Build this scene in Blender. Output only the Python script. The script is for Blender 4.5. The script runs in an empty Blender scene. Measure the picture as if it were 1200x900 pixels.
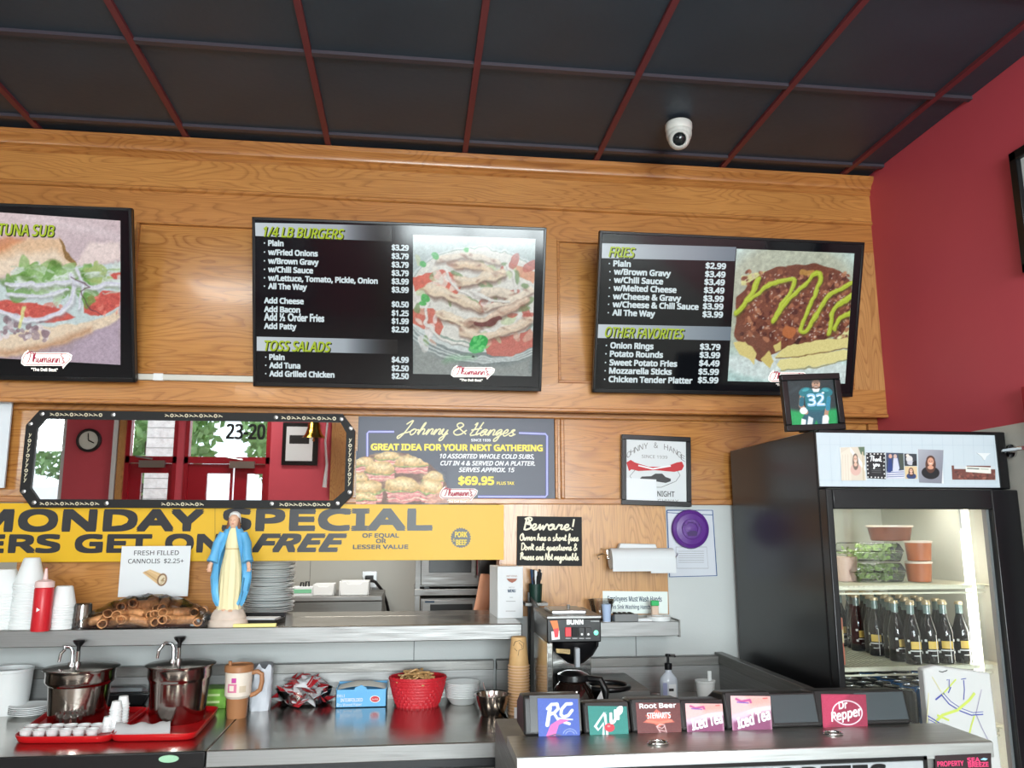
import bpy, math, random
import numpy as np
from mathutils import Matrix, Vector
from math import sin, cos, pi, radians, atan2, hypot
random.seed(7); rng = np.random.default_rng(5)
SC = bpy.context.scene; COL = SC.collection

# ---------------------------------------------------------------- camera
CAM = Vector((0, 0, 1.6)); FPX = 937.5
PITCH, YAW = radians(10.35), radians(7.02)
FW = Vector((sin(YAW)*cos(PITCH), cos(YAW)*cos(PITCH), sin(PITCH)))
RT = Vector((cos(YAW), -sin(YAW), 0)); UP = RT.cross(FW)
cd = bpy.data.cameras.new('camera'); cam = bpy.data.objects.new('camera', cd); COL.objects.link(cam)
cd.sensor_width = 36; cd.lens = FPX/1200*36; cd.clip_start = .05; cd.clip_end = 300
cam.matrix_world = Matrix(((RT.x, UP.x, -FW.x, CAM.x), (RT.y, UP.y, -FW.y, CAM.y), (RT.z, UP.z, -FW.z, CAM.z), (0, 0, 0, 1)))
SC.camera = cam
# ---------------------------------------------------------------- world, exposure
SC.view_settings.view_transform = 'Standard'; SC.view_settings.look = 'None'
SC.view_settings.exposure = -0.12; SC.view_settings.gamma = 1; SC.view_settings.use_curve_mapping = False
W = bpy.data.worlds.new('sky'); SC.world = W; W.use_nodes = True
bg = W.node_tree.nodes['Background']; bg.inputs[0].default_value = (.80, .90, 1, 1); bg.inputs[1].default_value = 3.2
SC.cycles.transparent_max_bounces = 32
FIXTURE_W = 19.0; KITCHEN_W = 46.0; DAY_W = 520.0

def area(name, loc, rot, sx, sy, watts, col=(1, 1, 1), portal=False, parent=None, spread=pi):
    l = bpy.data.lights.new(name, 'AREA'); l.shape = 'RECTANGLE'; l.size = sx; l.size_y = sy; l.energy = watts; l.color = col; l.spread = spread
    o = bpy.data.objects.new(name, l); COL.objects.link(o); o.location = loc; o.rotation_euler = rot
    if portal: l.cycles.is_portal = True
    if parent: o.parent = parent
    return o
# daylight arriving through the shop front windows behind the camera
area('window_daylight', (.6, -4.35, 2.0), (radians(90), 0, 0), 2.7, 2.0, DAY_W*1.25, (.90, .96, 1))  # shines through the unseen window added for frontal daylight
area('window_daylight', (-5.2, -4.9, 2.9), (radians(80), 0, radians(-18)), 2.4, 1.0, DAY_W*.5, (.90, .96, 1))

# ---------------------------------------------------------------- calibration helpers: a photo pixel to a point on a real plane
def ray(x, y): return (FW*FPX + RT*(x-600) - UP*(y-450)).normalized()
def onY(x, y, Y): d = ray(x, y); return CAM + d*(Y/d.y)
def onZ(x, y, Z): d = ray(x, y); return CAM + d*((Z-CAM.z)/d.z)
def onX(x, y, X): d = ray(x, y); return CAM + d*(X/d.x)
MT = radians(1.0); MN = Vector((0, -cos(MT), -sin(MT))); MP = Vector((0, 3.49, 1.9))
def mir(x, y, Y):       # what a pixel of the mirror shows on the plane Y of the room behind
    d = ray(x, y); t = (MP-CAM).dot(MN)/d.dot(MN); p = CAM+d*t
    r = d - 2*d.dot(MN)*MN
    return p + r*((Y-p.y)/r.y)

# ---------------------------------------------------------------- materials
def s2l(c):
    return tuple(((v/255)/12.92 if v/255 <= .04045 else ((v/255+.055)/1.055)**2.4) for v in c[:3])
_M = {}
def mat(name, rgb=(200, 200, 200), rough=.5, metal=0, emit=None, estr=0, spec=.5, trans=0, coat=0, ior=1.45, noise=0, nscale=30, bump=0, bscale=80, alpha=1):
    if name in _M: return _M[name]
    m = bpy.data.materials.new(name); m.use_nodes = True; nt = m.node_tree; b = nt.nodes['Principled BSDF']
    I = b.inputs; c = s2l(rgb)
    I['Base Color'].default_value = (*c, 1); I['Roughness'].default_value = rough; I['Metallic'].default_value = metal
    I['Specular IOR Level'].default_value = spec; I['Transmission Weight'].default_value = trans; I['Coat Weight'].default_value = coat; I['IOR'].default_value = ior
    if emit: I['Emission Color'].default_value = (*s2l(emit), 1); I['Emission Strength'].default_value = estr
    if noise or bump:
        tc = nt.nodes.new('ShaderNodeTexCoord'); n = nt.nodes.new('ShaderNodeTexNoise'); n.inputs['Scale'].default_value = nscale; n.inputs['Detail'].default_value = 5
        nt.links.new(tc.outputs['Object'], n.inputs['Vector'])
        if noise:
            r = nt.nodes.new('ShaderNodeValToRGB'); r.color_ramp.elements[0].position = .3; r.color_ramp.elements[1].position = .7
            r.color_ramp.elements[0].color = (*[v*(1-noise) for v in c], 1); r.color_ramp.elements[1].color = (*[min(1, v*(1+noise)) for v in c], 1)
            nt.links.new(n.outputs[0], r.inputs[0]); nt.links.new(r.outputs[0], I['Base Color'])
        if bump:
            n2 = nt.nodes.new('ShaderNodeTexNoise'); n2.inputs['Scale'].default_value = bscale; nt.links.new(tc.outputs['Object'], n2.inputs['Vector'])
            bp = nt.nodes.new('ShaderNodeBump'); bp.inputs['Strength'].default_value = bump; bp.inputs['Distance'].default_value = .002
            nt.links.new(n2.outputs[0], bp.inputs['Height']); nt.links.new(bp.outputs[0], I['Normal'])
    _M[name] = m; return m

def oak(name, light, dark, vertical=False, rough=.32, seed=0):
    m = bpy.data.materials.new(name); m.use_nodes = True; nt = m.node_tree; b = nt.nodes['Principled BSDF']; L = nt.links
    tc = nt.nodes.new('ShaderNodeTexCoord')
    def mp(sc):
        q = nt.nodes.new('ShaderNodeMapping'); q.inputs['Scale'].default_value = sc if not vertical else (sc[2], sc[1], sc[0]); q.inputs['Location'].default_value = (seed, seed*.7, seed*1.3)
        L.new(tc.outputs['Object'], q.inputs[0]); return q
    a = mp((.8, .5, 5.5)); n1 = nt.nodes.new('ShaderNodeTexNoise'); n1.inputs['Scale'].default_value = 1.3; n1.inputs['Detail'].default_value = 2; n1.inputs['Distortion'].default_value = .35; L.new(a.outputs[0], n1.inputs['Vector'])
    mu = nt.nodes.new('ShaderNodeMath'); mu.operation = 'MULTIPLY'; mu.inputs[1].default_value = 26; L.new(n1.outputs[0], mu.inputs[0])
    fr = nt.nodes.new('ShaderNodeMath'); fr.operation = 'FRACT'; L.new(mu.outputs[0], fr.inputs[0])
    rp = nt.nodes.new('ShaderNodeValToRGB'); e = rp.color_ramp.elements
    e[0].position = 0; e[0].color = (.35, .35, .35, 1); e[1].position = 1; e[1].color = (0.15, .15, .15, 1)
    for p, v in ((.12, .1), (.55, .0), (.86, .8), (.93, 1)): k = e.new(p); k.color = (v, v, v, 1)
    L.new(fr.outputs[0], rp.inputs[0])
    c = mp((4, 4, 130)); n2 = nt.nodes.new('ShaderNodeTexNoise'); n2.inputs['Scale'].default_value = 1.6; n2.inputs['Detail'].default_value = 6; n2.inputs['Roughness'].default_value = .65; L.new(c.outputs[0], n2.inputs['Vector'])
    d = mp((1.1, 1, 2.2)); n3 = nt.nodes.new('ShaderNodeTexNoise'); n3.inputs['Scale'].default_value = 1.5; L.new(d.outputs[0], n3.inputs['Vector'])
    m1 = nt.nodes.new('ShaderNodeMath'); m1.operation = 'MULTIPLY'; m1.inputs[1].default_value = .27; L.new(rp.outputs[0], m1.inputs[0])
    m2 = nt.nodes.new('ShaderNodeMath'); m2.operation = 'MULTIPLY_ADD'; m2.inputs[1].default_value = .7; L.new(n2.outputs[0], m2.inputs[0]); L.new(m1.outputs[0], m2.inputs[2])
    m3 = nt.nodes.new('ShaderNodeMath'); m3.operation = 'MULTIPLY_ADD'; m3.inputs[1].default_value = .45; L.new(n3.outputs[0], m3.inputs[0]); L.new(m2.outputs[0], m3.inputs[2])
    cr = nt.nodes.new('ShaderNodeValToRGB'); cr.color_ramp.elements[0].position = .30; cr.color_ramp.elements[1].position = 1.0
    cr.color_ramp.elements[0].color = (*s2l(light), 1); cr.color_ramp.elements[1].color = (*s2l(dark), 1)
    L.new(m3.outputs[0], cr.inputs[0]); L.new(cr.outputs[0], b.inputs['Base Color'])
    b.inputs['Roughness'].default_value = rough; b.inputs['Coat Weight'].default_value = .16; b.inputs['Coat Roughness'].default_value = .07
    bp = nt.nodes.new('ShaderNodeBump'); bp.inputs['Strength'].default_value = .15; bp.inputs['Distance'].default_value = .001; L.new(n2.outputs[0], bp.inputs['Height']); L.new(bp.outputs[0], b.inputs['Normal'])
    return m
OAK = oak('oak_horizontal', (208, 148, 80), (146, 90, 42)); OAK2 = oak('oak_rail', (200, 138, 74), (138, 82, 38), seed=3.3)
OAKP = oak('oak_panel', (208, 148, 80), (136, 82, 36), rough=.22, seed=8.1); OAKV = oak('oak_vertical', (218, 166, 104), (150, 98, 52), True, seed=1.7)

def steel(name, rgb=(150, 148, 145), rough=.3, sc=(2, 2, 90), metal=1.0, var=.25):
    m = mat(name, rgb, rough, metal); nt = m.node_tree; b = nt.nodes['Principled BSDF']; L = nt.links
    tc = nt.nodes.new('ShaderNodeTexCoord'); mp = nt.nodes.new('ShaderNodeMapping'); mp.inputs['Scale'].default_value = sc; L.new(tc.outputs['Object'], mp.inputs[0])
    n = nt.nodes.new('ShaderNodeTexNoise'); n.inputs['Scale'].default_value = 3; n.inputs['Detail'].default_value = 5; L.new(mp.outputs[0], n.inputs['Vector'])
    mr = nt.nodes.new('ShaderNodeMapRange'); mr.inputs['From Min'].default_value = .3; mr.inputs['From Max'].default_value = .7
    mr.inputs['To Min'].default_value = rough*(1-var); mr.inputs['To Max'].default_value = rough*(1+var); L.new(n.outputs[0], mr.inputs[0]); L.new(mr.outputs[0], b.inputs['Roughness'])
    bp = nt.nodes.new('ShaderNodeBump'); bp.inputs['Strength'].default_value = .05; bp.inputs['Distance'].default_value = .001; L.new(n.outputs[0], bp.inputs['Height']); L.new(bp.outputs[0], b.inputs['Normal'])
    return m
STEEL = steel('stainless_counter', (176, 173, 167), .2); STEELB = steel('stainless_fascia', (146, 146, 145), .5); STEELD = steel('stainless_dark', (128, 127, 124), .45)
STEELP = steel('stainless_pot', (168, 160, 154), .13, (3, 3, 40)); CHROME = mat('chrome', (205, 205, 205), .08, 1); ALU = mat('brushed_aluminium', (170, 170, 170), .3, 1)
WHITEP = mat('white_foam', (226, 230, 230), .55); WHITEG = mat('white_glossy', (224, 227, 227), .25); PAPER = mat('white_paper', (218, 222, 224), .7)
BLACK = mat('black_plastic', (18, 18, 20), .3); BLACKM = mat('black_matte', (16, 16, 17), .65); DARK = mat('charcoal_plastic', (34, 33, 33), .42)
RED = mat('red_plastic', (196, 22, 28), .28); FRP = mat('grey_wall_panel', (192, 196, 195), .38, noise=.03, nscale=3, bump=.15, bscale=140)
REDWALL = mat('crimson_wall_paint', (208, 82, 96), .5, noise=.04, nscale=2, bump=.1, bscale=200)
def clearmat(name, tint=(1, 1, 1), fac=.9, rough=.03):
    m = bpy.data.materials.new(name); m.use_nodes = True; nt = m.node_tree; nt.nodes.clear(); L = nt.links
    o = nt.nodes.new('ShaderNodeOutputMaterial'); t = nt.nodes.new('ShaderNodeBsdfTransparent'); g = nt.nodes.new('ShaderNodeBsdfGlossy'); x = nt.nodes.new('ShaderNodeMixShader'); f = nt.nodes.new('ShaderNodeFresnel')
    t.inputs[0].default_value = (*tint, 1); g.inputs['Roughness'].default_value = rough; f.inputs[0].default_value = 1.5
    ad = nt.nodes.new('ShaderNodeMath'); ad.operation = 'ADD'; ad.inputs[1].default_value = 1-fac; ad.use_clamp = True
    L.new(f.outputs[0], ad.inputs[0]); L.new(ad.outputs[0], x.inputs[0]); L.new(t.outputs[0], x.inputs[1]); L.new(g.outputs[0], x.inputs[2]); L.new(x.outputs[0], o.inputs[0])
    return m
GLASS = clearmat('window_glass', (.96, .98, .97), 1.0); CLEAR = clearmat('clear_plastic', (.96, .97, .97), .95, .12); MIRROR = mat('mirror_silver', (235, 235, 235), .01, 1)
def attrmat(name, emit=0, rough=.5):
    m = bpy.data.materials.new(name); m.use_nodes = True; nt = m.node_tree; b = nt.nodes['Principled BSDF']
    a = nt.nodes.new('ShaderNodeAttribute'); a.attribute_name = 'Col'
    if emit: nt.links.new(a.outputs[0], b.inputs['Emission Color']); b.inputs['Emission Strength'].default_value = emit; b.inputs['Base Color'].default_value = (.01, .01, .01, 1)
    else: nt.links.new(a.outputs[0], b.inputs['Base Color'])
    b.inputs['Roughness'].default_value = rough; return m
PRINT = attrmat('printed_picture', 0, .45); SCREENPIC = attrmat('screen_picture', .95, .12)
def ink(name, rgb, rough=.5): return mat('ink_'+name, rgb, rough)
def glow(name, rgb, s=.9): return mat('screen_'+name, (4, 4, 5), .12, emit=rgb, estr=s)

# ---------------------------------------------------------------- mesh building
class MB:
    def __init__(s): s.v = []; s.f = []; s.mi = []; s.M = Matrix.Identity(4); s.k = 0
    def add(s, vs, fs):
        b = len(s.v); s.v += [tuple(s.M @ Vector(p)) for p in vs]; s.f += [tuple(b+i for i in f) for f in fs]; s.mi += [s.k]*len(fs); return s
    def box(s, x0, x1, y0, y1, z0, z1):
        return s.add([(x0, y0, z0), (x1, y0, z0), (x1, y1, z0), (x0, y1, z0), (x0, y0, z1), (x1, y0, z1), (x1, y1, z1), (x0, y1, z1)],
                     [(0, 3, 2, 1), (4, 5, 6, 7), (0, 1, 5, 4), (1, 2, 6, 5), (2, 3, 7, 6), (3, 0, 4, 7)])
    def lathe(s, prof, n=28, c=(0, 0, 0), sx=1, sy=1):
        vs = []; fs = []; m = len(prof)
        for r, z in prof:
            for i in range(n): a = 2*pi*i/n; vs.append((c[0]+r*sx*cos(a), c[1]+r*sy*sin(a), c[2]+z))
        for j in range(m-1):
            for i in range(n): k = (i+1) % n; fs.append((j*n+i, j*n+k, (j+1)*n+k, (j+1)*n+i))
        if prof[0][0] > 1e-5: fs.append(tuple(range(n-1, -1, -1)))
        if prof[-1][0] > 1e-5: fs.append(tuple((m-1)*n+i for i in range(n)))
        return s.add(vs, fs)
    def tube(s, pts, r, n=8, caps=True):
        pts = [Vector(p) for p in pts]; rs = r if isinstance(r, (list, tuple)) else [r]*len(pts); vs = []; fs = []; pu = None
        for i, p in enumerate(pts):
            t = (pts[min(i+1, len(pts)-1)]-pts[max(i-1, 0)]).normalized()
            if pu is None: pu = t.orthogonal().normalized()
            u = (pu - t*pu.dot(t)); u = u.normalized() if u.length > 1e-6 else t.orthogonal().normalized(); pu = u; w = t.cross(u)
            for k in range(n): a = 2*pi*k/n; vs.append(tuple(p+(u*cos(a)+w*sin(a))*rs[i]))
        for j in range(len(pts)-1):
            for i in range(n): k = (i+1) % n; fs.append((j*n+i, j*n+k, (j+1)*n+k, (j+1)*n+i))
        if caps: fs += [tuple(range(n-1, -1, -1)), tuple((len(pts)-1)*n+i for i in range(n))]
        return s.add(vs, fs)
    def prism(s, poly, a, b, ax='x'):   # poly in the two other axes
        f = {'x': lambda p, t: (t, p[0], p[1]), 'y': lambda p, t: (p[0], t, p[1]), 'z': lambda p, t: (p[0], p[1], t)}[ax]
        n = len(poly); area_ = sum(poly[i][0]*poly[(i+1) % n][1]-poly[(i+1) % n][0]*poly[i][1] for i in range(n))
        if (area_ < 0) != (ax == 'y'): poly = poly[::-1]
        return s.add([f(p, a) for p in poly]+[f(p, b) for p in poly], [tuple(range(n-1, -1, -1)), tuple(range(n, 2*n))]+[(i, (i+1) % n, n+(i+1) % n, n+i) for i in range(n)])
    def quad(s, a, b, c, d): return s.add([a, b, c, d], [(0, 1, 2, 3)])
    def disc(s, cx, cy, z, rx, ry=None, n=24, rot=0):
        ry = ry or rx; return s.add([(cx+rx*cos(2*pi*i/n)*cos(rot)-ry*sin(2*pi*i/n)*sin(rot), cy+rx*cos(2*pi*i/n)*sin(rot)+ry*sin(2*pi*i/n)*cos(rot), z) for i in range(n)], [tuple(range(n))])
    def torus(s, R, r, c=(0, 0, 0), n=28, m=8, sx=1, sy=1):
        vs = []; fs = []
        for i in range(n):
            a = 2*pi*i/n
            for j in range(m): b = 2*pi*j/m; vs.append((c[0]+(R+r*cos(b))*cos(a)*sx, c[1]+(R+r*cos(b))*sin(a)*sy, c[2]+r*sin(b)))
        for i in range(n):
            for j in range(m): fs.append((i*m+j, ((i+1) % n)*m+j, ((i+1) % n)*m+(j+1) % m, i*m+(j+1) % m))
        return s.add(vs, fs)
    def ribbon(s, pts, w, z=0):
        P = [Vector((p[0], p[1])) for p in pts]; vs = []
        for i, p in enumerate(P):
            t = P[min(i+1, len(P)-1)]-P[max(i-1, 0)]; t = t.normalized() if t.length > 0 else Vector((1, 0)); nrm = Vector((-t.y, t.x))*w/2
            vs += [(p.x+nrm.x, p.y+nrm.y, z+i*3e-6), (p.x-nrm.x, p.y-nrm.y, z+i*3e-6)]
        return s.add(vs, [(2*i+1, 2*i+3, 2*i+2, 2*i) for i in range(len(P)-1)])
    def build(s, name, mats, parent=None, bevel=0, smooth=True, kind=None, label=None, loc=None):
        me = bpy.data.meshes.new(name); me.from_pydata(s.v, [], s.f)
        for m in (mats if isinstance(mats, (list, tuple)) else [mats]): me.materials.append(m)
        if s.k or any(s.mi): me.polygons.foreach_set('material_index', s.mi)
        if smooth: me.polygons.foreach_set('use_smooth', [True]*len(s.f)); me.set_sharp_from_angle(angle=.65)
        me.update(); o = bpy.data.objects.new(name, me); COL.objects.link(o)
        if parent: o.parent = parent
        if bevel:
            b = o.modifiers.new('edge', 'BEVEL'); b.width = bevel; b.segments = 2; b.limit_method = 'ANGLE'
        if kind: o['kind'] = kind
        if label: o['label'] = label
        if loc: o.location = loc
        return o
def tag(o, label, cat, group=None):
    o['label'] = label; o['category'] = cat
    if group: o['group'] = group
    return o
def thing(name, label, cat, loc=(0, 0, 0), rz=0, group=None, mw=None):
    o = bpy.data.objects.new(name, None); COL.objects.link(o); o.empty_display_size = .05
    if mw is not None: o.matrix_world = mw
    else: o.location = loc; o.rotation_euler = (0, 0, rz)
    return tag(o, label, cat, group)
def struct(name, kind='structure', parent=None):
    o = bpy.data.objects.new(name, None); COL.objects.link(o); o['kind'] = kind; return o
def dup(r, loc=None, rz=None, label=None, group=None, mw=None):
    c = r.copy(); COL.objects.link(c)
    if mw is not None: c.matrix_world = mw
    if loc is not None: c.location = loc
    if rz is not None: c.rotation_euler = (0, 0, rz) if not isinstance(rz, tuple) else rz
    if label: c['label'] = label
    if group: c['group'] = group
    def kids(a, b):
        for ch in list(a.children):
            if ch.name == b.name: continue
            d = ch.copy(); COL.objects.link(d); d.parent = b; kids(ch, d)
    kids(r, c); return c

# ---------------------------------------------------------------- lettering (flat print laid on its sign)
import os
try:   # the sans face that ships inside Blender itself; the built-in one if it is not there
    _ft = bpy.data.fonts.load(os.path.join(bpy.utils.system_resource('DATAFILES'), 'fonts', 'NotoSansMath-Regular.woff2'))
except Exception:
    _ft = None
_fc = bpy.data.curves.new('font', 'FONT'); _fo = bpy.data.objects.new('font', _fc); COL.objects.link(_fo); _TC = {}
_bf = _fc.font
if _ft: _fc.font = _ft
def glyphs(body, bold=0, shear=0):
    bold = 0; k = (body, bold, shear)
    if k in _TC: return _TC[k]
    _fc.body = body; _fc.font = _bf if '½' in body else (_ft or _bf); _fc.offset = bold; _fc.shear = shear; _fc.size = 1; _fc.resolution_u = 3; _fc.fill_mode = 'FRONT'; _fc.dimensions = '2D'
    dg = bpy.context.evaluated_depsgraph_get(); dg.update(); e = _fo.evaluated_get(dg); me = e.to_mesh()
    vs = [(v.co.x, v.co.y) for v in me.vertices]; fs = [tuple(p.vertices) for p in me.polygons]; e.to_mesh_clear()
    if not vs: vs = [(0, 0)]
    _TC[k] = (vs, fs); return _TC[k]
def capheight():
    return max(v[1] for v in glyphs('H')[0])
class Sign:
    """a flat sign in its own frame: x to the right, y up, z towards the viewer"""
    def __init__(s, root, mw): s.r = root; s.mw = mw.copy(); s.inv = mw.inverted(); s.b = {}; s.z = .0012
    def l(s, px, py, z=0):
        o = s.inv @ CAM; d = (s.inv.to_3x3() @ ray(px, py)); t = (z-o.z)/d.z; return Vector((o.x+d.x*t, o.y+d.y*t))
    def mb(s, m):
        k = m.name
        if k not in s.b: s.b[k] = (MB(), m)
        return s.b[k][0]
    def text(s, body, x0, y0, x1, cap, m, bold=0, shear=0, y1=None, dz=0):
        a = s.l(x0, y0); b = s.l(x1, y0 if y1 is None else y1); t = s.l(x0, y0-cap); h = (t-a).length; cap_ = capheight()
        vs, fs = glyphs(body, bold, shear); xs = [v[0] for v in vs]; x_0, x_1 = min(xs), max(xs); sx = (b.x-a.x)/max(1e-6, x_1-x_0); sy = h/cap_
        sl = 0 if y1 is None else (b.y-a.y)/(b.x-a.x)
        MBt = MB(); q = bold*min(sy, sx*1.3)*1.1; a.x += q; b.x -= q; sx = (b.x-a.x)/max(1e-6, x_1-x_0)
        for k_, (ox, oy) in enumerate(((0, 0), (q, q), (-q, q), (q, -q), (-q, -q), (q*1.2, 0), (-q*1.2, 0), (0, q), (0, -q)) if bold else ((0, 0),)):
            MBt.add([(a.x+(v[0]-x_0)*sx+ox, a.y+v[1]*sy+(v[0]-x_0)*sx*sl+oy, s.z+dz+k_*2e-5) for v in vs], fs)
        s.b[m.name, len(s.b)] = (MBt, m)
    def poly(s, pts, m, dz=0):
        q = [s.l(*p) for p in pts]; n = len(q)
        if sum(q[i].x*q[(i+1) % n].y-q[(i+1) % n].x*q[i].y for i in range(n)) < 0: q = q[::-1]
        s.mb(m).add([(p.x, p.y, s.z+dz) for p in q], [tuple(range(n))])
    def line(s, pts, wpx, m, dz=0, closed=False):
        q = [s.l(*p) for p in pts]; w = (s.l(pts[0][0]+wpx, pts[0][1])-q[0]).length
        if closed: q.append(q[0])
        s.mb(m).ribbon(q, w, s.z+dz)
    def ell(s, cx, cy, rx, ry, m, dz=0, n=28):
        s.poly([(cx+rx*cos(2*pi*i/n), cy+ry*sin(2*pi*i/n)) for i in range(n)], m, dz)
    def script(s, body, x0, y0, x1, xh, wpx, m, dz=0, slant=.25):
        strokes = cursive(body); X1 = max(p[0] for st in strokes for p in st)
        a = s.l(x0, y0); b = s.l(x1, y0); h = (s.l(x0, y0-xh)-a).length; w = (s.l(x0+wpx, y0)-a).length; k = (b.x-a.x)/X1
        for st in strokes: s.mb(m).ribbon([(a.x+(p[0]+p[1]*slant)*k, a.y+p[1]/10*h) for p in st], w, s.z+dz)
    def finish(s, names=None):
        for k, (mb, m) in s.b.items():
            k = k[0] if isinstance(k, tuple) else k; o = mb.build((names or {}).get(k, 'lettering'), m, s.r, smooth=False); o.matrix_local = s.rel()
        s.b = {}
    def rel(s):
        M = s.r.matrix_basis
        if s.r.parent: M = s.r.parent.matrix_basis @ M
        return M.inverted() @ s.mw
def frame_mw(c4, Y):        # rectangle on the upright plane Y from its four photo corners
    tl, tr, br, bl = [onY(x, y, Y) for x, y in c4]
    c = (tl+tr+br+bl)/4; ux = ((tr+br)-(tl+bl)); ux.y = 0; ux.normalize(); uy = Vector((-ux.z, 0, ux.x)); w = ((tr+br)-(tl+bl)).dot(ux)/2; h = ((tl+tr)-(bl+br)).dot(uy)/2
    mw = Matrix(((ux.x, uy.x, 0, c.x), (0, 0, -1, Y), (ux.z, uy.z, 0, c.z), (0, 0, 0, 1))); return mw, w, h
def tilt_mw(o, t, ro, yw):
    return Matrix.Translation(o) @ Matrix.Rotation(yw, 4, 'Z') @ Matrix(((1, 0, 0, 0), (0, 0, -1, 0), (0, 1, 0, 0), (0, 0, 0, 1))) @ Matrix.Rotation(t, 4, 'X') @ Matrix.Rotation(ro, 4, 'Z')

CUR = {  # a small joined hand, x-height 10
 'a': '9,8 5,10 1,6 2,1 6,1 9,8 9,2 13,2', 'b': '0,2 5,14 5,20 2,17 2,3 5,0 9,4 7,9 9,7 13,8', 'c': '8,8 5,10 1,6 3,0 7,1 11,3', 'd': '9,8 5,10 1,5 3,0 7,2 10,20 10,2 13,2',
 'e': '1,4 6,5 7,9 4,10 1,5 4,0 8,1 11,4', 'f': '0,2 6,12 6,20 3,18 3,-8 6,-4 4,2 9,4', 'g': '9,8 5,10 1,5 4,1 9,8 8,-6 4,-9 3,-5 12,3', 'h': '0,2 4,13 5,20 3,18 2,9 2,0 3,7 7,10 9,7 9,1 13,3',
 'i': '0,2 3,10 4,1 8,2', 'k': '0,2 5,14 5,20 2,17 1,0 3,6 8,9 4,5 9,0 12,2', 'l': '0,2 5,14 5,20 2,17 3,1 8,2', 'm': '0,3 2,10 2,0 5,9 8,9 8,0 11,9 14,9 14,2 17,2', 'n': '0,3 2,10 2,0 5,9 9,9 9,2 12,2',
 'o': '5,10 1,7 1,3 4,0 8,3 8,8 5,10 9,8 13,8', 'p': '0,3 3,10 1,-8 3,7 7,10 9,5 6,0 3,1 12,3', 'q': '9,8 5,10 1,5 4,1 9,8 9,-8 12,-2 13,4', 'r': '0,3 3,10 4,8 8,9 7,2 11,2', 's': '7,9 4,10 2,7 7,4 6,0 1,1 5,0 11,3', 't': '0,2 4,18 4,2 9,2|0,12 8,13',
 'u': '0,3 2,10 2,2 5,0 9,9 9,2 12,2', 'v': '0,8 3,9 4,0 8,10 11,8', 'w': '0,3 2,10 3,0 7,8 8,0 12,10 15,8', 'y': '0,8 2,10 2,3 6,1 9,9 8,-6 4,-9 3,-5 12,3',
 'J': '4,17 9,22 12,22 8,4 3,-6 0,-3 6,2 15,5', 'H': '2,17 5,21 5,12 3,0|14,22 12,12 11,2 15,2|0,9 16,12', 'T': '1,17 5,21 18,20|11,21 9,8 6,1 3,1', 'B': '3,0 5,21|1,19 8,22 12,18 5,11 12,9 12,3 6,0 2,1', 'O': '8,20 2,14 2,4 8,0 14,6 14,16 8,20',
 'D': '4,0 5,20|1,18 9,21 15,12 11,2 3,0', 'P': '4,0 5,20|1,17 8,22 13,17 10,12 5,11', 'N': '2,0 3,20 12,1 13,21', 'W': '0,20 4,0 9,14 13,0 18,20', '&': '14,1 4,15 7,20 10,15 2,6 4,0 9,1 14,8', '!': '3,20 3,6|3,2 3,0', "'": '2,20 1,15', ' ': '', ',': '2,1 0,-4', 'Y': '0,20 5,10 10,20|5,10 3,0'}
def cursive(body):
    out = []; x = 0; cur = None
    for ch in body:
        if ch == ' ': x += 6; cur = None; continue
        segs = [[tuple(float(v) for v in p.split(',')) for p in sg.split()] for sg in CUR.get(ch, CUR['o']).split('|')]
        w = max(p[0] for sg in segs for p in sg)
        for i, sg in enumerate(segs):
            sg = [(p[0]+x, p[1]) for p in sg]
            if ch.islower() and i == 0 and cur is not None: cur += sg
            else: out.append(sg)
            if i == 0: cur = out[-1] if cur is None or not ch.islower() or out[-1] is sg else cur
        x += w + (0 if ch.islower() else 1)
    def smooth(P):
        if len(P) < 3: return P
        r = []; Q = [P[0]]+P+[P[-1]]
        for i in range(1, len(Q)-2):
            p0, p1, p2, p3 = Q[i-1:i+3]
            for k in range(4):
                t = k/4; r.append(tuple(.5*((2*p1[j])+(-p0[j]+p2[j])*t+(2*p0[j]-5*p1[j]+4*p2[j]-p3[j])*t*t+(-p0[j]+3*p1[j]-3*p2[j]+p3[j])*t**3) for j in (0, 1)))
        return r+[P[-1]]
    return [smooth(s_) for s_ in out]

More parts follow.
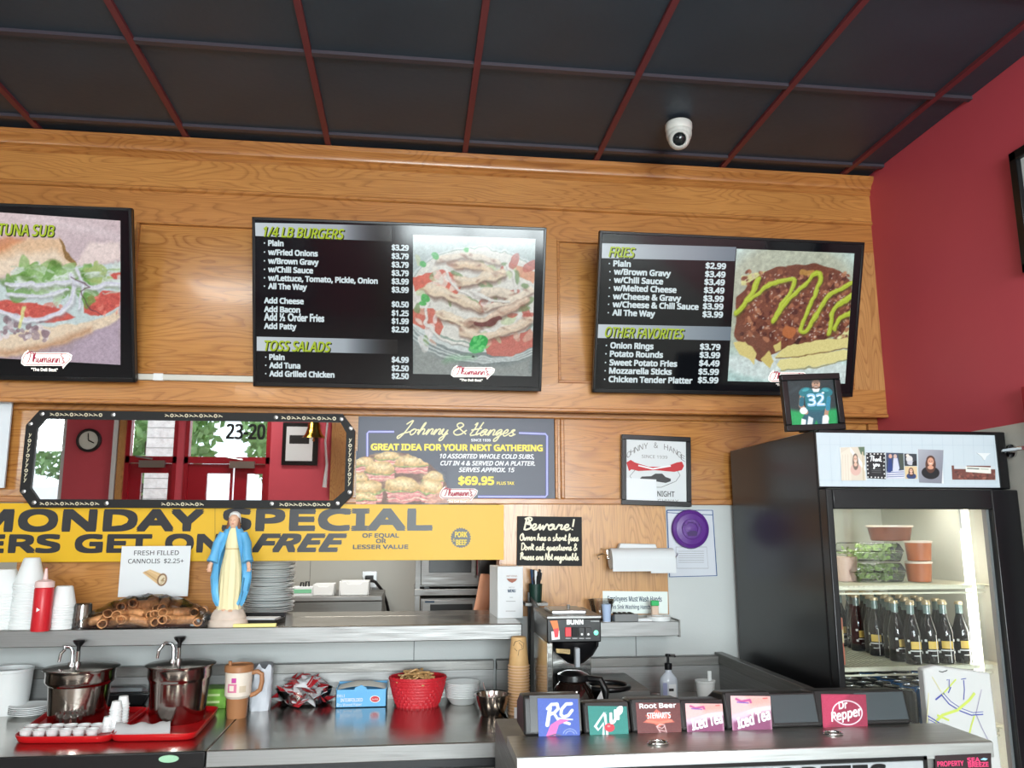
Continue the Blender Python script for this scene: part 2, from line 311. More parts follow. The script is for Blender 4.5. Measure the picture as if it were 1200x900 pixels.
# ---------------------------------------------------------------- flat printed or displayed pictures: a fine grid with its own colours
class Canvas:
    def __init__(s, x0, y0, x1, y1, nx, ny, bg):
        s.X, s.Y = np.meshgrid(np.linspace(x0, x1, nx), np.linspace(y0, y1, ny)); s.C = np.zeros((ny, nx, 3)); s.C[:] = bg; s.e = (x1-x0)/nx; s.n = (nx, ny)
    def _b(s, d, col, a=1, soft=1):
        k = np.clip(.5-d/(s.e*soft), 0, 1)[..., None]*a; s.C = s.C*(1-k)+np.array(col, float)*k
    def ell(s, cx, cy, rx, ry, col, rot=0, a=1, soft=1):
        c, n = cos(radians(rot)), sin(radians(rot)); u = (s.X-cx)*c+(s.Y-cy)*n; v = -(s.X-cx)*n+(s.Y-cy)*c; s._b((np.hypot(u/rx, v/ry)-1)*min(rx, ry), col, a, soft)
    def poly(s, pts, col, a=1, soft=1):
        n = len(pts); d = np.full(s.X.shape, 1e9); ins = np.zeros(s.X.shape, bool)
        for i in range(n):
            (ax, ay), (bx, by) = pts[i], pts[(i+1) % n]; d = np.minimum(d, s._seg(ax, ay, bx, by))
            if by != ay: ins ^= ((ay > s.Y) != (by > s.Y)) & (s.X < (bx-ax)*(s.Y-ay)/(by-ay)+ax)
        s._b(np.where(ins, -d, d), col, a, soft)
    def _seg(s, ax, ay, bx, by):
        L = (bx-ax)**2+(by-ay)**2 or 1e-9; t = np.clip(((s.X-ax)*(bx-ax)+(s.Y-ay)*(by-ay))/L, 0, 1); return np.hypot(s.X-ax-t*(bx-ax), s.Y-ay-t*(by-ay))
    def line(s, pts, w, col, a=1, soft=1):
        d = np.full(s.X.shape, 1e9)
        for p, q in zip(pts, pts[1:]): d = np.minimum(d, s._seg(*p, *q))
        s._b(d-w/2, col, a, soft)
    def grad(s, c0, c1, ang=0):
        t = (s.X-s.X.min())/(np.ptp(s.X)+1e-9)*cos(ang)+(s.Y-s.Y.min())/(np.ptp(s.Y)+1e-9)*sin(ang); t = np.clip(t, 0, 1)[..., None]; s.C = np.array(c0)*(1-t)+np.array(c1)*t
    def specks(s, box, n, cols, r=(2, 5), a=.8, asp=1.6):
        for _ in range(n):
            rr = rng.uniform(*r); s.ell(rng.uniform(box[0], box[2]), rng.uniform(box[1], box[3]), rr*asp, rr, cols[rng.integers(len(cols))], rng.uniform(0, 180), a)
    def warp(s, amp, cell):
        ny, nx = s.X.shape; s.X0, s.Y0 = s.X.copy(), s.Y.copy()
        for nm in ('X', 'Y'):
            for k in (1, 2.3):
                gy, gx = max(3, int(np.ptp(s.Y0)/cell*k)), max(3, int(np.ptp(s.X0)/cell*k)); g = rng.normal(0, 1, (gy+1, gx+1))
                u = np.linspace(0, gx-1e-3, nx); v = np.linspace(0, gy-1e-3, ny); i = u.astype(int); j = v.astype(int); fu = u-i; fv = v-j; fu = fu*fu*(3-2*fu); fv = (fv*fv*(3-2*fv))[:, None]
                a = g[j][:, i]*(1-fu)+g[j][:, i+1]*fu; b = g[j+1][:, i]*(1-fu)+g[j+1][:, i+1]*fu; setattr(s, nm, getattr(s, nm)+(a*(1-fv)+b*fv)*amp/k)
        return s
    def mottle(s, amt, cell):
        s.X0, s.Y0 = s.X.copy(), s.Y.copy(); ny, nx = s.X.shape; gy, gx = max(3, int(np.ptp(s.Y0)/cell)), max(3, int(np.ptp(s.X0)/cell)); g = rng.normal(0, 1, (gy+1, gx+1))
        u = np.linspace(0, gx-1e-3, nx); v = np.linspace(0, gy-1e-3, ny); i = u.astype(int); j = v.astype(int); fu = u-i; fv = (v-j)[:, None]
        s.C = np.clip(s.C*(1+amt*((g[j][:, i]*(1-fu)+g[j][:, i+1]*fu)*(1-fv)+(g[j+1][:, i]*(1-fu)+g[j+1][:, i+1]*fu)*fv))[..., None], 0, 255)
    def curve(s, pts, *a):
        Q = [pts[0]]+list(pts)+[pts[-1]]; r = []
        for i in range(1, len(Q)-2):
            p0, p1, p2, p3 = Q[i-1:i+3]
            for k in range(5): t = k/5; r.append(tuple(.5*((2*p1[j])+(-p0[j]+p2[j])*t+(2*p0[j]-5*p1[j]+4*p2[j]-p3[j])*t*t+(-p0[j]+3*p1[j]-3*p2[j]+p3[j])*t**3) for j in (0, 1)))
        s.line(r+[pts[-1]], *a)
    def noise(s, amt=6):
        s.C = np.clip(s.C+rng.normal(0, amt, s.C.shape[:2])[..., None], 0, 255)
    def put(s, name, sign, c4, mt, dz=.0006, parent=None):
        nx, ny = s.n; q = [sign.l(*p) for p in c4]; U, V = np.meshgrid(np.linspace(0, 1, nx), np.linspace(0, 1, ny))
        P = [(1-U)*(1-V)*q[0][k]+U*(1-V)*q[1][k]+U*V*q[2][k]+(1-U)*V*q[3][k] for k in (0, 1)]
        co = np.stack([P[0], P[1], np.full_like(U, sign.z+dz)], -1).reshape(-1, 3)
        i = np.arange((ny-1)*nx).reshape(ny-1, nx)[:, :-1].ravel(); F = np.stack([i+nx, i+nx+1, i+1, i], 1)
        me = bpy.data.meshes.new(name); me.vertices.add(len(co)); me.vertices.foreach_set('co', co.astype(np.float32).ravel())
        me.loops.add(F.size); me.loops.foreach_set('vertex_index', F.astype(np.int32).ravel()); me.polygons.add(len(F)); me.polygons.foreach_set('loop_start', np.arange(0, F.size, 4, dtype=np.int32))
        me.update(calc_edges=True); me.validate()
        c = np.clip(s.C, 0, 255)/255; c = np.where(c <= .04045, c/12.92, ((c+.055)/1.055)**2.4); c = np.concatenate([c, np.ones(c.shape[:2]+(1,))], -1).reshape(-1)
        at = me.color_attributes.new('Col', 'FLOAT_COLOR', 'POINT'); at.data.foreach_set('color', c.astype(np.float32)); me.materials.append(mt)
        o = bpy.data.objects.new(name, me); COL.objects.link(o); o.parent = parent or sign.r; o.matrix_local = sign.rel(); return o
# ================================================================ STRUCTURE
XR, XL, YS, YL, YB, ZC, YK = 2.18, -5.6, 3.44, 3.54, -4.0, 3.29, 6.3
# floor of quarry tiles
fl = MB().box(XL-.1, XR+.1, YB-.1, YK+.1, -.1, 0).build('floor', mat('floor_slab', (186, 178, 168), .45, noise=.08, nscale=5)); fl['kind'] = 'structure'
# black ceiling with red tee bars; every tile and bar of its own
ceil = struct('ceiling'); MB().box(XL-.1, XR+.1, YB-.1, YK+.1, ZC+.06, ZC+.16).build('ceiling_deck', BLACKM, ceil)
TILE = mat('black_ceiling_tile', (50, 62, 74), .45, noise=.12, nscale=2.5, bump=.4, bscale=35); BAR = mat('dull_red_tee_bar', (110, 46, 52), .5); BARX = mat('dark_tee_bar', (66, 60, 68), .4)
GX = [-1.018+.61*k for k in range(-8, 6)]; yrow = onZ(540, 168, ZC).y; GY = [yrow+.61-.61*k for k in range(0, 13)]
lit = {(-1, 3), (3, 4), (-1, 9), (3, 9), (-5, 6), (0, 6)}
tile0 = MB().box(-.298, .298, -.298, .298, 0, .012).build('ceiling_tile', TILE, ceil)
cells = []
for i, gx in enumerate(GX):
    for j in range(len(GY)-1):
        cx = gx+.305; cy = (GY[j]+GY[j+1])/2
        if cx > XR+.3 or cy < YB: continue
        if j == 0 : continue
        cells.append((i, j, cx, cy))
LIT = [(7, 4), (11, 5), (9, 8), (4, 8), (12, 10), (6, 11)]
first = True
for i, j, cx, cy in cells:
    if (i, j) in LIT: continue
    if cy < 1.2 and (i+j) % 1 == 0 and cy < .3: continue
    x1 = min(cx+.298, XR-.004)
    if x1-(cx-.298) < .59:
        MB().box(cx-.298, x1, cy-.298, cy+.298, ZC+.012, ZC+.024).build('ceiling_tile', TILE, ceil); continue
    if first: tile0.location = (cx, cy, ZC+.012); first = False
    else:
        t = tile0.copy(); COL.objects.link(t); t.location = (cx, cy, ZC+.012)
# tiles cut short along the oak soffit
for i, gx in enumerate(GX):
    x0, x1 = gx+.007, min(gx+.603, XR-.004)
    if x1 > x0: MB().box(x0, x1, GY[1]+.007, YS+.1, ZC+.012, ZC+.024).build('ceiling_tile', TILE, ceil)
MB().box(XL, XR, YB, GY[5]-.61+.3, ZC+.012, ZC+.024).build('ceiling_panel', TILE, ceil)
for gx in GX:
    if gx < XR: MB().box(gx-.012, gx+.012, YB, YS+.1, ZC-.002, ZC+.012).build('tee_bar', BAR, ceil)
for gy in GY[1:]:
    if gy > YB: MB().box(XL, XR, gy-.012, gy+.012, ZC-.001, ZC+.012).build('tee_bar', BARX, ceil)
# ceiling light fixtures over the customer side (above the top edge of the picture)
def fixture(i, j, lab):
    cx, cy = GX[i]+.305, (GY[j]+GY[j+1])/2
    t = thing('ceiling_light', lab, 'ceiling light', (cx, cy, ZC), group='square ceiling lights'); m = MB()
    for a in ((-.3, .3, -.3, -.27), (-.3, .3, .27, .3), (-.3, -.27, -.27, .27), (.27, .3, -.27, .27)): m.box(*a, -.008, .03)
    m.build('frame', WHITEG, t); MB().box(-.27, .27, -.27, .27, .004, .01).build('diffuser', mat('lit_diffuser', (240, 240, 240), .5, emit=(255, 252, 245), estr=5), t)
    area('lamp', (0, 0, -.012), (0, 0, 0), .5, .5, FIXTURE_W, (1, .97, .92), parent=t)
for k, (i, j) in enumerate(LIT): fixture(i, j, 'square white ceiling light set in the black ceiling')

# crimson wall with a light wainscot, at the fridge end
wr = struct('wall_right'); MB().box(XR, XR+.1, YB, YK, 0, ZC+.1).build('crimson_surface', REDWALL, wr)
WZ = 1.98; WAIN = mat('pale_wainscot', (205, 206, 198), .4, noise=.02, nscale=4)
MB().box(XR-.012, XR, 2.585, YS, 0, WZ).build('wainscot', WAIN, wr)
MB().box(XR-.012, XR, YB, 1.52, 0, WZ).build('wainscot', WAIN, wr)  # unseen stretch, added to keep red reflections off the drink machine
MB().box(XR-.04, XR-.002, 1.54, 1.6, 0, 2.1).box(XR-.04, XR-.002, 2.5, 2.56, 0, 2.1).box(XR-.04, XR-.002, 1.6, 2.5, 2.04, 2.1).build('door_casing', mat('red_door_paint', (160, 24, 38), .3), wr); MB().box(XR-.02, XR-.001, 1.6, 2.5, 0, 2.04).build('door_slab', WAIN, wr)
wl = MB().box(XL-.1, XL, YB, YK, 0, ZC+.1).build('wall_left', WAIN); wl['kind'] = 'structure'

# service wall: grey panel below, opening, oak above
wf = struct('wall_front')
OX0, OX1, OZ0, OZ1 = -.74, .392, 1.235, 1.72
MB().box(XL, XR, YL, YL+.12, 0, OZ0).build('grey_panelling', FRP, wf)
MB().box(1.134, XR, YL, YL+.12, OZ0, 1.72).build('grey_panelling', FRP, wf)
MB().box(-1.585, OX0, YL, YL+.12, OZ0, 1.72).build('oak_board', OAK, wf)
MB().box(OX1, 1.132, YL-.004, YL+.12, OZ0, 1.72).build('oak_board', OAKV, wf)
MB().box(XL, -2.6, YL, YL+.12, OZ0, 1.72).build('oak_board', OAK, wf)
MB().box(OX1-.012, OX1, YL-.004, YL+.12, OZ0, 1.72).build('opening_jamb', OAK2, wf)
for xx in (-.94, .02, .98, 1.86): MB().box(xx-.002, xx+.002, YL-.0015, YL, .9, OZ0).build('panel_joint', mat('joint_grey', (120, 124, 124), .5), wf)
# lower oak band
MB().box(XL, XR, YL, YL+.12, 1.72, 2.13).build('lower_band', OAKP, wf)
MB().box(XL, XR, YL-.016, YL+.002, 1.712, 1.738).build('band_moulding', OAK2, wf, bevel=.004)
MB().box(XL, XR, YL-.02, YL+.002, 2.094, 2.122).build('band_moulding', OAK2, wf, bevel=.005)
for x0 in (-2.9, .628, ): MB().box(x0, x0+.014, YL-.012, YL, 1.738, 2.094).box(x0+.026, x0+.044, YL-.014, YL, 1.738, 2.094).build('divider_moulding', OAK2, wf, bevel=.004)
MB().box(XR-.05, XR, YL-.02, YL, 1.738, 2.094).build('divider_moulding', OAK2, wf, bevel=.004)
# soffit: framed panels
MB().box(XL, XR, YS+.016, YL+.12, 2.12, ZC+.05).build('soffit_core', OAKP, wf)
MB().box(XL, XR, YS, YS+.03, 2.914, 3.07).build('top_rail', OAK2, wf); MB().box(XL, XR, YS, YS+.03, 2.12, 2.243).build('bottom_rail', OAK, wf)
PAN = [(-4.2, -2.75), (-2.62, -1.34), (-1.205, .47), (.63, 2.03)]
stiles = [(XL, -4.2), (-2.75, -2.62), (-1.34, -1.205), (.47, .63), (2.03, XR)]
for a, b in stiles: MB().box(a, b, YS, YS+.03, 2.243, 2.914).build('stile', OAKV if b-a < .3 and a > 1 else OAK, wf)
for a, b in PAN:
    m = MB()
    for q in ((a, b, 2.243, 2.255), (a, b, 2.902, 2.914), (a, a+.012, 2.255, 2.902), (b-.012, b, 2.255, 2.902)): m.box(q[0], q[1], YS-.004, YS+.018, q[2], q[3])
    m.build('panel_bead', OAK2, wf, bevel=.003)
MB().box(XL, XR, YS-.006, YS+.02, 3.07, 3.215).build('frieze_board', OAK, wf)
cp = [(YS+.02, 3.05), (YS-.004, 3.05), (YS-.012, 3.056), (YS-.012, 3.066), (YS-.006, 3.072), (YS+.02, 3.075)]
MB().prism(cp, XL, XR).build('bead_moulding', OAK2, wf)
cr = [(YS+.02, 3.2), (YS-.008, 3.2), (YS-.016, 3.208), (YS-.012, 3.222), (YS-.024, 3.23), (YS-.026, 3.242), (YS-.034, 3.25), (YS-.05, 3.266), (YS-.052, 3.285), (YS+.02, 3.289)]
MB().prism(cr, XL, XR).build('crown_moulding', OAK2, wf)
MB().box(XL, XR, YS-.012, YS+.02, 2.112, 2.13).build('bottom_nosing', OAK2, wf, bevel=.004)

# kitchen seen through the opening
kb = struct('wall_kitchen'); KW = mat('kitchen_grey', (172, 174, 168), .4, noise=.03, nscale=2)
xs = [XL, -3.2, -2.0, onY(363, 680, YK).x, .4, XR]
for a, b in zip(xs, xs[1:]): MB().box(a+.002, b-.002, YK, YK+.1, 0, ZC).build('wall_sheet', KW, kb)
MB().box(XL, XR, YK+.003, YK+.11, 0, ZC).build('wall_backing', STEELD, kb)
kc = MB().box(XL, XR, YL+.12, YK, 2.6, 2.7).build('ceiling_kitchen', mat('kitchen_ceiling', (215, 215, 210), .7)); kc['kind'] = 'structure'
area('kitchen_lamp', (-.6, 5.0, 2.56), (0, 0, 0), 1.6, .4, KITCHEN_W, (1, .96, .9)); area('kitchen_lamp', (-3.2, 4.8, 2.56), (0, 0, 0), 1.2, .4, KITCHEN_W*.5, (1, .96, .9))

# shop-front wall behind the camera, seen in the mirror; window 0.8 thick frames
wb = struct('wall_back'); RD = mat('door_red', (158, 24, 40), .35)
def Mx(px): return mir(px, 540, YB).x
def Mz(py, px=230): return mir(px, py, YB).z
dA0, dA1, dB0, dB1 = Mx(147), Mx(207), Mx(216), Mx(316)
w1a, w1b = XL+.15, Mx(75)
ops = [(w1a, w1b, .75, 3.0), (dA0, dA1, 0, 3.02), (dB0, dB1, 0, 3.02), (-.75, 1.95, .7, 2.95)]
def wall_open(ops, x0, x1, z0, z1, parent, y0, y1, m):
    xs = sorted({x0, x1, *[o[0] for o in ops], *[o[1] for o in ops]})
    for a, b in zip(xs, xs[1:]):
        cut = sorted([(o[2], o[3]) for o in ops if o[0] <= a+1e-6 and o[1] >= b-1e-6]); z = z0
        for c, d in cut:
            if c > z: MB().box(a, b, y0, y1, z, c).build('wall_section', m, parent)
            z = d
        if z < z1: MB().box(a, b, y0, y1, z, z1).build('wall_section', m, parent)
wall_open(ops, XL, XR, 0, ZC+.1, wb, YB-.12, YB, REDWALL)
MB().box(XL+.02, w1b-.02, YB, YB+.012, 0, .74).box(-.9, XR-.02, YB, YB+.012, 0, .69).build('wainscot', WAIN, wb)  # unseen pale facing, added to cut red bounce onto the steel
MB().box(Mx(132), Mx(137), YB, YB+.05, 0, 3.1).build('white_strip', PAPER, wb)
MB().box(Mx(138.5), Mx(146), YB, YB+.04, 0, 3.1).build('oak_strip', OAKV, wb)
MB().box(Mx(388), Mx(412), YB, YB+.05, 0, 3.1).build('oak_board', OAKV, wb)
def window(n, a, b, z0, z1, mull):
    w = struct('window_%d' % n); m = MB()
    for q in ((a, b, z0, z0+.06), (a, b, z1-.06, z1), (a, a+.05, z0, z1), (b-.05, b, z0, z1)): m.box(q[0], q[1], YB-.1, YB-.02, q[2], q[3])
    for x in mull: m.box(x-.03, x+.03, YB-.1, YB-.02, z0, z1)
    m.build('window_frame', PAPER, w); MB().box(a+.04, b-.04, YB-.065, YB-.058, z0+.04, z1-.04).build('pane', GLASS, w)
window(1, w1a, w1b, .75, 3.0, []); window(2, -.75, 1.95, .7, 2.95, [.15, 1.05])  # window two is unseen, added to throw daylight onto the service wall
zt0, zt1 = Mz(543), Mz(537)
def entry(n, a, b, leaves):
    d = struct('door_%d' % n); m = MB(); m.box(a, b, YB-.1, YB+.01, zt0, zt1+.02).box(a, b, YB-.1, YB+.01, 2.96, 3.02)
    m.box(a, a+.05, YB-.1, YB+.01, 0, 3.0).box(b-.05, b, YB-.1, YB+.01, 0, 3.0).build('door_frame', RD, d)
    MB().box(a+.05, b-.05, YB-.06, YB-.054, zt1+.02, 2.96).build('pane', GLASS, d)
    for la, lb, ga, gb in leaves:
        m = MB(); zg = zt0-.13
        m.box(la, ga, YB-.08, YB-.03, .01, zt0-.005).box(gb, lb, YB-.08, YB-.03, .01, zt0-.005).box(ga, gb, YB-.08, YB-.03, zg, zt0-.005).box(ga, gb, YB-.08, YB-.03, .01, .25)
        q = m.build('door_leaf', RD, d); MB().box(ga, gb, YB-.06, YB-.054, .25, zg).build('pane', GLASS, q)
    return d
d1 = entry(1, dA0, dA1, [(dA0+.05, dA1-.05, dA0+.2, dA1-.1)])
mid = Mx(275)
d2 = entry(2, dB0, dB1, [(dB0+.05, mid-.02, Mx(243), Mx(270)), (mid, dB1-.05, Mx(290), Mx(308))])
for d, x in ((d1, Mx(180)), (d2, Mx(285))): MB().box(x-.16, x+.16, YB+.01, YB+.07, zt0-.06, zt0+.03).tube([(x, YB+.05, zt0+.05), (x-.2, YB+.09, zt0+.08)], .012).build('door_closer', ALU, d)
# street number on the transom glass, readable through the mirror
no = thing('street_number', 'black street number stuck on the glass above the entrance doors', 'lettering'); m = MB()
vs, fs = glyphs('23-20', .012, 0); a, b = Mx(262), Mx(308); zb = Mz(514, 285); hh = Mz(497, 285)-zb; W_ = max(v[0] for v in vs)

for q_, (ox, oz) in enumerate(((0, 0), (.008, .006), (-.008, .006), (.008, -.006), (-.008, -.006))): m.add([(a+(v[0])/W_*(b-a)+ox, YB-.048+q_*2e-4, zb+v[1]/capheight()*hh+oz) for v in vs], fs)
m.build('digits', BLACKM, no)
# outside
gr = MB().box(-40, 40, -60, YB-.12, -.3, -.02).build('ground_outside', mat('asphalt', (120, 120, 118), .9)); gr['kind'] = 'structure'
LEAF = mat('leaf_green', (158, 190, 128), .6, noise=.35, nscale=3); BARK = mat('bark', (90, 76, 62), .8)
def tree(x, y, h, r, lab):
    t = thing('tree', lab, 'tree', (x, y, -.02), group='trees across the street'); MB().tube([(0, 0, 0), (.1, 0, h*.4), (0, .1, h*.75)], [.22, .16, .06], 8).build('trunk', BARK, t)
    m = MB(); n = 1500; P = rng.normal(0, 1, (n, 3)); P /= np.linalg.norm(P, axis=1)[:, None]; P *= (rng.uniform(.35, 1, (n, 1))**.5); vs = []; fs = []
    for p in P:
        c = Vector((p[0]*r, p[1]*r, h*.62+p[2]*h*.38)); u = Vector(rng.normal(0, 1, 3)).normalized()*.22; w = u.orthogonal().normalized()*.15
        k = len(vs); vs += [tuple(c-u), tuple(c-w), tuple(c+u), tuple(c+w)]; fs.append((k, k+1, k+2, k+3))
    m.add(vs, fs); m.build('crown', LEAF, t, smooth=False, kind='stuff')
for x, y, h, r in ((-13.2, -14, 6.5, 2.2), (-8.2, -19, 7.5, 2.3), (-4.2, -25, 7, 2.4), (-12, -24, 8, 2.8), (-18.5, -20, 8, 3.0)): tree(x, y, h, r, 'leafy tree across the street, seen in the mirror')
bh = thing('brick_building', 'pale brick building across the street, seen in the mirror', 'building', (mir(193, 520, -11.5).x, -11.5, 0)); br = mat('pale_brick', (205, 196, 190), .8, noise=.15, nscale=12)
MB().box(-.32, .32, -.2, .2, 0, 6.5).build('wall', br, bh)
for k in range(28): MB().box(-.32, .32, .2, .203, .2+k*.22, .22+k*.22).build('course_joint', mat('joint_white', (150, 145, 140), .8), bh)
va = thing('delivery_van', 'white van parked outside, seen at the edge of the mirror', 'van', (mir(60, 560, -9.5).x, -9.5, 0)); MB().prism([(-1.6, .35), (1.7, .35), (1.7, 1.2), (1.2, 1.35), (.8, 2.0), (-1.6, 2.0)], -.8, .8, 'y').build('body', WHITEG, va, bevel=.05)
for x in (-1, 1.1):
    q = MB(); q.M = Matrix.Translation((x, .82, .35)) @ Matrix.Rotation(pi/2, 4, 'X'); q.lathe([(.001, 0), (.33, 0), (.33, .2), (.001, .2)], 18); q.build('wheel', BLACKM, va)
# ================================================================ MENU SCREENS
TW, TH = 1.22, .70
LIME = glow('lime', (190, 214, 60), .85); LIMED = glow('olive', (60, 76, 30), .5); BANDM = attrmat('screen_band', .9, .12)
TXT = glow('white_text', (222, 236, 240), .95); SCRBK = mat('screen_black', (7, 8, 10), .1, emit=(10, 12, 16), estr=1.0)
def tv(o, t, ro, yw, lab):
    mw = tilt_mw(o, radians(t), radians(ro), radians(yw)); r = thing('menu_screen', lab, 'screen', group='wall screens showing the menu', mw=mw)
    w, h = TW/2, TH/2; m = MB()
    for q in ((-w, w, h-.012, h), (-w, w, -h, -h+.018), (-w, -w+.012, -h, h), (w-.012, w, -h, h)): m.box(q[0], q[1], q[2], q[3], -.018, .004)
    m.build('bezel', BLACK, r, bevel=.002); MB().box(-w+.002, w-.002, -h+.002, h-.002, -.034, -.016).build('rear_cover', BLACKM, r, bevel=.004)
    MB().box(-w+.01, w-.01, -h+.016, h-.01, -.016, .0005).build('display', SCRBK, r, smooth=False)
    # bracket reaching the wall
    inv = mw.inverted(); c = mw @ Vector((0, .05, -.03)); b = MB()
    L = (inv @ Vector((c.x, YS+.02, c.z)))
    b.box(-.2, .2, .02, .1, -.05, -.03); b.tube([(-.12, .05, -.04), (L.x-.12, L.y, L.z)], .012, 6).tube([(.12, .05, -.04), (L.x+.12, L.y, L.z)], .012, 6); b.build('wall_bracket', BLACKM, r)
    s = Sign(r, mw); s.z = .0012; return s
def band(s, c4, full=False):
    c = Canvas(0, 0, 100, 12, 60, 4, (0, 0, 0)); c.grad((212, 222, 228), (120, 134, 146) if full else (150, 162, 172)) 
    if not full:
        k = np.clip((c.X-62)/34, 0, 1)[..., None]; c.C = c.C*(1-k)+np.array((8, 10, 13))*k
    c.put('heading_band', s, c4, BANDM)
CREAM = mat('logo_cream', (240, 236, 228), .5, emit=(240, 236, 228), estr=.7); MAROON = mat('logo_maroon', (150, 30, 60), .5, emit=(150, 30, 60), estr=.4)
def logo(s, x0, y0, x1, y1, sub=True, cream=CREAM, maroon=MAROON, dz=.0016):
    w, h = x1-x0, y1-y0; P = lambda u, v: (x0+u*w, y0+v*h)
    pts = [P(.06, .12), P(.14, -.06), P(.17, .1), P(.92, .1), P(1, .24), P(.98, .5), P(.88, .8), P(.82, 1.02), P(.8, .84), P(.06, .84), P(0, .7), P(.01, .4)]
    s.poly(pts, cream, dz); q = [(x0+w/2+(p[0]-x0-w/2)*.93, y0+h*.47+(p[1]-y0-h*.47)*.82) for p in pts]
    s.line(q, .7, maroon, dz+.0003, closed=True)
    s.script("Thumann's", x0+w*.1, y0+h*.64, x0+w*.86, h*.26, 1.0, maroon, dz+.0004, .2)
    if sub: s.text('"The Deli Best"', x0+w*.2, y0+h*1.12, x0+w*.72, h*.16, cream, .02, 0, dz=dz)
def heading(s, body, x0, y0, x1, cap):
    s.text(body, x0+1.2, y0+1.2, x1+1.2, cap, LIMED, .015, .25, dz=.0008); s.text(body, x0, y0, x1, cap, LIME, .012, .25, dz=.0012)
# --- burgers and salads
s = tv(Vector((-.0682, 3.2979, 2.529)), 16.78, -.21, -2.01, 'wide menu screen listing burgers and toss salads with a salad picture')
band(s, [(299, 261), (459, 264.5), (459, 283), (299.5, 276.5)]); band(s, [(301, 394.5), (466, 398), (466, 415), (301, 411)])
heading(s, '1/4 LB BURGERS', 309, 277, 403.5, 11.5); heading(s, 'TOSS SALADS', 310, 410.6, 388, 11.5)
for b, x1, y in (('Plain', 332.4, 287.8), ('w/Fried Onions', 372.5, 298.4), ('w/Brown Gravy', 373.5, 308.6), ('w/Chili Sauce', 367, 318.6), ('w/Lettuce, Tomato, Pickle, Onion', 442.7, 328.6), ('All The Way', 359.7, 338.3)):
    s.text(b, 314.3, y, x1, 6.1, TXT, .03); s.ell(310, y-3, .9, .9, TXT, n=8)
for b, x1, y in (('Add Cheese', 356, 355), ('Add Bacon', 351.8, 365.2), ('Add ½ Order Fries', 380, 375.3), ('Add Patty', 347.4, 385)): s.text(b, 309.5, y, x1, 6.1, TXT, .03)
for b, x1, y in (('Plain', 333.6, 421.4), ('Add Tuna', 352, 431), ('Add Grilled Chicken', 392, 440.8)): s.text(b, 315.6, y, x1, 6.1, TXT, .03); s.ell(311.5, y-3, .9, .9, TXT, n=8)
for b, y in zip(('$3.29', '$3.79', '$3.79', '$3.79', '$3.99', '$3.99', '$0.50', '$1.25', '$1.99', '$2.50', '$4.99', '$2.50', '$2.50'), (293, 303, 313, 322.8, 332.6, 342.4, 359.5, 369.8, 379.2, 389, 424.4, 434.4, 443.6)): s.text(b, 459, y, 479, 6.1, TXT, .03)
c = Canvas(95, 135, 655, 785, 170, 198, (186, 204, 204)); c.warp(5, 46)
c.grad((196, 212, 210), (120, 132, 132), 1.4)
c.ell(400, 430, 345, 250, (206, 216, 214), 0); c.ell(400, 420, 325, 232, (150, 168, 158), 0); c.ell(400, 410, 318, 218, (222, 222, 214))
c.poly([(95, 330), (240, 290), (330, 330), (300, 400), (180, 380), (95, 400)], (214, 110, 92)); c.poly([(95, 480), (190, 470), (240, 560), (220, 600), (95, 540)], (206, 120, 104)); c.poly([(430, 620), (655, 560), (655, 640), (560, 690), (440, 690)], (198, 116, 104))
c.poly([(540, 250), (655, 290), (655, 340), (590, 320)], (216, 160, 130))
c.specks((110, 240, 640, 640), 70, [(232, 228, 216), (214, 176, 156), (196, 210, 170), (240, 236, 232), (186, 92, 80), (120, 150, 100)], (7, 20), .75, 2.2)
def chick(pts, w, base=(226, 208, 182), char=(134, 92, 78)):
    c.curve([(x+4, y+w*.42) for x, y in pts], w*.8, (112, 84, 72), .75, 6); c.curve(pts, w*.95, base, 1, 3); 0 and c.poly([(pts[0][0]-w*.8, pts[0][1]+2), (pts[0][0], pts[0][1]-w*.42), (pts[-1][0], pts[-1][1]-w*.35), (pts[-1][0]+w*.6, pts[-1][1]), (pts[-1][0], pts[-1][1]+w*.4), (pts[len(pts)//2][0], pts[len(pts)//2][1]+w*.5), (pts[0][0], pts[0][1]+w*.42)], base, .8, 3); c.curve([(x, y-w*.2) for x, y in pts], w*.3, (242, 232, 214), .7, 5)
    for k in range(5): x, y = pts[rng.integers(len(pts))]; c.ell(x+rng.uniform(-30, 30), y+rng.uniform(-w*.2, w*.35), rng.uniform(6, 18), rng.uniform(3, 7), char, 20, .5, 3)
chick([(300, 270), (380, 262), (450, 300)], 34, (222, 196, 164)); chick([(210, 250), (340, 225), (480, 250)], 26, (216, 206, 190)); chick([(310, 340), (400, 330), (500, 300)], 40); chick([(420, 400), (480, 380), (560, 400)], 42, (220, 208, 190))
chick([(165, 380), (260, 410), (390, 462)], 46); chick([(430, 460), (520, 440), (640, 370)], 34, (226, 214, 196)); chick([(215, 500), (290, 520), (380, 560)], 42, (232, 216, 190))
chick([(350, 540), (430, 520), (520, 480), (620, 420)], 36, (206, 178, 156)); c.line([(380, 545), (450, 530), (500, 515)], 20, (110, 60, 58), .9); chick([(330, 575), (430, 600), (540, 560), (640, 520)], 38, (220, 200, 176))
for r in ([(255, 290), (280, 360), (340, 400), (440, 420)], [(170, 440), (150, 500), (180, 580), (250, 620), (360, 640)], [(360, 380), (430, 420), (540, 430)], [(520, 260), (560, 300), (570, 380)]): c.curve([(x, y+6) for x, y in r], 11, (140, 130, 124), .5, 4); c.curve(r, 12, (232, 232, 226), .9)
for x, y, r in ((190, 240, 22), (145, 272, 20), (330, 200, 16), (150, 425, 26), (140, 450, 18)): c.ell(x, y, r, r*.7, (80, 178, 92), 20, .9)
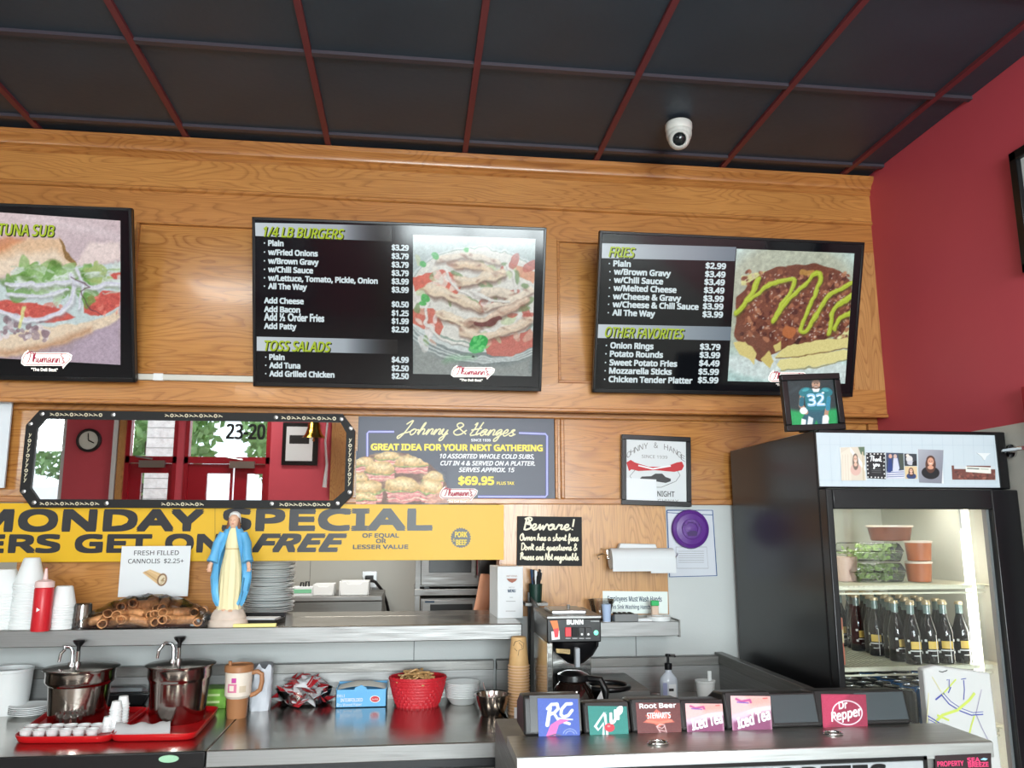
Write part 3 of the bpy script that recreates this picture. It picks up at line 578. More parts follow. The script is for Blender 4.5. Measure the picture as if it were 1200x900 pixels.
c.ell(405, 625, 38, 36, (44, 170, 80)); c.ell(395, 660, 34, 24, (70, 190, 96), 0, .8); c.specks((370, 595, 440, 660), 10, [(120, 220, 130)], (4, 9), .7)
for k in range(3): c.curve([(95, 560+k*26), (180, 640+k*20), (300, 690+k*12), (420, 705+k*9), (560, 690+k*9), (655, 650+k*14)], 8, (214, 224, 222), .75)
c.poly([(95, 640), (200, 700), (340, 740), (520, 740), (655, 690), (655, 790), (95, 790)], (150, 156, 152), .75, 8); c.line([(250, 720), (370, 700)], 26, (120, 190, 130), .4, 8); c.ell(376, 700, 6, 6, (60, 70, 66)); c.mottle(.035, 9); c.noise(5)
c.put('menu_picture', s, [(484, 275), (627.5, 280), (623, 441), (484, 438)], SCREENPIC)
logo(s, 528.5, 428.5, 580, 444.5); s.text('· · · ·', 462, 452.8, 480, 1.2, ink('bezel_grey', (90, 92, 96)), dz=.004); s.finish({'screen_olive': 'lettering_shadow', 'logo_cream': 'logo', 'logo_maroon': 'logo_lettering'})
# --- fries
s = tv(Vector((1.3823, 3.2966, 2.5333)), 16.64, .36, .83, 'wide menu screen listing fries and other favorites with a chili fries picture')
band(s, [(705.5, 285), (862.5, 289.5), (861, 306), (705, 302.5)], True); band(s, [(701, 380), (857, 383), (855.5, 399), (700, 396)], True)
heading(s, 'FRIES', 713, 300.6, 744, 11.5); heading(s, 'OTHER FAVORITES', 708.5, 394.6, 801.5, 11.5)
for b, x0, x1, y in (('Plain', 718.5, 739, 311.8), ('w/Brown Gravy', 719.2, 786, 321.3), ('w/Chili Sauce', 719.2, 777, 331), ('w/Melted Cheese', 718.7, 792.7, 340.4), ('w/Cheese & Gravy', 718, 798, 350.2), ('w/Cheese & Chili Sauce', 717.6, 818.6, 359.6), ('All The Way', 717.3, 767.5, 369.4),
                     ('Onion Rings', 715, 765.7, 407.8), ('Potato Rounds', 714.5, 776.8, 417.6), ('Sweet Potato Fries', 714, 793.4, 427.8), ('Mozzarella Sticks', 713.6, 787, 437.4), ('Chicken Tender Platter', 713, 811.2, 447.4)):
    s.text(b, x0, y, x1, 6.4, TXT, .03); s.ell(x0-4.5, y-3, .9, .9, TXT, n=8)
for b, x0, y in (('$2.99', 826.6, 314.4), ('$3.49', 826, 324.2), ('$3.49', 825.2, 333.4), ('$3.49', 824.7, 343), ('$3.99', 824, 352.7), ('$3.99', 823.4, 361.9), ('$3.99', 823, 371.3), ('$3.79', 820, 409.4), ('$3.99', 819.6, 419), ('$4.49', 819, 428.6), ('$5.99', 818.2, 438.6), ('$5.99', 817.6, 448.4)): s.text(b, x0, y, x0+24, 6.4, TXT, .03)
c = Canvas(45, 105, 560, 660, 162, 176, (196, 222, 218)); c.grad((206, 228, 224), (176, 208, 204), 1.2); c.warp(4, 42)
c.ell(300, 330, 330, 270, (176, 170, 140), 0, .6, 20); c.ell(320, 600, 330, 60, (222, 234, 232), 4, .8, 6)
for q in ([(80, 210), (220, 190), (230, 240), (80, 250)], [(520, 430), (600, 400), (600, 470), (500, 470)]): c.poly(q, (214, 212, 150))
c.poly([(60, 300), (110, 240), (215, 180), (300, 155), (400, 158), (500, 175), (560, 230), (560, 400), (520, 450), (450, 480), (360, 500), (290, 510), (190, 570), (110, 540), (60, 470)], (120, 70, 52))
c.mottle(.05, 10); c.specks((90, 190, 556, 480), 420, [(150, 92, 66), (96, 50, 38), (172, 110, 80), (78, 40, 34), (190, 130, 96), (130, 76, 60)], (4, 10), .8, 1.4); c.specks((100, 190, 550, 480), 240, [(232, 224, 214), (214, 196, 180)], (1.3, 2.8), .8, 1.8)
c.line([(330, 190), (390, 195)], 22, (196, 150, 74), .8); c.ell(295, 445, 32, 26, (186, 110, 64)); c.poly([(60, 495), (110, 490), (165, 540), (160, 590), (90, 540)], (222, 206, 132)); c.poly([(185, 560), (215, 530), (240, 570), (225, 600)], (214, 196, 116)); c.poly([(230, 500), (262, 486), (270, 520), (245, 530)], (216, 200, 120)); c.poly([(265, 540), (340, 470), (360, 470), (290, 545)], (60, 34, 30))
c.poly([(245, 555), (290, 500), (560, 460), (560, 505), (400, 540)], (226, 216, 144)); c.poly([(255, 585), (270, 560), (560, 515), (560, 560), (420, 590), (275, 610)], (232, 224, 156)); c.line([(250, 556), (400, 540), (560, 508)], 4, (120, 90, 50)); c.line([(270, 612), (430, 592), (560, 562)], 5, (150, 150, 110))
for p in ([(60, 370), (90, 340), (145, 235), (150, 240), (105, 320), (200, 250), (300, 222), (285, 280), (225, 390), (235, 385), (300, 290), (400, 200), (415, 220), (380, 330), (345, 430), (370, 440), (400, 390), (460, 290), (560, 232)], [(470, 455), (478, 380), (500, 330), (560, 285)], [(490, 430), (510, 390), (560, 350)]):
    c.curve([(x+3, y+6) for x, y in p], 20, (80, 84, 30), .6, 3); c.curve(p, 18, (176, 196, 54), 1, 1.5); c.curve([(x-2, y-3) for x, y in p], 6, (206, 220, 96), .7, 2)
c.noise(5); c.put('menu_picture', s, [(863, 291.5), (1001, 297), (990, 449.5), (852.5, 446.5)], SCREENPIC)
logo(s, 900, 434.5, 945, 450); s.finish({'screen_olive': 'lettering_shadow', 'logo_cream': 'logo', 'logo_maroon': 'logo_lettering'})
# --- tuna sub, cut by the left edge of the picture
s = tv(Vector((-1.7445, 3.2979, 2.531)), 16.8, -.25, -2.2, 'menu screen showing a large tuna sub, cut by the edge of the photo')
c = Canvas(-70, 108, 530, 778, 176, 196, (214, 196, 204)); c.grad((226, 206, 208), (176, 158, 168), 1.3); c.warp(5, 50)
c.line([(100, 120), (530, 180)], 30, (236, 222, 226), .5, 10); c.poly([(380, 640), (530, 580), (530, 780), (250, 780)], (186, 168, 184), 1, 6)
c.poly([(-70, 300), (0, 250), (120, 215), (250, 215), (320, 320), (200, 340), (40, 380), (-70, 420)], (232, 196, 160), 1, 5); c.poly([(-70, 340), (60, 290), (240, 270), (318, 322), (200, 345), (-70, 430)], (240, 222, 200), .9, 10); c.poly([(-70, 250), (20, 215), (120, 205), (60, 250), (-70, 330)], (214, 140, 96), .8, 8)
c.poly([(318, 330), (400, 215), (530, 200), (530, 290), (420, 320)], (236, 218, 214), 1, 5); c.poly([(250, 218), (268, 230), (330, 322), (318, 330), (280, 290)], (150, 116, 70))
c.poly([(-70, 700), (100, 620), (400, 575), (530, 520), (530, 560), (400, 640), (180, 720), (60, 760), (-70, 770)], (236, 216, 190), 1, 3); c.poly([(-70, 740), (60, 730), (200, 690), (400, 610), (400, 640), (180, 730), (20, 765)], (196, 150, 116), .8, 8)
c.poly([(-70, 440), (120, 370), (330, 330), (530, 300), (530, 520), (400, 580), (100, 640), (-70, 700)], (206, 222, 222), 1, 3)
for q in ([(-70, 500), (60, 505), (230, 520), (330, 560), (230, 600), (60, 590), (-70, 560)], [(370, 480), (450, 430), (530, 440), (530, 510), (420, 555), (370, 540)], [(480, 350), (530, 345), (530, 380), (500, 380)]): c.poly(q, (212, 98, 88), 1, 2)
c.specks((-60, 510, 320, 590), 24, [(232, 136, 120), (196, 84, 78)], (5, 12), .7, 2); c.specks((390, 440, 530, 540), 16, [(236, 142, 126), (190, 78, 74)], (4, 10), .7, 2)
c.specks((-60, 580, 200, 680), 70, [(206, 190, 196), (170, 150, 158), (232, 222, 224), (140, 116, 124)], (6, 14), .8, 1.3); c.specks((0, 350, 420, 470), 60, [(150, 190, 120), (110, 160, 76), (196, 220, 190), (232, 240, 236)], (8, 26), .75, 2.6); c.specks((400, 320, 530, 400), 24, [(170, 190, 120), (220, 232, 226)], (6, 16), .8, 2.4)
for x, y in ((110, 405), (240, 330), (360, 370), (20, 430)): c.ell(x, y, 34, 16, (84, 124, 50), 20, .7, 4)
for _ in range(40): x, y = rng.uniform(20, 500), rng.uniform(340, 460); c.curve([(x, y), (x+rng.uniform(10, 40), y+rng.uniform(-16, 16)), (x+rng.uniform(40, 80), y+rng.uniform(-20, 20))], rng.uniform(4, 9), [(226, 238, 232), (160, 190, 130), (206, 222, 206), (186, 206, 180)][rng.integers(4)], .8, 2)
for p, w in (([(-70, 540), (40, 580), (140, 590), (240, 560), (300, 500), (320, 430), (310, 370)], 26), ([(20, 430), (120, 430), (220, 420), (300, 400)], 22), ([(30, 480), (180, 470), (290, 440)], 18), ([(330, 400), (400, 420), (470, 400), (530, 410)], 22), ([(330, 340), (360, 420), (340, 520)], 16)):
    c.curve([(x+2, y+8) for x, y in p], w, (136, 132, 140), .5, 5); c.curve(p, w*.85, (232, 236, 242), .95, 2.5); c.curve([(x, y-4) for x, y in p], w*.3, (212, 212, 234), .7, 2)
c.line([(310, 380), (390, 420), (350, 440), (400, 520), (440, 550)], 5, (90, 60, 70), .7); c.line([(95, 530), (80, 620)], 14, (222, 222, 150), .9); c.mottle(.035, 9); c.noise(5)
c.put('menu_picture', s, [(-17, 247.7), (141.3, 258.7), (141.3, 427.5), (-15, 419)], SCREENPIC)
heading(s, 'TUNA SUB', -1, 275, 64.5, 13); logo(s, 25, 411, 85, 432); s.text('· · · · ·', 80, 443.2, 98, 1.2, ink('bezel_grey', (90, 92, 96)), dz=.004)
s.finish({'screen_olive': 'lettering_shadow', 'logo_cream': 'logo', 'logo_maroon': 'logo_lettering'})
# cable cover
cc = thing('cable_cover', 'white plastic cable cover strip on the oak between two menu screens', 'cable cover', (-.92, YS-.012, 2.226)); MB().box(-.34, .34, -.01, .012, -.013, .013).build('channel', mat('conduit_ivory', (200, 198, 188), .4), cc, bevel=.004); MB().box(-.02, .02, -.013, .012, -.015, .015).build('coupling', WHITEG, cc, bevel=.002, loc=(-.14, 0, 0))

# ================================================================ SIGNS AND FRAMES ON THE WALL
def board(name, lab, cat, c4, Y, mt, th=.006, bevel=.001, group=None):
    mw, w, h = frame_mw(c4, Y); r = thing(name, lab, cat, mw=mw, group=group); MB().box(-w/2, w/2, -h/2, h/2, -th, 0).build('board' if th > .003 else 'sheet', mt, r, bevel=bevel)
    s = Sign(r, mw); s.w, s.h = w, h; s.z = .0006; return s
# catering board
SLATE = mat('slate_print', (74, 78, 92), .4); YEL = ink('yellow', (250, 226, 96)); WHI = ink('white', (238, 240, 244)); CRM = ink('cream', (226, 220, 176)); NEON = ink('pale_violet', (196, 200, 244)); NEON2 = ink('violet_halo', (110, 112, 178))
s = board('catering_board', 'slate grey sandwich platter board with cream script and a yellow price', 'sign', [(420.7, 487.6), (650, 491), (650, 590), (417, 591)], YL-.015, SLATE, .01)
s.z = .0022
for w, m in ((3.2, NEON2), (1.3, NEON)):
    s.line([(430.5, 535), (430.5, 508), (432, 506), (462, 506)], w, m, .0002*(w < 2)); s.line([(608, 507.5), (639, 508.6), (641, 511), (641, 580), (639, 582.3), (560, 582)], w, m, .0002*(w < 2))
s.script('Johnny', 467, 509.5, 524, 7.2, 1.6, CRM, slant=.5); s.script('&', 529, 509.5, 546, 7, 1.7, CRM, slant=.1); s.script('Hanges', 549, 510.5, 603, 7.2, 1.6, CRM, slant=.5)
s.text('SINCE 1939', 552, 517.2, 575, 2.8, WHI, .02); s.text('GREAT IDEA FOR YOUR NEXT GATHERING', 434.5, 527.2, 636, 7, YEL, .03)
s.text('10 ASSORTED WHOLE COLD SUBS,', 515.5, 537, 626, 5, WHI, .02, .25); s.text('CUT IN 4 & SERVED ON A PLATTER.', 516, 545.2, 627, 5, WHI, .02, .25); s.text('SERVES APPROX. 15', 537.5, 553, 603, 5, WHI, .02, .25)
s.text('$69.95', 537, 567.8, 579, 9, YEL, .03); s.text('PLUS TAX', 582, 568, 602.5, 3.4, YEL, .02)
c = Canvas(75, 258, 560, 540, 160, 94, (74, 78, 92)); c.warp(4, 40)
def sub(x, y, w, h):
    sl = rng.uniform(-.12, .14)*w
    c.poly([(x-w*.5, y+h*.2), (x+w*.5, y+h*.2+sl*.3), (x+w*.46, y+h*.75), (x+w*.1, y+h*.86), (x-w*.4, y+h*.8)], (206, 140, 136), 1, 2)
    for k in range(7):
        yy = y+h*(.3+.075*k); c.line([(x-w*.46, yy+rng.uniform(-4, 4)), (x-w*.15, yy+rng.uniform(-5, 8)), (x+w*.2, yy+rng.uniform(-6, 6)), (x+w*.46, yy+sl*.3)], rng.uniform(3, 7), [(232, 172, 164), (184, 88, 92), (240, 200, 176), (220, 140, 140), (196, 104, 106), (236, 222, 190), (206, 120, 116)][k], .85)
    c.line([(x-w*.5, y+h*.22), (x-w*.25, y+h*.36), (x, y+h*.26), (x+w*.25, y+h*.34), (x+w*.5, y+h*.2+sl*.3)], 11, (108, 128, 70), .9); c.line([(x-w*.4, y+h*.3), (x, y+h*.32), (x+w*.4, y+h*.27)], 4, (170, 186, 120), .8)
    th = [pi+pi*i/14 for i in range(15)]; c.poly([(x+w*.52*cos(a)*(1 if abs(cos(a)) < .95 else .96), y+h*.2+h*.62*sin(a)+sl*.3*(cos(a)+1)/2) for a in th]+[(x+w*.3, y+h*.3), (x-w*.1, y+h*.24), (x-w*.35, y+h*.3)], (190, 152, 98), 1, 2)
    c.ell(x-w*.04, y-h*.1+sl*.1, w*.38, h*.2, (232, 214, 170), 4, .85, 8); c.specks((x-w*.3, y-h*.25, x+w*.3, y+h*.08), 9, [(160, 124, 76), (244, 232, 200)], (1, 2.2), .7)
c.poly([(75, 300), (150, 262), (300, 270), (440, 300), (520, 390), (560, 440), (500, 540), (75, 540)], (112, 76, 60), .9)
for a in ((110, 315, 110, 70), (235, 285, 130, 60), (365, 315, 170, 80), (205, 350, 160, 90), (480, 400, 110, 70), (95, 400, 90, 70), (130, 455, 170, 90), (320, 440, 190, 110), (470, 450, 130, 100), (125, 500, 110, 50)): sub(*a)
c.poly([(460, 500), (560, 440), (560, 540), (440, 540)], (200, 150, 130), .8); c.mottle(.08, 9); c.noise(4)
k = 1/4.444; c.C[(c.X > 300) & (c.Y < 262+(c.X-300)*.42)] = (74, 78, 92); c.C[(c.X < 170) & (c.Y < 300-(c.X-75)*.35)] = (74, 78, 92); c.C[c.X > 555] = (74, 78, 92)
c.put('sandwich_picture', s, [(417.3, 528.3), (526, 528.3), (525, 591), (417, 590.8)], PRINT, -.001)
logo(s, 515, 571, 560, 587, cream=ink('cream_logo', (240, 236, 230)), maroon=ink('maroon', (168, 44, 66)), dz=.0012); s.finish()
# yellow banner of two boards
YB1 = mat('yellow_board', (220, 174, 12), .42); BLK = ink('black', (34, 34, 38), .35)
s = board('special_banner', 'long yellow board with black letters announcing the monday special', 'sign', [(-150, 588.6), (590.5, 592), (590.5, 655.5), (-150, 660.3)], 3.505, YB1, .008)
for b, x0, x1, y in (('MONDAY', -36, 238, 621.4), ('SPECIAL', 260, 506.5, 620.6)): s.text(b, x0, y, x1, 22.6, BLK, .04, y1=y-.8)
s.text('ERS', -22, 646.6, 70, 18.6, BLK, .04); s.text('GET', 87, 646.4, 177, 18.6, BLK, .04); s.text('ONE', 193, 646, 285.5, 18.6, BLK, .04); s.text('FREE', 295, 645.6, 406, 18.6, BLK, .04, .35)
s.text('OF EQUAL', 424.5, 629.8, 467.5, 4.5, BLK, .03); s.text('OR', 440.5, 636.2, 452.3, 4.5, BLK, .03); s.text('LESSER VALUE', 413.5, 643.2, 478.3, 4.5, BLK, .03)
n = 24; s.poly([(540+(12.2 if i % 2 else 10.8)*cos(pi*i/n), 630.3+(12.2 if i % 2 else 10.8)*sin(pi*i/n)) for i in range(2*n)], BLK); YT = ink('yellow_text', (236, 206, 60)); s.text('PORK', 533, 629.3, 547.5, 6, YT, .02, dz=.0004); s.text('BEEF', 534.3, 638.6, 547, 6, YT, .02, dz=.0004); s.text('&', 530.6, 634.4, 533.6, 3.4, YT, 0, dz=.0004)
s.line([(252, 593), (252, 657)], .5, ink('seam_brown', (120, 92, 20))); s.finish({'ink_seam_brown': 'board_seam'})
# cruise night frame
s = board('framed_poster', 'black framed cruise night poster with a red hot dog and a car', 'picture', [(726.8, 508.8), (808.6, 512.6), (810.4, 594), (729.5, 591.5)], YL-.022, PAPER, .006)
w, h = s.w/2, s.h/2; m = MB()
for q in ((-w, w, h-.022, h), (-w, w, -h, -h+.022), (-w, -w+.022, -h+.022, h-.022), (w-.022, w, -h+.022, h-.022)): m.box(q[0], q[1], q[2], q[3], -.012, .008)
m.build('frame', BLACK, s.r, bevel=.002); GRY = ink('grey', (120, 118, 118)); RDI = ink('red', (190, 36, 44)); DGY = ink('dark_grey', (56, 56, 58))
def arc_text(s, body, cx, cy, rx, ry, a0, a1, cap, m):
    n = len(body)
    for i, ch in enumerate(body):
        if ch == ' ': continue
        a = radians(a0+(a1-a0)*i/(n-1)); x, y = cx+rx*cos(a), cy-ry*sin(a); sl = rx*sin(a)*0; s.text(ch, x-cap*.36, y, x+cap*.36, cap, m, 0, y1=y+cap*.72*(cos(a)*ry/rx))
arc_text(s, 'OHNNY & HANGE', 768, 562, 42, 37, 138, 40, 6.5, GRY)
s.text('SINCE 1939', 752, 536.5, 782, 3.6, GRY)
s.poly([(734, 542), (739, 539), (744, 542), (760, 547), (780, 547), (793, 542), (799, 541), (801.5, 546), (799, 551), (790, 553), (768, 551), (748, 552), (740, 550), (737, 552)], RDI); s.line([(748, 545.5), (765, 549.5), (786, 546)], 1.6, WHI, .0003)
s.line([(744, 551), (738, 558), (744, 566), (760, 571), (775, 571), (792, 564), (797, 557), (794, 552)], .5, DGY); s.poly([(749, 562), (752, 558.5), (763, 558), (768, 555), (776, 555), (780, 559), (786, 561), (786, 564), (780, 566), (758, 562.5)], DGY)
s.text('CRUISE NIGHT', 745.5, 580.6, 790.5, 6, DGY, .01); s.text('BEST HIGHWAY', 746, 588, 795, 4, GRY); s.poly([(733.6, 560), (769, 562), (770, 589), (735, 588)], mat('painted_reflection', (226, 230, 234), .3), .0004); s.finish({'painted_reflection': 'reflection_patch'})  # pale patch paints a reflection in the poster's glass
s.b = {}
# beware board
s = board('beware_plaque', 'small black plaque lettered in cream handwriting about the owner', 'sign', [(605.3, 605), (681.5, 605.6), (682.5, 663.5), (606.8, 662.6)], YL-.016, BLACKM, .012); CRM2 = ink('pale_cream', (240, 232, 206))
s.script('Beware!', 612, 620.6, 670.5, 6.5, 2.0, CRM2, slant=.15)
for b, y, x0, x1 in (('Owner has a short fuse', 633.3, 609, 678), ("Don't ask questions &", 644.6, 610, 676), ('Prices are Not negotiable', 656, 609, 678)): s.script(b, x0, y, x1, 4, 1.25, CRM2, slant=.1)
s.finish()
# blue taped sheet
s = board('taped_notice', 'pale printed notice sheet edged with blue tape behind the purple disc', 'notice', [(780.5, 597.2), (835.5, 597.2), (841, 675.5), (784, 677)], YL-.003, mat('pale_blue_paper', (204, 208, 216), .5), .001); BT = ink('blue_tape', (34, 74, 130))
s.line([(781.5, 598), (835, 598), (840, 674.6), (784.6, 676)], 1.3, BT, closed=True); s.line([(781, 600.7), (835, 603.5)], .8, BT)
for k in range(6): s.line([(795, 646+k*2.6), (825, 646+k*2.6)], .35, GRY)
s.line([(792, 641), (828, 641), (830, 666), (793, 666)], .4, GRY, closed=True); s.finish({'ink_blue_tape': 'blue_tape'})
# purple disc
p = onY(809.5, 620, YL-.02); PUR = mat('purple_plastic', (92, 46, 132), .3); fr = thing('flying_disc', 'purple plastic flying disc hung over the notice sheet', 'disc', p)
m = MB(); m.M = Matrix.Rotation(pi/2, 4, 'X'); m.lathe([(.083, -.014), (.087, -.006), (.083, .004), (.07, .010), (.068, .007), (.045, .009), (.043, .012), (.03, .012), (.028, .008), (.0001, .009)], 40); m.build('disc', PUR, fr)
mw = Matrix.Translation(p) @ Matrix.Rotation(pi/2, 4, 'X'); s = Sign(fr, mw); s.z = .0155; PUD = ink('dark_purple', (60, 26, 92))
arc_text(s, 'PLASTIC', 810, 626, 12.5, 13, 150, 30, 3, PUD); s.poly([(804, 624), (808, 622), (814, 622), (816, 624), (815, 628), (805, 628)], PUD); s.finish({})
# framed white sheet at far left
s = board('white_menu_board', 'white board edge hanging on the oak at the photo edge beside the mirror', 'notice', [(-40, 455.5), (15, 457.3), (5, 571), (-44, 573)], YL-.05, mat('pale_board', (214, 222, 228), .35), .012); s.finish()
# employees sign
s = board('handwash_sign', 'white plastic sign telling employees to wash hands, above the small shelf', 'sign', [(706, 692.5), (782, 693.4), (783.4, 719.5), (706.5, 719)], YL-.006, mat('sign_white', (226, 236, 232), .4), .002); NAV = ink('navy', (30, 60, 90))
s.text('Employees Must Wash Hands', 712, 704.4, 775.5, 5.8, NAV, .012); s.text('Use this Sink Washing Hands', 707, 713.2, 762.5, 4.6, NAV, .01); s.finish()
# cannoli sign
s = board('cannoli_sign', 'white paper sign offering fresh filled cannolis, above the pastries', 'sign', [(140.6, 640.3), (223, 639.5), (220.8, 699), (140, 699.6)], 3.44, PAPER, .0015)
s.text('FRESH FILLED', 157, 650.6, 209.5, 5.2, DGY, .005); s.text('CANNOLIS  $2.25+', 150, 660.3, 215, 5.2, DGY, .005)
c = Canvas(830, 430, 990, 545, 50, 36, (218, 222, 224)); c.poly([(835, 455), (880, 436), (965, 470), (975, 500), (935, 532), (900, 505)], (206, 172, 122)); c.line([(850, 450), (920, 500)], 5, (176, 138, 90)); c.line([(870, 442), (945, 480)], 4, (226, 196, 150)); c.ell(950, 497, 28, 38, (120, 84, 50), 20); c.ell(950, 497, 20, 29, (214, 200, 170), 20); c.specks((935, 475, 965, 520), 10, [(150, 120, 80)], (2, 4)); c.put('cannoli_picture', s, [(166, 666), (198, 666), (198, 689), (166, 689)], PRINT); s.finish()

# mirror with a chamfered black frame
mc = MP; ym = 3.49
pts = [onY(x, y, ym) for x, y in ((48, 481), (402, 485.5), (416, 504.5), (413, 580), (398, 596), (38, 594.8), (24.5, 576), (32, 498.5))]
base = Vector((sum(p.x for p in pts)/8, ym, sum(p.z for p in pts)/8)); MP = Vector((base.x, ym, base.z))
mwm = Matrix.Translation(base) @ Matrix.Rotation(pi/2+MT, 4, 'X'); mi = thing('wall_mirror', 'long eight-sided mirror with a black inlaid frame reflecting the shop entrance', 'mirror', mw=mwm); inv = mwm.inverted()
s = Sign(mi, mwm); o8 = [s.l(*q) for q in ((48, 481), (402, 485.5), (416, 504.5), (413, 580), (398, 596), (38, 594.8), (24.5, 576), (32, 498.5))][::-1]
i8 = [s.l(*q) for q in ((54, 491), (399, 495), (406, 507.5), (404, 575), (391, 586.5), (46, 585), (37, 572), (44.5, 502))][::-1]
m = MB(); n = 8; vs = [(p.x, p.y, z) for z in (-.02, .012) for p in o8]+[(p.x, p.y, z) for z in (.012, -.0) for p in i8]
fs = [(8+i, 8+(i+1) % 8, 16+(i+1) % 8, 16+i) for i in range(8)]+[(i, (i+1) % 8, 8+(i+1) % 8, 8+i) for i in range(8)]+[(16+i, 16+(i+1) % 8, 24+(i+1) % 8, 24+i) for i in range(8)]
m.add(vs, fs); m.build('frame', BLACKM, mi, smooth=False)
MB().add([(p.x, p.y, .001) for p in i8], [tuple(range(8))]).build('glass', MIRROR, mi, smooth=False)
MB().add([(p.x, p.y, -.012) for p in o8], [tuple(range(7, -1, -1))]).build('backing', BLACKM, mi, smooth=False)
GOLD = ink('inlay_ivory', (206, 198, 170)); s.z = .0128
def motif(x0, y0, x1, y1, n):
    for i in range(n):
        t = (i+.5)/n; x, y = x0+(x1-x0)*t, y0+(y1-y0)*t; dx, dy = (x1-x0)/n, (y1-y0)/n; L = hypot(dx, dy); dx /= L; dy /= L
        if i % 3 == 1: s.ell(x, y, 2.2, 2.2, GOLD, n=10); s.ell(x, y, 1.1, 1.1, BLACK, .0003, n=8)
        else: s.line([(x-dx*2.5-dy*1.2, y-dy*2.5+dx*1.2), (x, y), (x+dx*2.5-dy*1.2, y+dy*2.5+dx*1.2)], 1.0, GOLD); s.line([(x-dx*2.5+dy*1.5, y-dy*2.5-dx*1.5), (x+dx, y+dy)], .7, GOLD)
for a in ((60, 486, 122, 486.8, 11), (194, 487.3, 262, 488, 12), (330, 490, 395, 491, 11), (48, 590.3, 118, 590.3, 12), (190, 590.8, 240, 591, 9), (328, 591.3, 388, 591.4, 11), (37.2, 508, 30.8, 566, 10), (410.8, 514, 409.5, 570, 10)): motif(*a)
s.finish({'ink_inlay_ivory': 'inlay', 'black_plastic': 'inlay_centre'})
for o in mi.children:
    if o.name.startswith('inlay'): o['kind'] = 'stuff'
for x, y in ((51, 485.5), (37.5, 497), (134, 486.5), (324, 489.5), (400.5, 491.5), (411.5, 502.5), (41.5, 589), (29.5, 576), (126, 590), (319, 590.5), (410, 577), (396, 590)):
    p = s.l(x, y); MB().lathe([(.009, .012), (.009, .016), (.004, .018), (.0001, .018)], 12, (p.x, p.y, 0)).build('frame_stud', ALU, mi)
# things on the far wall which the mirror shows
ck = mir(104, 516, YB+.03); cl = thing('wall_clock', 'round black rimmed wall clock on the red wall, seen in the mirror', 'clock', ck); r = (Mx(104+14.5)-Mx(104-14.5))/2
m = MB(); m.M = Matrix.Rotation(-pi/2, 4, 'X'); m.lathe([(r, -.03), (r, .01), (r*.9, .02), (r*.78, .01), (r*.78, 0), (.0001, 0)], 32)
m.build('rim', DARK, cl); m = MB(); m.M = Matrix.Rotation(-pi/2, 4, 'X'); m.disc(0, 0, .003, r*.78, n=28); m.build('dial', mat('dial_white', (226, 230, 222), .4), cl)
MB().tube([(0, .006, 0), (-.01, .006, r*.62)], .006, 6).tube([(0, .006, 0), (r*.45, .006, -r*.22)], .008, 6).build('hands', BLACKM, cl)
pa, pb = mir(332, 495, YB+.02), mir(372, 545.5, YB+.02); fp = thing('framed_certificate', 'black framed sheet on the red wall, seen in the mirror', 'picture', ((pa.x+pb.x)/2, YB+.01, (pa.z+pb.z)/2)); w, h = (pb.x-pa.x)/2, (pa.z-pb.z)/2
MB().box(-w, w, 0, .03, -h, h).build('frame', BLACK, fp, bevel=.004); MB().box(-w*.78, w*.7, .03, .033, -h*.8, h*.8).build('sheet', PAPER, fp); MB().box(-w*.6, w*.5, .033, .035, 0, h*.4).build('picture', DARK, fp)
bl = mir(367, 513, YB+.35); bell = thing('brass_bell', 'brass bell on a bracket by the entrance, seen in the mirror', 'bell', (bl.x, YB+.3, bl.z)); BRS = mat('brass', (190, 150, 60), .2, 1)
MB().lathe([(.145, 0), (.14, .015), (.11, .05), (.085, .12), (.075, .19), (.05, .23), (.0001, .245)], 28).build('bell_body', BRS, bell); MB().tube([(0, 0, .24), (0, 0, .34), (0, -.15, .36), (0, -.29, .36)], .012).build('bracket', BRS, bell); MB().tube([(0, 0, .2), (0, 0, -.02)], .006).lathe([(.0001, -.05), (.018, -.035), (.018, -.02), (.0001, -.01)], 10).build('clapper', BRS, bell)
rp = mir(381, 540, YB+.1); rope = thing('pull_rope', 'frayed white rope hanging by the oak board, seen in the mirror', 'rope', (rp.x, YB+.06, rp.z-.35)); MB().tube([(0, 0, 0), (.02, .01, .3), (-.01, 0, .6), (.01, 0, .9)], [.03, .016, .014, .012]).build('strand', PAPER, rope)
# ================================================================ PASS-THROUGH LEDGE AND BACK COUNTER
ZS = 1.243; ysf = onZ(300, 735, ZS).y; ysb = onZ(500, 715.5, ZS).y; xs1 = onZ(612, 731, ZS).x
lg = thing('pass_through_ledge', 'long stainless ledge running through the wall opening above the counter', 'ledge', (0, ysf, ZS)); zlip = onY(300, 754.5, ysf).z-ZS
MB().box(XL-0, xs1, 0, YL-ysf, -.03, 0).box(OX0+.005, OX1-.015, YL-ysf, ysb-ysf, -.03, 0).build('top', STEEL, lg, bevel=.003); MB().box(XL, xs1, -.003, .012, zlip, -.001).build('front_lip', STEELB, lg, bevel=.003)
MB().box(XL, xs1, .012, YL-ysf-.002, zlip+.004, zlip+.01).build('underside', STEELD, lg)
for x in (-2.2, -1.1, .1, ): MB().prism([(.03, zlip), (YL-ysf-.001, zlip), (YL-ysf-.001, zlip-.035), (YL-ysf-.03, zlip-.035)], x, x+.006).build('bracket', STEELD, lg)
ZT = .92; yc0 = 2.77; xcr = .335
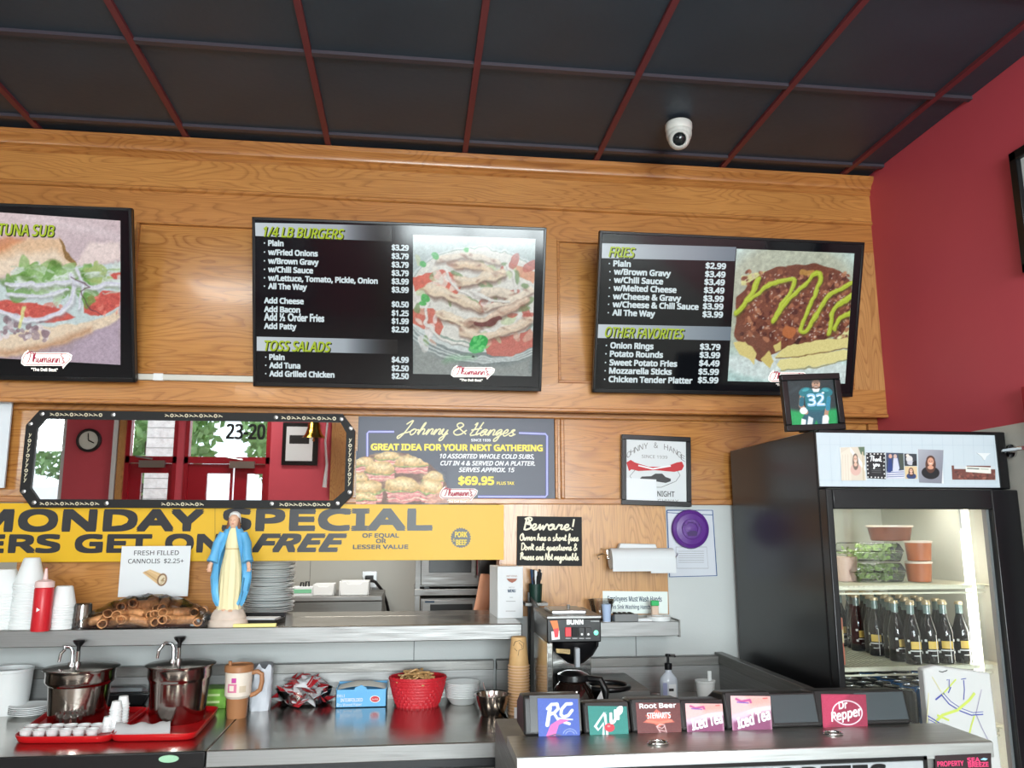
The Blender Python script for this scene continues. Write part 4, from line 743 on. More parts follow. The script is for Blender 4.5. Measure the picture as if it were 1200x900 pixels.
def counter(n, lab, x0, x1, lip, y0=yc0):
    t = thing('work_counter', lab, 'counter', ((x0+x1)/2, y0, 0)); h = (x1-x0)/2-.0015
    MB().box(-h, h, 0, YL-.045-y0, ZT-.03, ZT).build('worktop', STEEL, t, bevel=.003)
    MB().box(-h, h, -.004, .012, ZT-.05, ZT-.001).build('front_lip', lip, t, bevel=.003)
    MB().box(-h, h, YL-.045-y0, YL-.03-y0, ZT-.02, 1.03).build('backsplash', STEELB, t); MB().box(-h, h, YL-.05-y0, YL-.012-y0, 1.026, 1.064).build('backsplash_cap', STEELD, t, bevel=.002)
    MB().box(-h, h, .06, YL-.05-y0, .1, ZT-.055).build('cabinet', mat('dark_appliance', (42, 43, 46), .35), t)
    k = max(1, int((x1-x0)/.45)); w = (x1-x0-.06)/k
    for i in range(k): d = MB().box(-h+.03+w*i+.006, -h+.03+w*(i+1)-.006, .045, .06, .16, ZT-.09).build('door', STEELD, t, bevel=.002); MB().box(-h+.03+w*i+.03, -h+.03+w*(i+1)-.03, .03, .045, ZT-.14, ZT-.12).build('handle', ALU, d)
    for sx in (-1, 1):
        for yy in (.1, .6): MB().lathe([(.02, 0), (.02, .1)], 12, (sx*(h-.06), yy, 0)).build('leg', ALU, t)
    return t
xj = onZ(245, 876, ZT).x; xl2 = onZ(0, 861, ZT).x
c1 = counter(1, 'stainless counter section under the ledge holding the red trays', -2.05, xj, BLACK); counter(2, 'stainless counter section under the ledge, between seam and drink machine', xj, xcr+.02, STEELB)
counter(3, 'stainless counter section at the photo edge with the white bucket on it', XL+.3, -2.05, BLACK)
p = onY(198, 889, yc0-.004); bd = MB(); W_ = .03; bd.prism([(x*W_, z*.011) for x, z in [(cos(a/8*pi)*(1 if abs(cos(a/8*pi)) > .1 else 1), sin(a/8*pi)) for a in range(16)]], -.003, 0, 'y')
o = bd.build('maker_badge', mat('badge_green', (150, 196, 164), .4), c1); o.location = (p.x-c1.location.x, -.0045, p.z)
# grey panel on the right side: sink counter behind the drink machine
sk = thing('sink_counter', 'stainless hand sink counter behind the drink machine', 'sink', (.9, YL, 0)); xsr = 1.335
MB().box(xcr+.03-.9, xsr-.9, 2.85-YL, -.045, ZT-.03, ZT).build('worktop', STEEL, sk, bevel=.003); MB().box(xcr+.03-.9, xsr-.9, -.045, -.03, ZT, 1.03).build('backsplash', STEELB, sk)
MB().box(xcr+.03-.9, xsr-.9, -.055, -.012, 1.026, 1.064).build('backsplash_cap', STEELD, sk, bevel=.002)
MB().box(xsr-.9, xsr-.885, 2.7-YL, -.012, ZT-.03, 1.03).build('side_splash', STEELB, sk); MB().prism([(-.012, 1.03), (-.012, 1.075), (2.7-YL, 1.075), (2.7-YL, 1.03)], xsr-.905, xsr-.87).build('side_splash_cap', STEELD, sk, bevel=.002)
MB().box(xcr+.05-.9, xsr-.92, 2.9-YL, -.06, .1, ZT-.03).build('cabinet', STEELD, sk)
# polished end panel between ledge and brewer
ep = thing('end_panel', 'upright polished steel panel at the end of the ledge beside the brewer', 'panel', (.507, 3.28, ZT)); MB().prism([(-.24, .0), (.2, .0), (.2, 1.325-ZT), (-.24, 1.275-ZT)], -.003, .003).build('sheet', STEELB, ep); MB().prism([(.185, 0), (.2, 0), (.2, 1.34-ZT), (.185, 1.34-ZT)], -.012, .008).build('edge_post', BLACK, ep)

# ---------------------------------------------------------------- things on the ledge
def at_ledge(px, py): return onZ(px, py, ZS)
def cup_prof(r0, r1, h, t=.002, rim=.003): return [(r1, 0), (r1+rim, .001), (r1+rim, .006), (r1, .008), (r0, h-.004), (r0-.004, h), (.0001, h)]
def cup_stack(px, py, ytop, wpx0, wpx1, h, pitch, lab, group, mt, name='foam_cup', Z=ZS, deco=None, n=None):
    b = onZ(px, py, Z); sc = FPX/((b-CAM).dot(FW)); r1 = wpx1/2/sc; r0 = wpx0/2/sc; b.y += r1*.8; b.x *= b.y/(b.y-r1*.8)
    H = onY(px, ytop, b.y).z-Z; n = n or max(1, round((H-h)/pitch)+1); pitch = (H-h)/max(1, n-1)
    proto = None
    for i in range(n):
        lc = (b.x+rng.normal(0, .0012)-(i/n)*0, b.y, Z+i*pitch)
        if proto is None:
            proto = thing(name, lab, 'cup', lc, group=group); MB().lathe([(r1*.96, 0)]+cup_prof(r0, r1, h)[1:], 28).build('cup_wall', mt, proto); MB().torus(r1, .0022, (0, 0, .003), 28, 6).build('rim', mt, proto); pr = proto
        else: pr = dup(proto, lc)
    pr['label'] = 'topmost '+lab.replace('white foam cup in', 'white foam cup of').replace('clear plastic cup nested in', 'clear plastic cup of')
    return b, r0, r1, n, H
cup_stack(-3, 738.5, 667, 28, 46, .095, .0105, 'white foam cup in the inverted stack cut by the photo edge', 'foam cups in the edge stack', WHITEP)
cup_stack(29, 738, 653.5, 18, 33, .1, .0105, 'white foam cup in the tallest inverted stack on the ledge', 'foam cups in the tallest stack', WHITEP)
cup_stack(71, 738, 686.5, 19, 28, .075, .009, 'white foam cup in the short stack beside the ketchup bottle', 'foam cups in the short stack', WHITEP)
b, r0, r1, n, H = cup_stack(95, 737, 708, 19, 21, .09, .004, 'clear plastic cup nested in the small stack beside the pastries', 'clear cups beside the pastries', CLEAR, 'clear_cup', n=4)
b = at_ledge(48.5, 739); sq = thing('squeeze_bottle', 'red ketchup squeeze bottle with white tip between foam cups', 'bottle', (b.x, b.y-.01, ZS)); sc = FPX/((b-CAM).dot(FW)); r = 10.5/sc; H = onY(48, 688, b.y).z-ZS
MB().lathe([(r*.94, 0), (r, .006), (r*.98, H*.5), (r, H-.006), (r*.9, H)], 28).build('bottle_body', mat('ketchup_red', (196, 34, 44), .35), sq); MB().lathe([(r*.98, H), (r*1.0, H+.002), (r*.98, H+.02), (r*.6, H+.026), (.009, H+.028), (.004, H+.066), (.0001, H+.068)], 24).build('cap', mat('cap_clear_pink', (226, 196, 192), .4), sq); MB().tube([(0, 0, H+.05), (0, 0, H+.069)], [.0045, .003]).build('nozzle_tip', mat('ketchup_red'), sq)
MB().add([(-.006, -r-.0006, H*.55), (.006, -r-.0006, H*.5), (-.006, -r-.0006, H*.45)], [(0, 2, 1)]).build('arrow_mark', WHITEP, sq)
# cannoli shells in a low clear tray
SHELL = mat('cannoli_shell', (196, 140, 92), .55, noise=.3, nscale=60, bump=.5, bscale=200); SHELL2 = mat('cannoli_shell_dark', (128, 78, 48), .6, noise=.3, nscale=60)
tb = at_ledge(170, 737); tyc = tb.y+.10; tx0, tx1 = at_ledge(101, 737).x*1.02, at_ledge(244, 737).x*1.03
tr = thing('pastry_tray', 'low clear plastic tray holding a heap of cannoli shells', 'tray', ((tx0+tx1)/2, tyc, ZS)); w = (tx1-tx0)/2
MB().box(-w, w, -.09, .1, 0, .004).box(-w, w, -.09, -.087, .004, .03).box(-w, w, .097, .1, .004, .03).box(-w, -w+.003, -.09, .1, .004, .03).box(w-.003, w, -.09, .1, .004, .03).build('tray_body', CLEAR, tr, bevel=.001)
def shell_mesh():
    m = MB(); vs = []; fs = []; n = 14
    for j, (r, x) in enumerate(((.016, -.04), (.017, -.03), (.0165, 0), (.017, .03), (.016, .04), (.012, .04), (.012, -.04))):
        for i in range(n):
            a = 2*pi*i/n; k = 1+.12*(1 if i in (0, 1) else 0); e = .006*cos(a)*(1 if abs(x) > .035 else 0)*(1 if x > 0 else -1); vs.append((x+e, r*k*cos(a), r*k*sin(a)))
    for j in range(6):
        for i in range(n): fs.append((j*n+i, j*n+(i+1) % n, (j+1)*n+(i+1) % n, (j+1)*n+i))
    for i in range(n): fs.append((6*n+i, 6*n+(i+1) % n, (i+1) % n, i))
    return m.add(vs, fs)
cn = None
SH = [(x, 0) for x in np.linspace(.03, .97, 10)]+[(x, 1) for x in np.linspace(.18, .9, 8)]+[(x, 2) for x in np.linspace(.26, .62, 5)]
for i, (u, k) in enumerate(SH):
    x = tx0+.02+(tx1-tx0-.04)*u; lc = (x, tyc-.045+.02*k+rng.uniform(-.01, .01), ZS+.024+k*.027); rz = (rng.uniform(-.35, .35), rng.uniform(-.25, .25), pi/2+rng.uniform(-.7, .7) if i % 4 else rng.uniform(-.3, .3))
    if cn is None: cn = thing('cannoli_shell', 'crisp brown cannoli shell heaped on the ledge tray', 'pastry', lc, group='cannoli shells in the tray'); shell_mesh().build('shell', SHELL, cn); cn.rotation_euler = rz
    else:
        o = dup(cn, lc, rz)
        if i % 3 == 0: o.children[0].data = o.children[0].data.copy() if i == 3 else o.children[0].data
for i, u in enumerate(np.linspace(.05, .95, 8)): dup(cn, (tx0+.02+(tx1-tx0-.04)*u, tyc+.045, ZS+.03+.02*(i % 2)), (rng.uniform(-.3, .3), 0, pi/2+rng.uniform(-.6, .6)))
bg_ = thing('pastry_wrap', 'loose clear film laid over the cannoli shells', 'wrap', ((tx0+tx1)/2, tyc, ZS)); m = MB(); nx, ny = 22, 8; vs = []
for j in range(ny):
    for i in range(nx):
        u, v = i/(nx-1), j/(ny-1); dome = (sin(pi*u)**.6)*(sin(pi*min(1, v*.9+.1))**.5); vs.append(((u-.5)*w*2.1, (v-.5)*.2, .012+.105*dome+.006*sin(i*2.1+j*1.7)))
m.add(vs, [(j*nx+i, j*nx+i+1, (j+1)*nx+i+1, (j+1)*nx+i) for j in range(ny-1) for i in range(nx-1)]); m.build('film', clearmat('thin_film', (.985, .985, .985), 1.0, .2), bg_)
# statue of a robed woman
b = at_ledge(266, 735); sy = b.y+.045; st = thing('robed_statue', 'painted statue of a robed woman with a blue mantle, on the ledge', 'statue', (b.x*1.01, sy, ZS)); H = onY(268, 600.5, sy).z-ZS; k = H/1.0; sc_w = 46/ (FPX/((b-CAM).dot(FW)))/.34
BLU = mat('mantle_blue', (96, 172, 218), .35, noise=.18, nscale=14); CRMR = mat('robe_cream', (228, 216, 172), .5); SKN = mat('painted_skin', (222, 178, 150), .5); STN = mat('statue_base', (206, 190, 176), .6, noise=.08, nscale=30); HAIR = mat('hair_brown', (120, 76, 50), .6)
def loft(m, secs, n=36, folds=0, fa=0, ph=0, a0=0, a1=2*pi, closed=True):
    vs = []; fs = []; N = n if closed else n+1
    for z, cx, cy, rx, ry, fo in secs:
        for i in range(N):
            a = a0+(a1-a0)*i/n; q = 1+fo*cos(folds*a+ph+z*3); vs.append(((cx+rx*q*cos(a))*k, (cy+ry*q*sin(a))*k, z*k))
    for j in range(len(secs)-1):
        for i in range(n): i2 = (i+1) % N; fs.append((j*N+i, j*N+i2, (j+1)*N+i2, (j+1)*N+i))
    if closed: fs += [tuple(range(N-1, -1, -1)), tuple((len(secs)-1)*N+i for i in range(N))]
    return m.add(vs, fs)
loft(MB(), [(0, 0, 0, .17, .12, 0), (.02, 0, 0, .175, .125, 0), (.05, 0, 0, .165, .12, 0), (.06, 0, 0, .15, .11, 0), (.075, 0, 0, .155, .115, 0), (.11, 0, 0, .14, .105, .03), (.14, 0, 0, .12, .09, .05), (.16, 0, 0, .08, .06, .08)], folds=7).build('pedestal', STN, st)
loft(MB(), [(.13, 0, -.01, .105, .075, .05), (.2, 0, -.01, .092, .07, .07), (.35, 0, -.005, .095, .065, .07), (.5, 0, 0, .088, .06, .06), (.62, 0, 0, .07, .052, .04), (.68, 0, 0, .062, .05, .02), (.76, 0, 0, .075, .052, .02), (.82, 0, 0, .07, .045, .01), (.86, 0, 0, .03, .03, 0)], folds=13).build('robe', CRMR, st)
MB().torus(.066*k, .005*k, (0, 0, .675*k), 28, 6, 1, .8).build('sash', mat('sash_tan', (206, 176, 126), .5), st)
# mantle: open at the front, flaring to the sides
m = MB(); secs = []
for z, rx, ry, op, fo in ((.17, .105, .08, .9, .1), (.22, .13, .09, .95, .12), (.3, .152, .1, 1.0, .11), (.42, .168, .1, 1.02, .09), (.54, .162, .095, .95, .07), (.64, .15, .09, .78, .06), (.72, .13, .08, .62, .03), (.79, .112, .07, .5, .02), (.85, .075, .055, .5, .01), (.88, .045, .045, .6, 0)): secs.append((z, rx, ry, op, fo))
n = 40; vs = []; fs = []
for z, rx, ry, op, fo in secs:
    for lay in (1, .93):
        for i in range(n+1): a = -pi/2+op*.75+(2*pi-op*1.5)*i/n; q = (1+fo*cos(11*a+z*9))*lay; vs.append((rx*q*cos(a)*k, (ry*q*sin(a)+.012)*k, z*k))
S2 = 2*(n+1)
for j in range(len(secs)-1):
    for i in range(n): a, b_ = j*S2+i, (j+1)*S2+i; fs += [(a, a+1, b_+1, b_), (a+n+1, b_+n+1, b_+n+2, a+n+2)]
    a, b_ = j*S2, (j+1)*S2; fs += [(a, b_, b_+n+1, a+n+1), (a+n, a+2*n+1, b_+2*n+1, b_+n)]
for i in range(n): fs += [(i, n+1+i, n+2+i, i+1)]
m.add(vs, fs); m.build('mantle', BLU, st)
for sx in (-1, 1):
    m = MB(); m.tube([(sx*.085*k, 0, .81*k), (sx*.125*k, -.02*k, .72*k), (sx*.14*k, -.05*k, .62*k), (sx*.155*k, -.07*k, .56*k)], [.04*k, .045*k, .042*k, .05*k], 12); m.build('sleeve', BLU, st)
    m = MB(); m.tube([(sx*.158*k, -.075*k, .555*k), (sx*.168*k, -.085*k, .53*k), (sx*.172*k, -.09*k, .5*k)], [.016*k, .02*k, .015*k], 8)
    for f in range(5): m.tube([(sx*(.16+.006*f)*k, -.09*k, .505*k), (sx*(.157+.009*f)*k, -.094*k, (.475 if f != 4 else .49)*k)], [.005*k, .0035*k], 6)
    m.build('hand', SKN, st)
m = MB(); m.M = Matrix.Translation((0, -.012*k, .922*k)) @ Matrix.Scale(1.12, 4); m.lathe([(.0001, -.062*k), (.02*k, -.055*k), (.034*k, -.03*k), (.04*k, 0), (.037*k, .03*k), (.02*k, .05*k), (.0001, .055*k)], 20); m.tube([(0, .005*k, -.1*k), (0, .005*k, -.03*k)], .02*k); m.lathe([(.0001, -.008*k), (.006*k, -.004*k), (.003*k, .014*k)], 8, (0, -.04*k, 0)); m.build('head', SKN, st)
for sx in (-1, 1): MB().lathe([(.0001, -.004*k), (.006*k, 0), (.0001, .004*k)], 8, (sx*.016*k, -.054*k, .932*k)).build('eye', HAIR, st)
MB().box(-.01*k, .01*k, -.056*k, -.044*k, .893*k, .899*k).build('mouth', mat('lip_red', (170, 80, 80), .5), st)
m = MB(); m.tube([(-.036*k, -.01*k, .95*k), (-.044*k, -.01*k, .9*k), (-.05*k, -.02*k, .85*k)], [.012*k, .016*k, .014*k], 8); m.tube([(.036*k, -.01*k, .95*k), (.044*k, -.01*k, .9*k), (.05*k, -.02*k, .85*k)], [.012*k, .016*k, .014*k], 8); m.build('hair', HAIR, st)
m = MB(); m.M = Matrix.Translation((0, .01*k, .935*k)); m.lathe([(.05*k, -.07*k), (.054*k, -.03*k), (.053*k, .02*k), (.044*k, .05*k), (.022*k, .066*k), (.0001, .07*k)], 24); m.M = Matrix.Identity(4)
hd = m.build('veil', mat('veil_white', (226, 228, 226), .5), st); hd.scale = (1, 1, 1); hd.location = (0, .012*k, .006*k)
MB().lathe([(.0001, .02*k), (.02*k, .014*k), (.018*k, 0), (.0001, 0)], 12, (-.03*k, -.07*k, .135*k), 1, 1.6).lathe([(.0001, .02*k), (.02*k, .014*k), (.018*k, 0), (.0001, 0)], 12, (.03*k, -.075*k, .13*k), 1, 1.6).build('foot', SKN, st)
# stack of white foam plates with wavy edges
b = at_ledge(313, 722); py_ = b.y+.14; px_ = onY(315, 690, py_).x; hw = (onY(345, 690, py_).x-onY(285, 690, py_).x)/2; H = onY(315, 655, py_).z-ZS; n = 26; fp0 = None
for i in range(n):
    lc = (px_+rng.uniform(-.006, .006), py_+rng.uniform(-.004, .004), ZS+i*(H-.012)/(n-1)); rzz = (rng.uniform(-.02, .02), rng.uniform(-.025, .025), rng.uniform(-.06, .06))
    if fp0 is None:
        fp0 = thing('foam_plate', 'white foam plate in the tall stack behind the statue', 'plate', lc, group='foam plates behind the statue'); m = MB(); vs = []; fs = []; nn = 36; rr = ((.0, .003), (.62, .0), (.7, .002), (.97, .011), (1, .011), (.98, .0085), (.7, -.0005), (.6, -.002), (0, -.001))
        prof = [(max(1e-4, hw*a), z) for a, z in rr]
        m.lathe([p_ for p_ in prof], nn, (0, 0, .002)); m.build('plate_body', WHITEP, fp0)
    else: fpt = dup(fp0, lc, rzz)
fpt['label'] = 'topmost white foam plate of the tall stack behind the statue'
# pens, black tray with slips, yellow pad
b = at_ledge(234, 734); pn = thing('dispenser_pen', 'white and black tape dispenser lying beside the statue', 'dispenser', (b.x, b.y+.02, ZS)); m = MB(); m.prism([(-.04, 0), (.045, 0), (.045, .045), (.03, .04), (-.02, .014), (-.04, .012)], -.012, .012, 'y'); m.build('holder', BLACK, pn, bevel=.002); m = MB(); m.M = Matrix.Translation((-.02, -.013, .016)) @ Matrix.Rotation(pi/2, 4, 'X'); m.lathe([(.008, -.02), (.018, -.02), (.018, .004), (.008, .004)], 18); m.build('tape_roll', WHITEG, pn)
b = at_ledge(299, 733.5); tr_ = thing('bill_tray', 'black tray with white slips on the ledge beside the statue', 'tray', (b.x, b.y+.08, ZS), rz=-.1); MB().box(-.085, .085, -.06, .07, 0, .006).box(-.085, .085, -.06, -.052, .006, .02).box(-.085, .085, .062, .07, .006, .035).box(-.085, -.077, -.06, .07, .006, .02).box(.077, .085, -.06, .07, .006, .02).build('tray_body', BLACK, tr_, bevel=.002)
MB().box(-.06, .07, -.04, .05, .007, .022).build('paper_slips', PAPER, tr_)
yp = thing('note_pad', 'thin yellow note pad at the front edge of the ledge', 'pad', (at_ledge(298, 735).x, at_ledge(298, 735).y+.012, ZS)); MB().box(-.078, .078, -.008, .008, 0, .012).build('pages', mat('pale_yellow', (226, 216, 140), .6), yp, bevel=.001)
# row of folded takeout menus standing in a holder
b = at_ledge(597, 724.5); mx0, mx1 = onY(583, 700, b.y).x, onY(613, 700, b.y).x; H = onY(597, 664, b.y).z-ZS; mw_, mc_ = mx1-mx0, (mx0+mx1)/2; MB_ = None
for i in range(16):
    lc = (mc_-i*.0006, b.y+.004+i*.0155, ZS)
    if i == 0:
        mn = thing('takeout_menu', 'white folded takeout menu at the front of the standing row', 'menu', lc, group=None)
        MB().box(-mw_/2, mw_/2, 0, .006, .0, H).box(-mw_/2+.002, mw_/2-.002, -.003, 0, .0, H*.56).build('leaflet', PAPER, mn, bevel=.001)
        sg = Sign(mn, Matrix.Translation(lc) @ Matrix.Rotation(pi/2, 4, 'X')); sg.z = .0042; BRN = ink('brown', (150, 84, 60))
        sg.text('HOT DOGS', 593.5, 676, 606, 2, BRN); sg.poly([(593.5, 678), (606, 678), (604, 681), (600, 683), (596, 681)], BRN); sg.text('MENU', 595, 694, 604, 3.4, NAV, .02); sg.text('TAKE OUT', 596, 689, 603, 1.4, GRY)
        for y, a, c_ in ((700, 597, 601), (704.5, 593, 604), (716, 592.5, 604)): sg.line([(a, y), (c_, y)], .45, GRY)
        sg.finish()
        m2 = thing('takeout_menu', 'plain white takeout menu in the standing row at the ledge end', 'menu', (lc[0], lc[1]+.0155, ZS), group='takeout menus standing in a row'); MB().box(-mw_/2, mw_/2, 0, .012, .0, H*.985).build('leaflet', PAPER, m2, bevel=.001)
    elif i > 1: dup(m2, lc, (rng.uniform(-.012, .012), 0, 0))
# pens in a cup on the panel corner
b = onY(628, 712, 3.46); pc = thing('pen_cup', 'dark green pen cup beside the takeout menus', 'cup', (b.x, 3.47, b.z-.0)); MB().lathe([(.026, 0), (.03, .075), (.027, .075), (.024, .004), (.0001, .004)], 20).build('cup_wall', mat('dark_green_plastic', (24, 52, 44), .35), pc)
pc.location.z = 1.30; MB().box(-.05, .045, -.05, .06, -.012, 0).build('shelf_foot', STEELD, pc)
for k_, (dx, dy, hh, mm_) in enumerate(((-.012, 0, .13, NAV), (0, .01, .125, WHITEG), (.012, 0, .13, BLACK), (.006, -.01, .12, BLACK), (-.004, -.008, .128, BLACK), (.016, .008, .118, BLACK))):
    pe = thing('pen', ('blue' if k_ == 0 else 'white' if k_ == 1 else 'black')+' pen standing in the dark green pen cup', 'pen', (b.x+dx*.5, 3.47+dy*.5, 1.306), group=('black pens in the green cup' if k_ > 1 else None)); pe.rotation_euler = (dy*6, dx*8, 0); MB().tube([(0, 0, 0), (0, 0, hh*.72)], .004).build('barrel', mm_, pe); MB().tube([(0, 0, hh*.7), (0, 0, hh)], .0046).box(.004, .007, -.0015, .0015, hh*.74, hh*.98).build('pen_cap', mm_, pe)
# ---------------------------------------------------------------- kitchen behind the opening
KD = 5.6; zks = onY(395, 699, KD).z; kx0, kx1 = onY(330, 700, KD).x, onY(448, 700, KD).x
ku = thing('kitchen_table', 'dark steel kitchen table with a shelf edge behind the opening', 'table', ((kx0+kx1)/2, KD, 0)); w = (kx1-kx0)/2
MB().box(-w, w, 0, .6, zks-.03, zks).build('table_top', STEELB, ku, bevel=.003); MB().box(-w, w, .03, .6, zks-.35, zks-.035).build('apron', STEELD, ku, bevel=.003)
for sx in (-1, 1):
    for yy in (.05, .55): MB().box(sx*(w-.03)-.02, sx*(w-.03)+.02, yy-.02, yy+.02, 0, zks-.3).build('leg', STEELD, ku)
def bin_(x0, x1, yt, yb, lab):
    a, c_ = onY(x0, yb, KD+.05), onY(x1, yb, KD+.05); H = onY(x0, yt, KD+.05).z-zks; w = (c_.x-a.x)/2; t = thing('open_bin', lab, 'bin', ((a.x+c_.x)/2, KD+.12, zks)); m = MB()
    m.prism([(-w*.9, .004), (w*.9, .004), (w, H), (w*.55, H), (w*.4, H*.8), (-w*.4, H*.8), (-w*.55, H), (-w, H)], -.07, -.064, 'y').prism([(-w*.9, 0), (w*.9, 0), (w, H), (-w, H)], .1, .106, 'y').box(-w*.9, w*.9, -.065, .102, 0, .005).box(-w, -w+.006, -.065, .102, .0, H).box(w-.006, w, -.065, .102, .0, H); m.build('bin_body', WHITEG, t, bevel=.003)
bin_(366, 391, 685, 698, 'small white scoop front bin on the kitchen table'); bin_(397, 432, 681.5, 698, 'wide white scoop front bin on the kitchen table beside the outlet')
a = onY(342, 699, KD+.05); c_ = onY(366, 699, KD+.05); gb = thing('label_box', 'low white and green box on the kitchen table behind the plates', 'box', ((a.x+c_.x)/2, KD+.1, zks)); w = (c_.x-a.x)/2; MB().box(-w, w, -.05, .06, 0, .06).build('carton', PAPER, gb, bevel=.003); MB().box(-w*.9, w*.9, -.052, -.05, .02, .045).build('green_print', mat('pale_green', (120, 190, 150), .5), gb); MB().tube([(w*.2, 0, .06), (w*.25, 0, .09), (w*.5, 0, .09), (w*.55, 0, .06)], .006).tube([(-w*.3, 0, .06), (-w*.25, 0, .085), (0, 0, .085), (0, 0, .06)], .006).build('loops', BLACK, gb)
ob = onY(433, 679, YK-.006); ot = thing('wall_outlet', 'steel outlet plate with a black plug on the kitchen wall', 'outlet', ob); MB().box(-.055, .055, 0, .006, -.06, .06).build('plate', ALU, ot, bevel=.002); MB().box(-.03, .03, -.04, 0, -.02, .03).build('plug', BLACK, ot, bevel=.003)
MB().box(.02, .07, 0, .006, -.14, -.06).build('lower_plate', STEELD, ot)
pts = [onY(x, y, YK-.06) for x, y in ((433, 679), (440, 682), (448, 692), (453, 706), (455, 716), (456, 730), (456, 760))]; cdt = thing('power_cord', 'black power cord hanging from the kitchen outlet', 'cord', pts[0]); MB().tube([tuple(p-pts[0]) for p in pts], .011, 8).build('cable', BLACK, cdt)
# rack with two ovens
KM = 5.2; rx0, rx1 = onY(489, 700, KM).x, onY(640, 700, KM).x; rk = thing('oven_rack', 'steel rack holding two microwave ovens behind the opening', 'rack', (rx0, KM, 0))
for x in (0, rx1-rx0):
    for y in (.0, .45): MB().box(x-.014, x+.014, y-.014, y+.014, 0, 2.1).build('post', STEELB, rk)
z1, z2 = onY(530, 690, KM).z, onY(530, 650, KM).z
for zz, th in ((z1, onY(530, 697.5, KM).z-z1), (onY(530, 745, KM).z, -.035)): MB().box(-.02, rx1-rx0+.02, -.02, .48, zz+th, zz).build('shelf', STEELB, rk, bevel=.003)
def oven(x0, x1, yt, yb, Y, lab):
    a, c_ = onY(x0, yb, Y), onY(x1, yb, Y); H = onY(x0, yt, Y).z-a.z; W_ = c_.x-a.x; t = thing('microwave_oven', lab, 'microwave', (a.x, Y, a.z)); MB().box(0, W_, 0, .42, 0, H).build('casing', STEELB, t, bevel=.004)
    d = MB().box(.01, W_*.76, -.02, 0, .01, H-.01).build('door', STEELB, t, bevel=.004); MB().box(.06, W_*.66, -.024, -.02, H*.28, H*.84).build('window_pane', BLACK, d, bevel=.002); MB().tube([(W_*.715, -.02, H*.2), (W_*.715, -.055, H*.24), (W_*.715, -.055, H*.8), (W_*.715, -.02, H*.84)], .009).build('handle', CHROME, d)
    MB().box(W_*.77, W_-.01, -.012, 0, .01, H-.01).build('control_panel', ALU, t, bevel=.002)
    for i in range(4):
        for j in range(3): MB().box(W_*(.8+.055*j), W_*(.84+.055*j), -.015, -.012, H*(.2+.13*i), H*(.28+.13*i)).build('button', STEELD, t)
    return t
o1 = oven(491, 583, 628, 688.2, KM, 'upper stainless microwave oven on the rack behind the opening'); o1.location.z = z1+.012
for x in (.05, .4): MB().box(x-.015, x+.015, .05, .36, -.012, 0).build('foot', BLACK, o1)
o2 = oven(492, 584, 701, 744.8, KM, 'lower stainless microwave oven on the rack behind the opening'); sg = Sign(o2, Matrix.Translation(o2.location) @ Matrix.Rotation(pi/2, 4, 'X')); sg.z = .022; sg.poly([(498, 704), (509, 704), (509, 706), (498, 706)], NAV); sg.finish({'ink_navy': 'name_plate'})
# person standing behind the wall: skinned body, one bare arm showing in the opening
PX_, PYY = onY(571, 668, 4.45).x, 4.45
def skin(name, pts, edges, rad, m, parent, sub=2, root=0):
    me = bpy.data.meshes.new(name); me.from_pydata(pts, edges, []); o = bpy.data.objects.new(name, me); COL.objects.link(o); o.parent = parent; me.materials.append(m)
    md = o.modifiers.new('skin', 'SKIN'); md.use_smooth_shade = True; sv = me.skin_vertices[0].data
    for i, r in enumerate(rad): sv[i].radius = (r, r) if not isinstance(r, tuple) else r; sv[i].use_root = i == root
    sb = o.modifiers.new('sub', 'SUBSURF'); sb.levels = sub; sb.render_levels = sub
    for p_ in me.polygons: p_.use_smooth = True
    return o
SK = mat('skin', (206, 150, 120), .5, noise=.04, nscale=12); TEE = mat('black_tee', (20, 20, 24), .85); JE = mat('dark_trousers', (36, 38, 46), .85)
pr = thing('person', 'person in a black t-shirt standing behind the opening, one bare arm showing', 'person', (PX_+.2, PYY, 0))
P = [(0, 0, .95), (0, .01, 1.12), (0, .01, 1.3), (0, .02, 1.44), (0, .01, 1.53), (-.1, .02, 1.45), (-.175, .01, 1.42), (-.215, -.01, 1.25), (-.26, -.06, 1.10), (-.285, -.16, 1.0), (.1, .02, 1.45), (.175, .01, 1.42), (.215, .02, 1.15), (.22, -.06, .93), (.22, -.08, .86), (-.09, 0, .9), (-.1, .0, .5), (-.1, .03, .1), (.09, 0, .9), (.1, 0, .5), (.1, .03, .1), (0, -.0, 1.6)]
E_ = [(0, 1), (1, 2), (2, 3), (3, 4), (4, 21), (3, 5), (5, 6), (6, 7), (7, 8), (8, 9), (3, 10), (10, 11), (11, 12), (12, 13), (13, 14), (0, 15), (15, 16), (16, 17), (0, 18), (18, 19), (19, 20)]
R_ = [(.14, .1), (.125, .09), (.14, .1), (.12, .09), .055, .07, .06, .046, .038, .026, .07, .06, .044, .036, .026, .085, .06, .04, .085, .06, .04, .05]
skin('body', P, E_, R_, SK, pr)
skin('t_shirt', [(0, 0, .93), (0, .01, 1.12), (0, .01, 1.3), (0, .02, 1.43), (-.1, .02, 1.46), (-.18, .01, 1.43), (-.208, .0, 1.335), (.1, .02, 1.46), (.18, .01, 1.43), (.208, .01, 1.335), (0, .01, 1.49)], [(0, 1), (1, 2), (2, 3), (3, 4), (4, 5), (5, 6), (3, 7), (7, 8), (8, 9), (3, 10)], [(.155, .115), (.145, .105), (.155, .115), (.13, .1), .08, .076, .066, .08, .076, .066, .075], TEE, pr)
skin('trousers', [(0, 0, .98), (-.09, 0, .88), (-.1, 0, .5), (-.1, .03, .08), (.09, 0, .88), (.1, 0, .5), (.1, .03, .08)], [(0, 1), (1, 2), (2, 3), (0, 4), (4, 5), (5, 6)], [(.15, .11), .1, .075, .06, .1, .075, .06], JE, pr)
